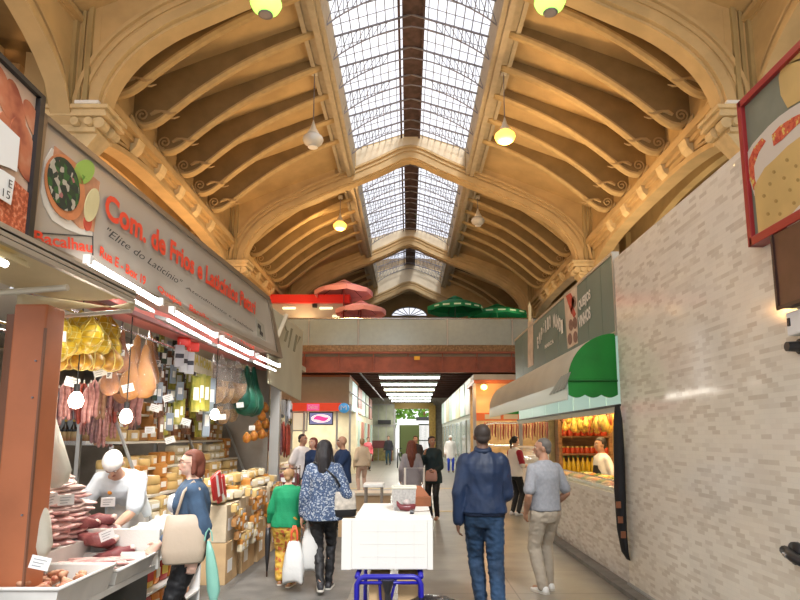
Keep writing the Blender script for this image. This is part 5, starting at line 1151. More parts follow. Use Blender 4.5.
for i in range(7):
    a=2*math.pi*i/7; b.tube([(r*1.03*math.cos(a+z*.8),r*1.03*math.sin(a+z*.8),z) for r,z in provP],.012,4)
for z,r in ((-.3,.25),(-.52,.345),(-.72,.35)): b.tube([(r*math.cos(a),r*math.sin(a),z) for a in [i*math.pi/6 for i in range(12)]],.01,4,closed=True)
b.build('net',mat('pale_yellow_net',(.62,.52,.16),.6),prov)
prov2=hanging('provolone_cheese','brown bottomed yellow cheese in a low net','cheese','brown yellow cheeses under the top row',drop(provP,14,.06,7),mat('amber_wax',(.50,.27,.03),.35,col2=(.25,.11,.02),vs=4)); 
b=MB()
for i in range(5):
    a=2*math.pi*i/5; b.tube([(r*1.04*math.cos(a),r*1.04*math.sin(a),z) for r,z in provP],.015,4)
b.build('net',mat('pale_yellow_net',(.85,.78,.4)),prov2)
def pack(name,label,cat,group,w,d,h,m,lab=PAPER,lw=.6,lh=.35,neck=False,bev=.12,hang=True):
    t=P0(name,label,cat,group); b=MB(); b.rbox(0,0,-.5*h if hang else .5*h,w,d,h,b=min(w,d,h)*bev*2); b.build('body',m,t,smooth=True,auto=50)
    zc=-.5*h if hang else .5*h
    b=MB(); b.box(-w*lw/2,w*lw/2,-d/2-.006,-d/2,zc-h*lh/2,zc+h*lh/2); b.build('paper_label',lab,t)
    if hang: b=MB(); b.tube([(0,0,0),(0,0,.12)],.007,4); b.build('cord',mat('white_string',(.7,.68,.6)),t)
    return t
pk=[pack('meat_pack','dark vacuum pack with a white label hanging in the crowded middle','pack','dark hanging vacuum packs',.34,.12,.8,mat('dark_cured_meat',(.05,.03,.03),.3,col2=(.02,.05,.03),vs=4)),
    pack('meat_pack','white pack with black stripes hanging in the crowded middle','pack','striped white hanging packs',.36,.12,.8,mat('white_striped_pack',(.6,.62,.68),.35),mat('black_stripe_label',(.05,.05,.07),.4),.9,.2),
    pack('meat_pack','olive green hanging pack with a pale label','pack','olive green hanging packs',.34,.13,.9,mat('olive_pack',(.16,.18,.03),.35,col2=(.35,.30,.05),vs=5)),
    pack('meat_pack','brown dried meat hanging in a clear pack','pack','brown hanging packs',.34,.12,.9,mat('brown_dried_meat',(.22,.09,.04),.4,col2=(.10,.04,.02),vs=5)),
    pack('meat_pack','grey blue hanging pack with a pale label','pack','grey blue hanging packs',.34,.12,.85,mat('grey_blue_pack',(.28,.34,.42),.35))]
bagP=[(.03,.03),(.02,0),(.06,-.10),(.16,-.35),(.23,-.6),(.22,-.82),(.14,-.96),(.01,-1)]
clr=hanging('clear_bag','clear bag of golden dried fish tied and hung by the roller box','bag','clear bags hanging by the roller box',drop([(r*.88,z) for r,z in bagP[4:]],12,.12,5,1,.7),mat('golden_crisps',(.55,.32,.12),.6,col2=(.30,.15,.05),vs=9,bump=.8,bs=14),drop(bagP,14,.08,4,1,.8),mat('hazy_plastic',(.70,.68,.68),.2,alpha=.2,bump=.6,bs=12))
gr=hanging('green_cheese','dark green wrapped pear shaped cheese by the grey post','cheese','dark green wrapped cheeses',drop([(.03,0),(.07,-.2),(.12,-.4),(.21,-.62),(.23,-.8),(.15,-.95),(.01,-1)],14,.03,8),mat('bottle_green_wrap',(.01,.085,.06),.35,col2=(.02,.16,.10),vs=6))
orb=hanging('orange_cheese','small orange round cheese hanging beside the grey post','cheese','orange round cheeses beside the grey post',drop([(.05,0),(.15,-.08),(.38,-.4),(.42,-.6),(.3,-.9),(.02,-1)],12,.03,8),mat('orange_wax',(.60,.28,.04),.4,col2=(.45,.12,.02),vs=5))
def sausage(name,label,group,m,n=2):
    t=P0(name,label,'sausage',group); b=MB()
    for i in range(n):
        x=(i-(n-1)/2)*.09; b.tube([(x*.2,0,0),(x,.01,-.15),(x+.012,0,-.4),(x-.01,0,-.7),(x+.006,0,-.95),(x,0,-1)],[.012,.035,.043,.042,.034,.01],8)
    b.build('body',m,t,smooth=True); b=MB(); b.tube([(0,0,-.01),(0,0,.08)],.012,5); b.build('cord',mat('white_string',(.7,.68,.6)),t); return t
SM=[mat('rosy_cured',(.58,.30,.28),.4,col2=(.40,.17,.16),vs=8),mat('mauve_salami',(.30,.16,.16),.4,col2=(.17,.08,.09),vs=8),mat('red_chorizo',(.42,.07,.04),.4,col2=(.25,.04,.03),vs=8),mat('tan_cured',(.50,.30,.18),.45,col2=(.36,.18,.10),vs=8)]
sg=[sausage('cured_sausage','pair of rosy pink cured sausages hanging over the meat stacks','rosy sausages over the meat stacks',SM[0]),sausage('cured_sausage','pair of dark mauve salamis hanging over the meat stacks','mauve salamis over the meat stacks',SM[1]),sausage('cured_sausage','pair of red chorizos hanging in the stall','red chorizos',SM[2]),sausage('cured_sausage','pair of tan cured sausages hanging in the stall','tan cured sausages',SM[3])]
def h(pr,px,py,X,hp,wf=1,rz=None,dx=0):
    p=U(px,py,x=X+dx); s=p.y/F*hp; return place(pr,p,(s*wf,s*wf,s),R.uniform(-.5,.5)+.75 if rz is None else rz)
LOCAL[0]=False
b=MB()
for X,z in ((-2.62,2.62),(-2.9,2.45),(-3.3,2.5)): b.tube([(X,4.0,z),(X+.05,10.4,z)],.015,6)
rail=thing('hanging_rail','steel hanging rails running along under the stall ceiling','rail',(-2.6,4,2.6)); b.build('rail',CHROME,rail)
b=MB()
for y in (4.1,6.2,8.3,10.3):
    for X,z in ((-2.62,2.62),(-2.9,2.45),(-3.3,2.5)): b.tube([(X,y,z),(X,y,2.86)],.01,5)
b.build('hanger',CHROME,rail)
# yellow net cheeses
for i,(px,py) in enumerate(((60,312),(71,318),(82,310),(92,316),(101,310),(110,316),(66,326),(78,328),(89,326),(100,326),(110,330),(56,332))): h(prov,px,py,-2.42,30+R.uniform(-3,4),1.15,dx=-R.uniform(0,.25))
for px,py in ((58,346),(70,344),(82,345),(94,345),(105,344),(63,336),(90,338),(112,346)): h(prov2,px,py,-2.5,26,1.2,dx=-R.uniform(0,.2))
for px,py,hp in ((118,345,50),(126,352,52),(138,335,60),(150,333,62),(133,346,54),(155,338,48),(123,330,44)): h(ham1 if px<130 or px==155 else ham2,px,py,-2.55,hp,.95,dx=-R.uniform(0,.25))
h(ham2,146,345,-2.48,54,1.1); h(ham1,112,352,-2.6,44,1)
# crowded middle
seen=0
for row,(y0,hp,n) in enumerate(((338,20,9),(352,22,12),(368,22,15),(384,22,17),(400,22,18),(416,20,17))):
    for i in range(n):
        px=156+i*(58/n)+R.uniform(-2,2); 
        if row==0 and px>200: continue
        if row in(0,1) and 182<px: continue
        k=R.choice([0,0,1,2,3,4] if row<3 else [0,2,3,3,2,4,0]); h(pk[k],px,y0+(px-180)*.10+R.uniform(-3,3),-2.6,hp*R.uniform(.9,1.25),R.uniform(.8,1.1),dx=-R.uniform(0,.45))
for px,py in ((180,345),(190,352),(184,350)): h(pk[1],px,py,-2.45,28,.9)
for px,py in ((184,342),(193,347)):
    p=U(px,py,x=-2.44); tag(MB().rbox(p.x,p.y,p.z,.14,.05,.11,(0,0,.6),b=.02).build('red_tag',RED,None),'bright red tag on top of the striped white packs','tag','red tags on the striped packs')
for px in (196,201,206): h(pk[2],px,374+R.uniform(-2,3),-2.45,40,.7)
h(pk[4],211,378,-2.45,42,.7); h(pk[4],207,404,-2.5,38,.6)
for px,py,hp in ((214,356,40),(222,355,44),(230,357,42),(238,360,40),(218,362,42),(234,364,40),(226,366,38)): h(clr,px,py,-2.42,hp,1.05,dx=-R.uniform(0,.15))
for px,py,hp in ((216,386,34),(224,388,36),(233,390,32)): h(clr,px,py,-2.6,hp,1)
for px,py,hp in ((247,366,50),(254,367,50),(250,372,44),(243,370,40)): h(gr,px,py,-2.34,hp,1.0,dx=-R.uniform(0,.1))
for px,py in ((262,410),(266,418),(262,428),(254,430),(247,432),(267,428),(258,420),(265,402)): h(orb,px,py,-2.38,11,.95)
# pink sausages, three ranks
for i in range(21):
    px=60+i*3.9; k=R.choice([0,1,1,0,3,2,0]); h(sg[k],px+R.uniform(-1,1),382+R.uniform(-4,8),-2.85,R.uniform(28,44),1.5,dx=-R.uniform(0,.2))
for i in range(14):
    px=84+i*3.8; h(sg[R.choice([0,1,3,0])],px,412+R.uniform(-4,5),-3.0,R.uniform(22,32),1.6,dx=-R.uniform(0,.2))
# glass counter ledge behind the butcher
t=thing('back_shelf','grey metal ledge shelf with small jars behind the butcher','shelf',(-4,7.4,1.6))
b=MB(); b.box(-5.2,-3.42,7.3,7.7,1.55,1.60); b.build('board',CHROME,t); b=MB(); b.box(-5.2,-3.42,7.65,7.7,1.6,2.2); b.build('back_panel',mat('pale_blue_panel',(.45,.5,.55),.5,var=.2,vs=3),t)
b=MB(); b.box(-5.2,-5.15,7.3,7.7,0,2.85); b.box(-3.47,-3.42,7.3,7.7,0,2.85); b.build('upright',CHROME,t)
LOCAL[0]=True
jar=P0('jar','small jar with a dark lid on the ledge behind the butcher','jar','jars on the ledge'); b=MB(); b.lathe([(.045,0),(.05,.01),(.05,.09),(.035,.11)],(0,0,0),12); b.build('glass_body',mat('jar_preserve',(.35,.12,.05),.2,col2=(.5,.42,.2),vs=3),jar,smooth=True,auto=40); b=MB(); b.lathe([(.042,.11),(.042,.135),(.0,.136)],(0,0,0),12); b.build('lid',BLACK,jar)
for i in range(22): place(jar,(-5.0+i*.07,7.42+R.uniform(0,.1),1.60))
btl=P0('bottle','small dark bottle with red label on the ledge behind the butcher','bottle','bottles on the ledge'); b=MB(); b.lathe([(.038,0),(.04,.01),(.04,.17),(.016,.22),(.016,.27)],(0,0,0),12); b.build('glass_body',mat('bottle_dark',(.05,.03,.02),.15),btl,smooth=True,auto=40); b=MB(); b.lathe([(.0405,.05),(.0405,.13)],(0,0,0),12); b.build('label_band',mat('red_band',(.6,.06,.03),.5),btl); b=MB(); b.lathe([(.018,.255),(.018,.285),(0,.286)],(0,0,0),10); b.build('bottle_cap',mat('gold_cap',(.7,.5,.1),.3,.6),btl)
# cheese prototypes (base at origin)
def wheel(name,label,group,r,hh,m,cut=False):
    t=P0(name,label,'cheese',group); b=MB(); b.lathe([(0,0),(r*.93,0),(r,hh*.15),(r*1.02,hh*.5),(r,hh*.85),(r*.93,hh),(0,hh)],(0,0,0),20); b.build('rind',m,t,smooth=True,auto=50)
    b=MB(); b.lathe([(r*.55,hh+.001),(r*.55,hh+.003),(0,hh+.003)],(0,0,0),16); b.build('paper_label',PAPER,t); return t
CY=mat('pale_cheese',(.62,.43,.17),.5,var=.12,vs=5); CO=mat('orange_cheese_rind',(.55,.23,.04),.45,var=.2,vs=5); CW=mat('white_cheese',(.62,.54,.38),.55,var=.08,vs=6); CB=mat('brown_rind',(.40,.20,.07),.5,var=.2,vs=5)
ch=[wheel('round_cheese','round pale yellow cheese wheel on the tiered rack','pale wheels on the rack',.13,.09,CY),wheel('round_cheese','round orange rinded cheese wheel on the tiered rack','orange wheels on the rack',.11,.10,CO),
    pack('cheese_block','yellow cheese block with a white label on the tiered rack','cheese','yellow blocks on the rack',.24,.14,.12,CY,hang=False,bev=.08,lw=.5,lh=.5),
    pack('cheese_block','orange cheese block with a white label on the tiered rack','cheese','orange blocks on the rack',.22,.14,.15,CO,hang=False,bev=.08,lw=.5,lh=.4),
    pack('cheese_block','white cheese block in clear wrap on the tiered rack','cheese','white blocks on the rack',.22,.15,.11,CW,hang=False,bev=.15,lw=.6,lh=.4),
    pack('cheese_block','brown rinded cheese block on the tiered rack','cheese','brown blocks on the rack',.20,.14,.13,CB,hang=False,bev=.15,lw=.5,lh=.4)]
LOCAL[0]=False
rack=thing('tiered_rack','tiered display rack full of cheeses along the stall front','rack',(-2.8,8,0))
tiers=[(-2.40,.50),(-2.52,.78),(-2.66,1.05),(-2.78,1.32),(-2.90,1.60),(-3.0,1.9)]
for X,z in tiers:
    b=MB(); b.box(X-.36,X,6.35 if z>.6 else 7.2,10.3,z-.025,z); b.build('shelf_board',mat('white_shelf',(.6,.58,.52),.4),rack)
for y in (6.35,8.3,10.28):
    b=MB(); b.box(-3.36,-3.32,y,y+.04,0,2.0); b.tube([(-2.42,y+.02,0),(-2.42,y+.02,.5),(-3.02,y+.02,1.9),(-3.34,y+.02,1.9)],.018,6); b.build('side_frame',GREYM,rack)
for ti,(X,z) in enumerate(tiers):
    y=(6.42 if z>.6 else 7.28)+.12
    while y<10.15:
        k=R.choice([[4,4,2,5],[4,4,2,0,4],[0,2,2,3,4],[2,2,0,3,4],[3,2,0,3,5],[3,1,2,3]][ti]); w=.27 if k<3 else .25
        hs=.125; top=z; n=R.choice([1,2,2]) if ti<5 else 1
        for j in range(n):
            pr=ch[k]; place(pr,(X-.14+R.uniform(-.01,.01),y,top),1.0,(math.pi/2+R.uniform(-.2,.2)) if k>1 else 0); top+={0:.094,1:.104,2:.121,3:.151,4:.111,5:.131}[k]
        if R.random()<.8: 
            k2=R.choice([2,4,0]); place(ch[k2],(X-.30,y+R.uniform(-.03,.03),z),1.0,math.pi/2)
        y+=w
# packs and trays hung on the fronts of the box stacks and shelf edges
for i in range(60):
    y=R.uniform(7.3,9.95); z=R.uniform(.3,.95); place(ch[R.choice([2,4,3,5])],(-1.985+R.uniform(0,.02),y,z),(.55,.45,.75),math.pi/2,label='small pack hanging on the front of the box stacks',group='packs on the box fronts')
LOCAL[0]=True
card=P0('price_card','white hand written price card clipped in the stall','price card','price cards in the stall'); b=MB(); b.box(-.07,.07,-.002,.002,-.05,.05); b.build('card',PAPER,card); b=MB()
for i in range(3): b.box(-.05,.045-.015*i,-.004,-.002,.022-.025*i,.027-.025*i)
b.build('print',mat('grey_ink',(.3,.3,.32),.7),card)
for px,py,X in ((58,336,-2.36),(72,382,-2.6),(100,372,-2.6),(155,408,-2.55),(168,398,-2.5),(186,422,-2.45),(222,417,-2.4),(252,428,-2.3),(50,500,-2.35),(66,500,-2.35),(108,502,-2.35),(107,535,-2.2),(150,430,-2.7),(170,440,-2.6),(240,405,-2.35),(196,400,-2.45),(128,388,-2.5),(40,563,-2.05)):
    place(card,U(px,py,x=X),(.72,1,.72),rot=(R.uniform(-.2,.2),R.uniform(-.35,.35),math.radians(30+R.uniform(-15,15))))
LOCAL[0]=False
p=U(200,361,x=-2.5); t=thing('stall_sign','cream sign with yellow lettering among the hanging packs','sign',tuple(p))
A_=U(188,352,x=-2.48);B_=U(212,377,x=-2.48); b=MB(); b.slab([U(187,350,x=-2.48),U(213,362,x=-2.48),U(213,379,x=-2.48),U(187,368,x=-2.48)],(-.02,0,0)); b.build('board',mat('cream_sign',(.55,.52,.40),.5),t)
a=U(189,362,x=-2.475);c=U(211,371.5,x=-2.475); text('BOA HORA',a,c-a,(0,0,1),(c-a).length,.13,mat('sign_yellow',(.50,.40,.02),.5),t,bold=.05)
# --- meat counter
t=thing('meat_counter','white topped meat counter with black front at the near end of the stall','counter',(-2.6,4.2,0))
b=MB(); b.box(-3.6,-1.97,3.98,5.06,.62,.66); b.box(-3.6,-2.48,4.3,5.45,.66,.86); b.build('top',mat('counter_white',(.62,.60,.56),.35,var=.06),t)
b=MB(); b.box(-3.55,-2.02,3.95,5.02,0,.62); b.build('front_panel',mat('black_panel',(.012,.016,.014),.35),t)
b=MB(); b.box(-2.62,-1.95,5.03,5.07,.63,.93); b.build('end_panel',STYRO,t)
b=MB(); b.box(-2.02,-1.99,3.98,5.02,.28,.30); b.build('front_strip',GREYM,t)
def tray(name,label,x0,x1,y0,y1,z,hh,m):
    t=thing(name,label,'tray',((x0+x1)/2,(y0+y1)/2,z)); b=MB(); e=.03
    b.box(x0+e,x1-e,y0+e,y1-e,z,z+.012)
    def wall(p,q): 
        b.slab([p,q,(q[0],q[1],0),(p[0],p[1],0)],(0,0,0))
    lo=[(x0+e,y0+e),(x1-e,y0+e),(x1-e,y1-e),(x0+e,y1-e)]; hi=[(x0,y0),(x1,y0),(x1,y1),(x0,y1)]; li=[(x0+e+.015,y0+e+.015),(x1-e-.015,y0+e+.015),(x1-e-.015,y1-e-.015),(x0+e+.015,y1-e-.015)]; hi2=[(x0+.018,y0+.018),(x1-.018,y0+.018),(x1-.018,y1-.018),(x0+.018,y1-.018)]
    b.loft([[(a,c,z) for a,c in lo],[(a,c,z+hh) for a,c in hi],[(a,c,z+hh) for a,c in hi2],[(a,c,z+.013) for a,c in li]],caps=False)
    b.build('tub',m,t); b=MB(); b.tube([(a,c,z+hh) for a,c in hi],.012,6,closed=True); b.build('rim',m,t,smooth=True); return t
TR=mat('white_tub_plastic',(.70,.68,.64),.4,var=.08,vs=6)
tray('plastic_tub','large white tub of chopped dried meat pieces at the counter corner',-2.62,-1.94,3.60-.0,4.28,.662,.15,TR)
tray('plastic_tub','smaller white tub of salted pink ribs behind the large tub',-2.62,-1.94,4.32,4.95,.662,.10,TR)
LOCAL[0]=True
def lumpy(name,label,cat,group,rx,ry,rz_,m,seed,strip_=None):
    t=P0(name,label,cat,group); b=MB(); b.ell((0,0,0),rx,ry,rz_,14,9); b.v=[tuple(Vector(v)*(1+.45*mnoise.noise(Vector(v)*14+Vector((seed,seed,0))))) for v in b.v]; b.build('flesh',m,t,smooth=True)
    if strip_: b=MB(); b.tube([(rx*.98*math.cos(a),ry*1.0*math.sin(a),rz_*.25*math.sin(a*3)) for a in [math.pi*i/8 for i in range(9)]],rz_*.4,6); b.build('fat_edge',mat('meat_fat',(.75,.55,.48),.4),t,smooth=True)
    return t
ML=mat('pink_cured_meat',(.55,.27,.25),.4,col2=(.72,.50,.46),vs=16,bump=.3,bs=20); MD=mat('dark_beef',(.20,.05,.055),.35,col2=(.38,.14,.13),vs=10,bump=.3,bs=20); MT=mat('tan_meat_scrap',(.42,.17,.09),.5,col2=(.62,.36,.22),vs=14,bump=.4,bs=25)
m1=lumpy('meat_piece','tan chopped dried meat piece heaped in the large white tub','meat','tan meat pieces in the large tub',.065,.035,.03,MT,1); m2=lumpy('meat_piece','dark red chopped meat piece heaped in the large white tub','meat','dark meat pieces in the large tub',.055,.035,.028,mat('reddish_scrap',(.35,.09,.05),.45,col2=(.55,.25,.15),vs=14),4)
for i in range(120):
    x,y=R.uniform(-2.52,-2.04),R.uniform(3.70,4.18); z=.69+.085*R.random()+.06*(1-((x+2.28)/.3)**2)*R.random(); place(m1 if R.random()<.5 else m2,(x,y,z),(R.uniform(.5,.95),R.uniform(.4,.8),.6),rot=(R.uniform(-.6,.6),R.uniform(-.6,.6),R.uniform(0,3)))
rb=lumpy('salted_rib','long salted pink rib slab lying in the smaller tub','meat','pink rib slabs in the smaller tub',.24,.06,.022,ML,7,True)
for i in range(12): place(rb,(-2.30+R.uniform(-.07,.07),4.42+.036*i,.70+.012*(i%3)+.05*(1-abs(i-6)/6)),R.uniform(.85,1.05),rot=(R.uniform(-.3,.2),R.uniform(-.12,.12),R.uniform(-.35,.1)))
slab=lumpy('meat_slab','flat pink vacuum packed meat slab in the tall stacks','meat','pink slabs in the tall stacks',.11,.09,.022,ML,9,True); slab2=lumpy('meat_slab','flat pale pink meat slab on the upper tall stacks','meat','pale slabs in the tall stacks',.10,.085,.02,mat('pale_pink_meat',(.70,.48,.45),.4,col2=(.80,.66,.62),vs=14),12,True)
for cx,cy,n in ((-2.62,4.50,13),(-2.62,4.72,14),(-2.64,4.94,12),(-2.66,5.16,8),(-2.85,4.85,16),(-2.87,5.08,16),(-2.9,5.3,14)):
    for j in range(n): place(slab if (j<n*.5 or R.random()<.25) else slab2,(cx+R.uniform(-.02,.02),cy+R.uniform(-.02,.02),.885+j*.034),(1.05,1.2,1),rot=(R.uniform(-.12,.12),R.uniform(-.12,.12),R.uniform(0,3)))
bf=lumpy('beef_cut','large dark red beef cut leaning before the butcher','beef','dark beef cuts before the butcher',.17,.10,.06,MD,21,True)
for x,y,z,r_ in ((-2.36,5.12,.80,.2),(-2.42,4.98,.86,-.3),(-2.50,5.14,.90,.5),(-2.30,5.0,.74,0),(-2.55,5.2,.97,-.2),(-2.62,5.02,.98,.4)): place(bf,(x,y+.0,z),1.0,rot=(R.uniform(-.3,.3),R.uniform(-.3,.3),r_))
# gauze bags of white cheese beyond the end panel
wh=lumpy('gauze_bag','white knotted gauze bag of curd cheese beside the butcher','bag','gauze bags beside the butcher',.09,.08,.07,mat('white_gauze',(.72,.70,.62),.8,bump=.6,bs=30),31)
for i in range(15): place(wh,(-2.19-.14*(i%2),5.45+.145*(i//2)+R.uniform(-.02,.02),.81+.03*R.random()),R.uniform(.85,1.1),R.uniform(0,3))
LOCAL[0]=False
# lower packs by the denim jacket
t=thing('snack_rack','low white rack of colourful snack packs behind the denim jacket','rack',(-2.2,5.9,0))
for z in (.12,.38,.62):
    b=MB(); b.box(-2.38,-2.12,5.25,6.6,z-.02,z); b.build('shelf_board',WHITE,t)
b=MB(); b.box(-2.40,-2.38,5.25,6.6,0,.74); b.build('rear_panel',WHITE,t)
b=MB(); b.box(-2.38,-2.12,5.24,5.26,0,.74); b.box(-2.38,-2.12,6.59,6.61,0,.74); b.build('side_panel',WHITE,t)
LOCAL[0]=True
sn=[pack('snack_pack','%s snack pack standing on the low white rack'%n,'pack','%s snack packs'%n,.13,.07,.19,mat(n.replace(' ','_')+'_foil',c,.3),hang=False,bev=.2,lab=mat('pack_label_'+str(i),l,.4),lw=.7,lh=.4) for i,(n,c,l) in enumerate((('red',(.5,.04,.03),(.8,.6,.1)),('yellow',(.75,.5,.05),(.6,.05,.03)),('maroon',(.22,.03,.04),(.7,.65,.5)),('orange',(.75,.25,.03),(.8,.75,.6))))]
for z in (.12,.38):
    for i in range(8): place(sn[R.randrange(4)],(-2.22,5.33+i*.16,z),1,math.pi/2+R.uniform(-.2,.2))

# cardboard boxes on the floor along the stall
LOCAL[0]=False
bx=[(7.25,7.75,-2.42,-2.05,0,.46),(7.25,7.78,-2.45,-2.06,.46,.88),(7.85,8.45,-2.40,-2.02,0,.50),(7.83,8.40,-2.42,-2.06,.50,.90),(8.55,9.2,-2.40,-2.0,0,.55),(8.55,9.15,-2.40,-2.04,.55,.95),(9.3,10.0,-2.38,-1.98,0,.5),(9.3,9.95,-2.38,-2.02,.5,.92)]
nm=['bottom cardboard box beside the denim jacket','cardboard box stacked on the box beside the denim jacket','second floor standing cardboard box along the stall','upper cardboard box of the second stack along the stall','third floor standing cardboard box along the stall','upper cardboard box of the third stack along the stall','floor standing cardboard box nearest the grey post','upper cardboard box nearest the grey post']
for (y0,y1,x0,x1,z0,z1),lb in zip(bx,nm):
    t=thing('cardboard_box',lb,'box',((x0+x1)/2,(y0+y1)/2,z0)); b=MB(); b.box(x0,x1,y0,y1,z0+.002,z1-.004); b.build('carton',CARD if z0==0 else mat('pale_cardboard',(.56,.46,.32),.8,var=.15,vs=7),t,bevel=.006)
    b=MB(); b.box(x0,x1+.003,(y0+y1)/2-.03,(y0+y1)/2+.03,z1-.003,z1); b.box(x1,x1+.003,(y0+y1)/2-.03,(y0+y1)/2+.03,z1-.12,z1); b.build('tape',mat('packing_tape',(.62,.52,.36),.3),t)
    b=MB(); b.box(x1,x1+.002,y0+.08,y0+.26,z0+.12,z0+.26); b.build('printed_label',PAPER,t)
LOCAL[0]=True
for i in range(26):
    y=7.3+i*.105; place(ch[R.choice([4,2,4,3])],(-2.2+R.uniform(-.08,.06),y,.955 if y>8.5 else .905),.9,R.uniform(0,3))
for i in range(20):
    y=7.35+i*.13; place(ch[R.choice([4,2,4,0])],(-2.3+R.uniform(-.05,.05),y,1.075),.85,R.uniform(0,3))
sq=pack('fish_pack','red and white striped pack leaning on the pale boxes','pack','red striped packs',.16,.03,.30,mat('red_striped_pack',(.6,.04,.04),.3),hang=False,lab=PAPER,lw=.2,lh=.9); place(sq,U(222,500,x=-2.12),1,rot=(.2,-.5,1.2),label='red and white striped pack leaning on the pale boxes'); place(sq,U(218,497,x=-2.12),1,rot=(.2,-.5,1.2))
LOCAL[0]=False
# white sacks hung on the post
def sack(name,label,pts,Y,m,cat='bag',dep=.12):
    t=thing(name,label,cat,tuple(U(*pts[0],y=Y))); b=MB(); rr=[]
    for (px0,px1,py) in pts:
        a=U(px0,py,y=Y);c=U(px1,py,y=Y); w=(c.x-a.x)/2; cx=(a.x+c.x)/2; rr.append([(cx+w*math.cos(q)*(1+.05*math.sin(5*q+py)),Y+dep*min(1,w/.08)*math.sin(q)*(1+.08*math.sin(4*q+py*.3)),a.z) for q in [2*math.pi*i/24 for i in range(24)]])
    b.loft(rr); b.build('sack_body',m,t,smooth=True); return t
def sack(name,label,pts,Y,m,cat='bag',dep=.12,par=None):
    t=thing(name,label,cat,tuple(U(pts[0][0],pts[0][2],y=Y))); b=MB(); rr=[]
    for (px0,px1,py) in pts:
        a=U(px0,py,y=Y);c=U(px1,py,y=Y); w=(c.x-a.x)/2; cx=(a.x+c.x)/2; rr.append([(cx+w*math.cos(q)*(1+.05*math.sin(5*q+py)),Y+dep*min(1,w/.08)*math.sin(q)*(1+.08*math.sin(4*q+py*.3)),a.z) for q in [2*math.pi*i/24 for i in range(24)]])
    b.loft(rr); b.build('sack_body',m,t,smooth=True); b=MB(); a=U((pts[0][0]+pts[0][1])/2,pts[0][2],y=Y); b.tube([a+Vector((-.03,0,0)),a+Vector((-.02,0,.06)),a+Vector((0,0,.09)),a+Vector((.02,0,.06)),a+Vector((.03,0,0))],.006,5); b.build('handle',m,t); return t
SK=mat('cream_sack_plastic',(.70,.68,.58),.45,alpha=.88,bump=.6,bs=9)
sack('plastic_sack','long cream plastic sack hanging behind the terracotta post',[(44,50,400),(42,55,420),(38,62,445),(36,70,470),(40,66,482),(48,58,488)],4.15,SK,dep=.09)
sack('plastic_sack','bulging cream plastic sack hung low beside the tub of chopped meat',[(36,40,488),(33,44,500),(29,49,520),(29,51,545),(33,47,556),(38,42,560)],3.86,SK,dep=.08)
t=sack('carrier_bag','mint green carrier bag hanging from the denim jacket arm',[(207,210,541),(206,214,552),(206,218,570),(207,220,590),(210,217,602),(212,215,606)],4.70,mat('mint_carrier',(.25,.55,.45),.35,alpha=.85,bump=.5,bs=14),dep=.05)
# shoulder bags
def handbag(label,c,w,hh,d,m,rot,strap=None,two=None):
    t=thing('shoulder_bag',label,'handbag',tuple(c)); M=Matrix.Translation(c)@Matrix.Rotation(rot,4,'Z'); b=MB(); rr=[]
    for f,sx,sy in ((-.5,.80,.75),(-.46,.92,.95),(-.2,1,1),(.2,.95,.8),(.5,.86,.35),(.52,.82,.25)):
        rr.append([M@Vector((w/2*sx*math.copysign(abs(math.cos(q))**.5,math.cos(q)),d/2*sy*math.copysign(abs(math.sin(q))**.6,math.sin(q)),hh*f)) for q in [2*math.pi*i/20 for i in range(20)]])
    b.loft(rr); b.build('pouch',m,t,smooth=True,auto=50)
    if two: 
        b=MB(); rr=[]
        for f,sx,sy in ((-.51,.82,.78),(-.46,.94,.98),(-.2,1.02,1.03)): rr.append([M@Vector((w/2*sx*math.copysign(abs(math.cos(q))**.5,math.cos(q)),d/2*sy*math.copysign(abs(math.sin(q))**.6,math.sin(q)),hh*f)) for q in [2*math.pi*i/20 for i in range(20)]])
        b.loft(rr); b.build('base_band',two,t,smooth=True,auto=50)
    if strap: b=MB(); b.tube(strap,.012,6); b.build('strap',two or m,t,smooth=True)
    return t
w=D2['w']; handbag('large cream leather bag under the denim jacket arm',w((-.235,.06,1.00)),.31,.34,.12,mat('cream_leather',(.50,.40,.30),.45,bump=.2,bs=12),math.radians(112+90),[w((-.24,-.02,1.22)),w((-.20,-.04,1.40)),w((-.14,.0,1.46)),w((-.20,.08,1.38)),w((-.24,.14,1.16))])
w=W2['w']; handbag('cream and black shoulder bag on the patterned blouse',w((.25,-.05,.98)),.26,.26,.12,mat('mottled_cream_leather',(.50,.45,.38),.5,var=.3,vs=18),.3,[w((.24,-.06,1.1)),w((.15,-.13,1.28)),w((.02,-.13,1.40)),w((-.10,-.08,1.46)),w((-.13,.02,1.45))],BLACK)
w=P3['w']; handbag('small pink handbag held by the dark haired walker',w((-.05,.27,.90)),.25,.20,.08,mat('dusty_pink_leather',(.55,.30,.24),.5),math.radians(162),[w((-.12,.25,1.0)),w((-.05,.27,1.04)),w((.03,.27,1.0))])
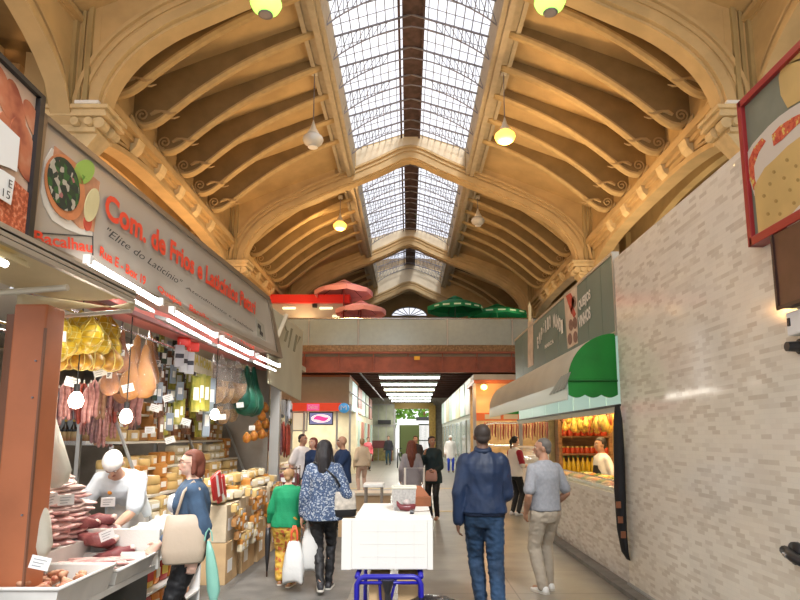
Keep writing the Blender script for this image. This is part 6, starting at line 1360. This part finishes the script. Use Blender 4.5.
# plastic shopping bags carried between the two walkers
g=W2['W'][-1]; p=W2['w'](g)
def shopping(label,cx,cz,w_,h_,Y,m,hm=None):
    w_*=.82; h_*=.76
    t=thing('shopping_bag',label,'bag',(cx,Y,cz)); b=MB(); rr=[]
    for f,sx,sy in ((0,.42,.12),(.08,.6,.3),(.3,.85,.7),(.7,1,1),(.94,1.06,1),(1,.9,.85)): rr.append([(cx+w_/2*sx*math.copysign(abs(math.cos(q))**.55,math.cos(q))*(1+.09*math.sin(4*q+f*11)),Y+.08*sy*math.copysign(abs(math.sin(q))**.6,math.sin(q))*(1+.15*math.sin(6*q+f*7)),cz-h_*f+.02*math.sin(3*q)*f) for q in [2*math.pi*i/22 for i in range(22)]])
    b.loft(rr); b.build('bag_body',m,t,smooth=True); b=MB()
    for s in (-1,1): b.tube([(cx+s*.035,Y,cz-.03),(cx+s*.03,Y,cz+.09),(cx+s*.005,Y,cz+.16)],.012,6)
    b.build('handle',hm or m,t,smooth=True); return t
WB=mat('white_carrier',(.78,.78,.76),.35,bump=.5,bs=12,tl=.2)
shopping('white carrier bag with orange red handles between the two walkers',p.x-.07,p.z-.24,.27,.56,p.y-.06,WB,mat('orange_red_handle',(.8,.12,.05),.4))
shopping('hazy white carrier bag hanging at the patterned blouse side',p.x+.09,p.z-.12,.25,.58,p.y+.02,mat('hazy_carrier',(.7,.7,.68),.3,alpha=.75,bump=.5,bs=12))
p=G2['w'](G2['W'][-1]); t=thing('umbrella','black furled umbrella carried at the green top side','umbrella',(p.x,p.y,.1)); x=p.x-.01
b=MB(); b.tube([(x,p.y,.62),(x,p.y,.5),(x,p.y,.3),(x,p.y,.14)],[.028,.034,.026,.010],10); b.build('folded_cloth',BLACK,t,smooth=True); b=MB(); b.tube([(x,p.y,.08),(x,p.y,.68),(x+.0,p.y,.75)],.008,6); b.tube([(x,p.y,.72),(x,p.y,.78),(x+.03,p.y,.81),(x+.06,p.y,.79)],.014,8); b.build('handle',mat('umbrella_grip',(.08,.03,.02),.4),t,smooth=True)
# ================================================================ CENTRE: cart, styrofoam box, stool
t=thing('styrofoam_box','long white styrofoam box with a lid riding on the blue cart','box',(-.15,5,.7)); a=U(352,518,y=4.62);c=U(432,568,y=4.62)
zt=a.z; zb=c.z; x0=a.x+.0; x1=c.x
b=MB(); b.box(x0,x1,4.62,5.5,zb,zt-.03); b.build('tub',STYRO,t,bevel=.012)
b=MB(); b.box(x0+.02,x1-.0,4.63,5.52,zt-.028,zt+.012); b.build('lid',STYRO,t,bevel=.01)
GL=mat('pale_grid_line',(.64,.63,.60),.8)
a2=U(342,519,y=4.56); xs0=a2.x; q=thing('styrofoam_sheet','wide white styrofoam sheet with faint grid standing on the blue cart','sheet',((xs0+x1)/2,4.58,zb)); zq=U(342,519,y=4.56).z
b=MB(); b.box(xs0,x1+.005,4.565,4.61,zb,zq); b.build('panel',STYRO,q,bevel=.006)
b=MB(); wq=x1-xs0
for k in range(1,4): b.box(xs0+wq*.2,x1-.05,4.5635,4.565,zb+(zq-zb)*k/4-.0015,zb+(zq-zb)*k/4+.0015)
for k in range(1,4): b.box(xs0+wq*(.2+.2*k)-.0015,xs0+wq*(.2+.2*k)+.0015,4.5635,4.565,zb+.04,zq-.04)
b.build('grid_scoring',GL,q)
b=MB(); b.box(xs0,xs0+wq*.11,4.55,4.565,zb,zq); b.box(x1-.035,x1+.005,4.555,4.565,zb,zq); b.build('edge_strip',STYRO,q,bevel=.004)
t=thing('hand_cart','royal blue tubular cart below the styrofoam box','cart',(-.15,4.9,0)); BL=mat('royal_blue_enamel',(.015,.012,.30),.3)
xl=U(357,573,y=4.5).x; xr=U(421,573,y=4.5).x; zt2=zb-.035
b=MB(); b.tube([(xl,4.50,.02),(xl,4.50,zt2-.05),(xl+.02,4.5,zt2-.012),(xl+.05,4.50,zt2),(xr-.05,4.50,zt2),(xr-.02,4.5,zt2-.012),(xr,4.50,zt2-.05),(xr,4.50,.02)],.019,10); b.build('front_frame',BL,t,smooth=True)
b=MB(); b.tube([(xl,5.4,.02),(xl,5.40,zt2),(xr,5.40,zt2),(xr,5.4,.02)],.018,8); b.build('rear_frame',BL,t,smooth=True)
b=MB()
for x in (xl,xr): b.tube([(x,4.5,zt2),(x,5.4,zt2)],.018,8); b.tube([(x,4.5,.22),(x,5.4,.22)],.018,8)
b.tube([(xl,4.5,zt2-.04),(xr,4.5,zt2-.04)],.012,6); b.build('side_rail',BL,t,smooth=True)
for dx,tw_ in ((-.05,.01),(.02,-.01),(.07,-.04)):
    b=MB(); b.tube([(-.15+dx,4.5,zt2),(-.15+dx+tw_,4.52,zt2-.16)],.010,6); b.build('strut',BL,t)
b=MB(); b.tube([(-.14,4.46,zt2-.01),(-.14,4.46,zt2-.10),(-.13,4.47,zt2-.28)],[.045,.02,.035],8); b.build('steering_head',BLACK,t)
b=MB()
for x in (xl+.03,xr-.03):
    for y in (4.55,5.35): b.tube([(x,y,.05),(x+.03,y,.05)],.05,14)
b.build('caster',BLACK,t)
b=MB(); b.box(xl,xr,4.5,5.4,.22,.235); b.build('deck',BL,t)
for (pa,pb,pt,lb,y) in ((369,389,574,'upright cardboard carton on the cart behind the black steering head',4.56),(398,420,574,'cardboard carton on the cart beside the black refuse sack',4.58)):
    a=U(pa,pt,y=y);c=U(pb,pt,y=y); q=thing('cardboard_carton',lb,'box',((a.x+c.x)/2,y,.24)); b=MB(); b.box(a.x,min(c.x,xr-.02) if pa>390 else c.x,y,y+.3,.24,a.z-.02); b.build('carton',CARD,q,bevel=.004)
    b=MB(); b.box((a.x+c.x)/2-.03,(a.x+c.x)/2+.03,y-.003,y,.3,.45); b.build('printed_label',mat('grey_print_label',(.12,.12,.13),.5),q)
t=thing('refuse_sack','shiny black refuse sack on the floor beside the blue cart','sack',(.15,4.5,0)); b=MB(); b.ell((.16,4.42,.26),.26,.2,.30,28,16); b.v=[tuple(Vector(v)+Vector((0,0,1)).cross(Vector((0,0,1)))+Vector(((Vector(v)-Vector((.16,4.42,.26))).normalized()*.045*mnoise.noise(Vector(v)*9)))) for v in b.v]; b.v=[(x,y,min(z+.05,.555+.02*mnoise.noise(Vector((x*8,y*8,0))))) for x,y,z in b.v]; b.build('sack_body',mat('shiny_black_film',(.015,.015,.017),.18,bump=1,bs=22,stretch=(1,1,.3)),t,smooth=True)
a=U(404,510.5,z=zt+.012); GB=mat('speckled_grey_styro',(.42,.40,.37),.8,var=.2,vs=60)
t=thing('storage_tub','small speckled grey tub standing on the long styrofoam box','tub',(a.x,a.y,zt+.012)); z=zt+.013; w_=.19; x=a.x-.0; y=a.y
b=MB(); b.loft([[(x-w_/2+.01,y,z),(x+w_/2-.01,y,z),(x+w_/2-.01,y+.16,z),(x-w_/2+.01,y+.16,z)],[(x-w_/2,y-.008,z+.17),(x+w_/2,y-.008,z+.17),(x+w_/2,y+.17,z+.17),(x-w_/2,y+.17,z+.17)],[(x-w_/2+.012,y+.004,z+.17),(x+w_/2-.012,y+.004,z+.17),(x+w_/2-.012,y+.158,z+.17),(x-w_/2+.012,y+.158,z+.17)],[(x-w_/2+.02,y+.012,z+.02),(x+w_/2-.02,y+.012,z+.02),(x+w_/2-.02,y+.15,z+.02),(x-w_/2+.02,y+.15,z+.02)]]); b.build('tub',GB,t)
b=MB(); b.tube([(x-w_/2,y-.008,z+.172),(x+w_/2,y-.008,z+.172),(x+w_/2,y+.17,z+.172),(x-w_/2,y+.17,z+.172)],.009,6,closed=True); b.box(x-.008,x+.008,y,y+.16,z+.10,z+.17); b.build('rim',mat('pale_tub_rim',(.65,.63,.52),.6),t)
t=thing('meat_cut','dark red curved cut lying against the small speckled tub','meat',(x,y-.05,z)); b=MB(); b.tube([(x-.055,y-.04,z+.075),(x-.045,y-.05,z+.05),(x-.02,y-.055,z+.028),(x+.03,y-.055,z+.024),(x+.075,y-.045,z+.034),(x+.088,y-.04,z+.05)],[.005,.015,.024,.027,.024,.008],10); b.build('flesh',mat('oxblood_meat',(.15,.025,.03),.3,var=.3,vs=20),t,smooth=True); b=MB(); b.ell((x+.02,y-.035,z+.06),.03,.018,.028,10,8); b.build('knotted_wrap',mat('grey_knot',(.45,.38,.36),.5,bump=.6,bs=50),t,smooth=True)
t=thing('serving_spoon','small dark spoon on the edge of the styrofoam box lid','spoon',(x+.08,4.7,z)); b=MB(); b.tube([(x+.045,4.76,z+.012),(x+.075,4.76,z+.012)],[.018,.014],8); b.build('bowl',BLACK,t); b=MB(); b.tube([(x+.075,4.76,z+.012),(x+.2,4.84,z+.012)],.004,5); b.build('handle',CHROME,t)
# folded open brown carton behind the tub
t=thing('open_carton','open brown carton with raised flap behind the speckled tub','box',(.13,6.4,0)); YB=5.26
a=U(413,499,y=YB);c=U(431,506,y=YB); b=MB(); zc=zt+.013
b.box(a.x,c.x,YB,YB+.14,zc,zc+.07); b.build('carton',mat('rust_brown_card',(.26,.09,.035),.7,var=.2),t); b=MB(); b.slab([(a.x,YB+.14,zc+.07),(c.x-.01,YB+.14,zc+.07),(c.x-.07,YB+.17,zc+.15),(a.x+.0,YB+.17,zc+.16)],(0,.006,0)); b.build('flap',mat('rust_brown_card',(.26,.09,.035)),t)
# tall white table
Y=9.0; t=thing('tall_table','tall white topped table with slim brown legs','table',(-.55,Y,0)); a=U(364,484,y=Y);c=U(384,484,y=Y)
b=MB(); b.rbox((a.x+c.x)/2,Y,a.z-.01,c.x-a.x,.35,.045,b=.01); b.build('table_top',WHITE,t)
for x in (a.x+.03,c.x-.03):
    for y in (Y-.14,Y+.14): b=MB(); b.box(x-.014,x+.014,y-.014,y+.014,0,a.z-.03); b.build('leg',mat('grey_brown_leg',(.2,.17,.14),.5),t)
# white chair frame
Y=12.2; t=thing('chair','white tubular chair seen behind the open carton','chair',(.13,Y,0)); a=U(405,468,y=Y);c=U(424,487,y=Y)
b=MB(); b.tube([(a.x,Y,.02),(a.x,Y,a.z),(c.x,Y,a.z),(c.x,Y,.02)],.022,8); b.build('back_frame',WHITE,t,smooth=True); b=MB(); b.box(a.x,c.x,Y-.40,Y,.44,.47); b.build('seat',WHITE,t)
for x in (a.x+.02,c.x-.02): b=MB(); b.tube([(x,Y-.38,.02),(x,Y-.38,.45)],.018,6); b.build('leg',WHITE,t)
b=MB(); b.tube([(a.x,Y,.62),(c.x,Y,.62)],.015,6); b.build('back_rail',WHITE,t)
# low cream plinth tables between
for i,(x0,x1,y0,y1,z,lb) in enumerate(((-1.55,-.35,13.6,14.3,.45,'low cream display bench across the aisle behind the tall table'),(-1.2,-.5,10.6,11.0,.38,'lower cream display bench just behind the tall table'))):
    t=thing('display_bench',lb,'bench',((x0+x1)/2,y0,0)); b=MB(); b.box(x0,x1,y0,y1,z-.05,z); b.build('top',mat('cream_counter',(.6,.55,.45)),t); b=MB(); b.box(x0+.04,x1-.04,y0+.03,y1-.03,0,z-.05); b.build('plinth',mat('peach_plinth',(.55,.38,.22),.6),t)
# bicycle-like walker near the exit
t=thing('bicycle','dark bicycle parked by the exit','bicycle',(-.6,33,0)); 
for y,nm_ in ((33.0,'wheel'),(34.0,'wheel')):
    b=MB(); b.tube([(-.55+(y-33)*.25,y+.0*math.cos(q)+.33*math.cos(q),.36+.33*math.sin(q)) for q in [i*math.pi/10 for i in range(20)]],.025,5,closed=True); b.build('wheel',BLACK,t)
b=MB(); b.tube([(-.55,33,.36),(-.5,33.3,.8),(-.35,33.8,.8),(-.3,34,.36),(-.42,33.55,.4),(-.5,33.3,.8)],.025,6); b.tube([(-.55,33.1,.36),(-.55,33.1,1.0),(-.3,33.1,1.05)],.02,6); b.build('bike_frame',BLACK,t)
# black things at the end of the tiled wall
t=thing('hanging_jacket','narrow black jacket hanging at the end of the tiled wall','jacket',(2.38,7.05,.6))
b=MB(); rr=[]
for (px,py,w_) in ((618,405,.02),(619,420,.045),(620,450,.055),(621,490,.06),(623,530,.05),(626,552,.035),(629,560,.01)):
    q=U(px,py,y=7.0); rr.append([(q.x+w_*math.cos(a_)*(1+.15*math.sin(3*a_)),7.02+.06*math.sin(a_),q.z) for a_ in [i*math.pi/8 for i in range(16)]])
b.loft(rr); b.build('cloth',mat('black_cloth',(.012,.012,.014),.7,var=.3),t,smooth=True); b=MB()
for i,(px,py) in enumerate(((619,505),(621,520),(624,535))): q=U(px,py,y=6.93); b.rbox(q.x,6.95,q.z,.05,.02,.07)
b.build('brown_patch',mat('rust_leather',(.25,.09,.04),.6),t)
# ================================================================ RIGHT STALL INTERIOR
t=thing('bottle_shelf','brown wooden shelving with bottles across the lit stall','shelf',(3.05,10.9,.98)); x0,x1,Y=2.72,3.62,11.2
b=MB()
for x in (x0,x1): b.box(x-.03,x+.03,Y,Y+.3,.98,2.8)
b.box(x0-.03,x1+.03,Y+.28,Y+.3,.98,2.8); b.build('side_panel',WOOD,t)
b=MB()
for z in (1.02,1.35,1.66,1.95,2.25): 
    b=MB(); b.box(x0,x1,Y,Y+.28,z-.03,z); b.build('shelf_board',WOOD,t)
b=MB(); b.box(2.60,6.0,11.0,11.55,0,.98); tag(b.build('rear_cabinet',mat('peach_counter_front',(.60,.40,.25),.5)),'peach fronted cabinet under the bottle shelving','cabinet')
LOCAL[0]=True
btl2=P0('oil_bottle','golden oil bottle on the lowest shelf of the lit stall','bottle','golden bottles on the lowest shelf'); b=MB(); b.lathe([(.038,0),(.04,.01),(.04,.17),(.016,.22),(.016,.27)],(0,0,0),12); b.build('glass_body',mat('golden_oil',(.65,.42,.03),.15,emit=(.6,.35,.03),es=.0),btl2,smooth=True,auto=40); b=MB(); b.lathe([(.018,.255),(.018,.285),(0,.286)],(0,0,0),10); b.build('bottle_cap',mat('green_cap',(.05,.2,.05),.4),btl2)
rj=P0('red_jar','red jar with gold lid on the middle shelves of the lit stall','jar','red jars on the middle shelves'); b=MB(); b.lathe([(.05,0),(.055,.01),(.055,.11),(.04,.13)],(0,0,0),12); b.build('glass_body',mat('red_preserve',(.62,.08,.03),.2),rj,smooth=True,auto=40); b=MB(); b.lathe([(.045,.13),(.045,.155),(0,.156)],(0,0,0),12); b.build('lid',mat('gold_cap',(.7,.5,.1)),rj)
for i in range(16): place(btl,(-5.05+i*.10,7.58,1.60),.9)
for i in range(10): place(btl2,(2.79+i*.085,11.28,1.022),1); place(rj,(2.79+i*.085,11.3,1.352),.8,label='small red jar on the second shelf of the lit stall',group='small red jars on the second shelf')
for i in range(7): 
    for z in (1.662,1.952): place(rj,(2.80+i*.12,11.28,z),1.05)
for i in range(6): place(btl2,(2.8+i*.14,11.3,2.252),1.1,label='golden bottle on the top shelf of the lit stall',group='golden bottles on the top shelf')
# hanging golden goods across the top of the stall
yb=hanging('hanging_cheese','golden cheese hanging in the lit stall opening','cheese','golden cheeses hanging in the lit stall',drop(provP,12,.06,5),mat('golden_wax',(.75,.48,.08),.4,col2=(.55,.25,.04),vs=5))
ys_=hanging('hanging_salami','orange red salami hanging in the lit stall opening','salami','orange red salamis in the lit stall',drop([(.03,0),(.1,-.1),(.14,-.4),(.14,-.8),(.06,-.98),(.01,-1)],10),mat('orange_salami',(.55,.16,.05),.4,col2=(.4,.08,.03),vs=6))
for i in range(110):
    px=R.uniform(536,616); py=409+R.uniform(0,12)+(615-px)*.06; X=R.uniform(2.72,3.4); p=U(px,py,x=X)
    if p.y>11.0 or p.y<7.3: p.y=min(max(p.y,7.4),10.9)
    p.z=min(max(p.z,1.95),2.6); place(yb if R.random()<.6 else ys_,p,(.17,.17,R.uniform(.16,.26)),R.uniform(0,3))
LOCAL[0]=False
b=MB()
for X in (2.8,3.1,3.4): b.tube([(X,7.25,2.66),(X,11.1,2.66)],.012,6)
tag(b.build('hanging_rod',CHROME),'chrome rods over the food display of the lit stall','rod')
# glass display with trays of food
t=thing('display_case','low glass display case of olives and antipasti on the pale marble top','display case',(2.8,9,.985))
b=MB(); b.box(2.47,2.478,7.15,10.6,.99,1.12); b.build('front_glass',GLASS,t); b=MB(); b.box(2.46,2.49,7.15,10.6,1.12,1.135); b.build('top_rail',CHROME,t)
for i in range(14):
    y=7.25+i*.24; 
    for j,X in enumerate((2.62,2.92)):
        q=thing('food_tray','steel tray heaped with %s in the display case'%['orange antipasti','golden nuts','green olives'][(i+j)%3],'tray',(X,y,1.0),0,['orange antipasti trays','golden nut trays','green olive trays'][(i+j)%3]); b=MB(); b.rbox(X,y,1.02,.26,.21,.04,b=.01); b.build('pan',CHROME,q)
        b=MB(); b.ell((X,y,1.04),.115,.09,.05,14,8,jit=.12); b.build('food',tex_mat('food_%d'%((i+j)%3),'cells',[[(.65,.22,.04),(.75,.40,.10),(.55,.12,.03)],[(.70,.45,.15),(.60,.30,.08),(.8,.6,.3)],[(.10,.16,.02),(.25,.26,.05),(.04,.05,.02)]][(i+j)%3],30,pos=[0,.4,.7]) if 'food_%d'%((i+j)%3) not in MATS else MATS['food_%d'%((i+j)%3)],q,smooth=True)
t=thing('small_fridge','small glass fronted fridge behind the shop assistant','fridge',(3.9,10.8,0)); b=MB(); b.box(3.75,4.25,10.4,10.95,0,1.55); b.build('cabinet',mat('fridge_grey',(.3,.3,.3),.4),t); b=MB(); b.box(3.8,4.2,10.38,10.4,.9,1.45); b.build('glass_door',GLASS,t)
# white counters beyond the green fascia (deli case)
t=thing('deli_case','long white deli case with curved glass beyond the tiled counter','display case',(3.0,12.5,0)); b=MB(); b.box(2.75,3.5,10.9,11.0,0,1.0); b=MB(); b.box(2.95,3.7,12.0,19.5,0,.95); b.build('base_cabinet',WHITE,t); b=MB(); rr=[]
for i in range(7):
    a_=math.pi/2*i/6; rr.append([(3.35-.38*math.cos(a_),12.0,.95+.38*math.sin(a_)),(3.35-.38*math.cos(a_),19.5,.95+.38*math.sin(a_)),(3.36-.38*math.cos(a_),19.5,.95+.38*math.sin(a_)),(3.36-.38*math.cos(a_),12.0,.95+.38*math.sin(a_))])
b.loft(rr); b.build('curved_glass',GLASS,t); b=MB(); b.box(3.3,3.7,12,19.5,1.33,1.37); b.build('top_ledge',WHITE,t)
area((3.3,15,2.7),(0,0,0),.5,3,(1,.9,.75),40,'stall_light')
# ================================================================ DELICATESSEN between post and kiosk
LOCAL[0]=True
for i in range(26):
    Y=R.uniform(11.1,13.4); px=R.uniform(268,290); p=U(px,424+R.uniform(-3,3),y=Y); place(sg[R.choice([2,2,0,1])],p,(.55,.55,R.uniform(.45,.6)),R.uniform(0,3),label='sausages hanging past the grey post in the next stall',group='sausages in the next stall')
for i in range(36):
    Y=R.uniform(11.1,13.4); px=R.uniform(267,291); p=U(px,398+R.uniform(0,14),y=Y); place(pk[R.choice([4,1,0,2])],p,(.30,.3,.34),R.uniform(0,3),label='small packs hanging under the banner in the next stall',group='packs under the banner')
for i in range(44):
    Y=11.2+i*.105; 
    for j in range(2): place([slab,slab2,ch[4]][R.randrange(3)],(-2.5-.28*j,Y,.92 if j==0 else .96),1,rot=(0,0,R.uniform(0,3)),label='pale pack on the next stall counter',group='packs on the next stall counter')
LOCAL[0]=False
t=thing('packing_stand','wire stand of pink and grey packs on the floor at the stall end','stand',(-2.1,10.2,0)); b=MB()
for z in (.1,.45,.8,1.1): b.tube([(-2.35,10.75,z),(-1.9,10.75,z),(-1.9,11.1,z),(-2.35,11.1,z)],.01,5,closed=True)
for x,y in ((-2.35,10.75),(-1.9,10.75),(-1.9,11.1),(-2.35,11.1)): b.tube([(x,y,0),(x,y,1.15)],.01,5)
b.build('wire_frame',CHROME,t)
for z in (.1,.45,.8): b=MB(); b.box(-2.35,-1.9,10.75,11.1,z,z+.008); b.build('shelf_board',GREYM,t)
LOCAL[0]=True
pp=[pack('wrapped_pack','%s on the wire stand'%n,'pack','%ss on the wire stand'%n,.16,.1,.22,mat(n.replace(' ','_'),c,.35),hang=False,bev=.25) for n,c in (('pink pack',(.6,.3,.32)),('grey pack',(.4,.4,.42)),('dark red pack',(.2,.05,.06)))]
for z in (.11,.46,.81):
    for i in range(3):
        for j in range(2): place(pp[R.randrange(3)],(-2.27+i*.15,10.84+j*.14,z),1,R.uniform(-.3,.3))
LOCAL[0]=False
unused=[o for o in COL.objects if 'used' in o.keys() and o['used']==0]
for o in COL.objects:
    if 'used' in o.keys(): del o['used']
gone=[c for c in COL.objects if c.parent in unused]+unused
for o in gone: bpy.data.objects.remove(o)
# ================================================================ LIGHT
w=bpy.data.worlds.new('sky'); bpy.context.scene.world=w; w.use_nodes=True; N=w.node_tree.nodes; L=w.node_tree.links
bg=N['Background']
tc=N.new('ShaderNodeTexCoord'); n=N.new('ShaderNodeTexNoise'); n.inputs['Scale'].default_value=2.5; n.inputs['Detail'].default_value=5; L.new(tc.outputs['Generated'],n.inputs['Vector'])
r=N.new('ShaderNodeValToRGB'); r.color_ramp.elements[0].color=(.74,.76,.82,1); r.color_ramp.elements[1].color=(1,1,1,1); r.color_ramp.elements[0].position=.35; r.color_ramp.elements[1].position=.65
L.new(n.outputs['Fac'],r.inputs[0]); L.new(r.outputs[0],bg.inputs['Color']); bg.inputs['Strength'].default_value=1.6
WARM=(1,.78,.5); ORG=(1,.55,.22); COOL=(1,.97,.92)
# pendant lamps (bell caps over glass globes)
def pendant(px,py,Y,style,label):
    p=U(px,py,y=Y); t=thing('pendant_lamp',label,'lamp',(p.x,p.y,p.z),0,None)
    gl={'on':mat('glowing_amber_globe',(1,.6,.2),.3,emit=(1,.50,.07),es=2.6),'green':mat('glowing_green_globe',(.5,.9,.3),.3,emit=(.40,1,.12),es=1.5),'off':mat('milky_globe',(.6,.6,.56),.25)}[style]
    b=MB(); b.lathe([(.02,-.15),(.13,-.145),(.21,-.09),(.25,0),(.23,.07),(.15,.14),(.10,.17)],p,24); b.build('globe',gl,t,smooth=True)
    if style!='on':
        b=MB(); b.lathe([(.07,-.16),(.11,-.175),(.12,-.19),(.08,-.19)],p,20); b.build('bottom_ring',STEEL if style=='green' else PAPER,t,smooth=True)
    b=MB(); b.lathe([(.15,.15),(.13,.2),(.07,.30),(.03,.44),(.012,.5)],p,20); b.build('cap',mat('pale_lamp_cap',(.62,.58,.48),.5),t,smooth=True)
    top=10.5; b=MB(); b.tube([(p.x,p.y,p.z+.45),(p.x,p.y,top-.1)],.012,6); b.build('cord',STEEL,t)
    b=MB(); b.rbox(p.x,p.y,top-.05,.16,.16,.12,b=.02); b.build('ceiling_mount',mat('pale_lamp_cap',(.6,.6,.5)),t)
    return p
for px,py,Y,st,lb in ((266,4,9,'green','green glass pendant globe hanging above the salad poster sign'),(550,2,9,'green','green glass pendant globe hanging above the tiled wall'),
    (313,140,14,'off','unlit milky pendant lamp hanging by the long skylight'),(505,137,14,'on','lit amber pendant lamp hanging high beside the long skylight'),
    (340,226,22,'on','lit amber pendant lamp hanging above the pink parasols'),(478,221,22,'off','small unlit pendant lamp hanging above the green parasols')):
    p=pendant(px,py,Y,st,lb)
    if st=='on': point((p.x,p.y,p.z-.25),(1,.6,.25),260,.2)
# unseen uplights added above the stalls to light the vault, no fittings modelled
for s in (-1,1):
    for Y,e in ((4.6,125),(16.0,165),(26,40)):
        area((s*4.4,Y,4.2 if Y<20 else 6.4),(math.pi,math.radians(-8*s),0),.8,1.6,(1,.72,.42) if s>0 else (1,.60,.28),e,'added_uplight')
    for Y in (12,16.5,22): point((s*9.0,Y,6.2),(1,.5,.18) if s<0 else (.95,.85,.5),260 if s<0 else 60,.3,'aisle_lamp')
point((0,7.2,7.4),(1,.80,.56),50,.6,'nave_lamp')
sc=bpy.context.scene
sc.view_settings.view_transform='Standard'; sc.view_settings.look='None'; sc.view_settings.gamma=1; sc.view_settings.exposure=0.16
sc.cycles.max_bounces=6; sc.cycles.diffuse_bounces=3; sc.cycles.glossy_bounces=3; sc.cycles.transparent_max_bounces=12; sc.cycles.caustics_reflective=False; sc.cycles.caustics_refractive=False
sc.cycles.sample_clamp_indirect=4
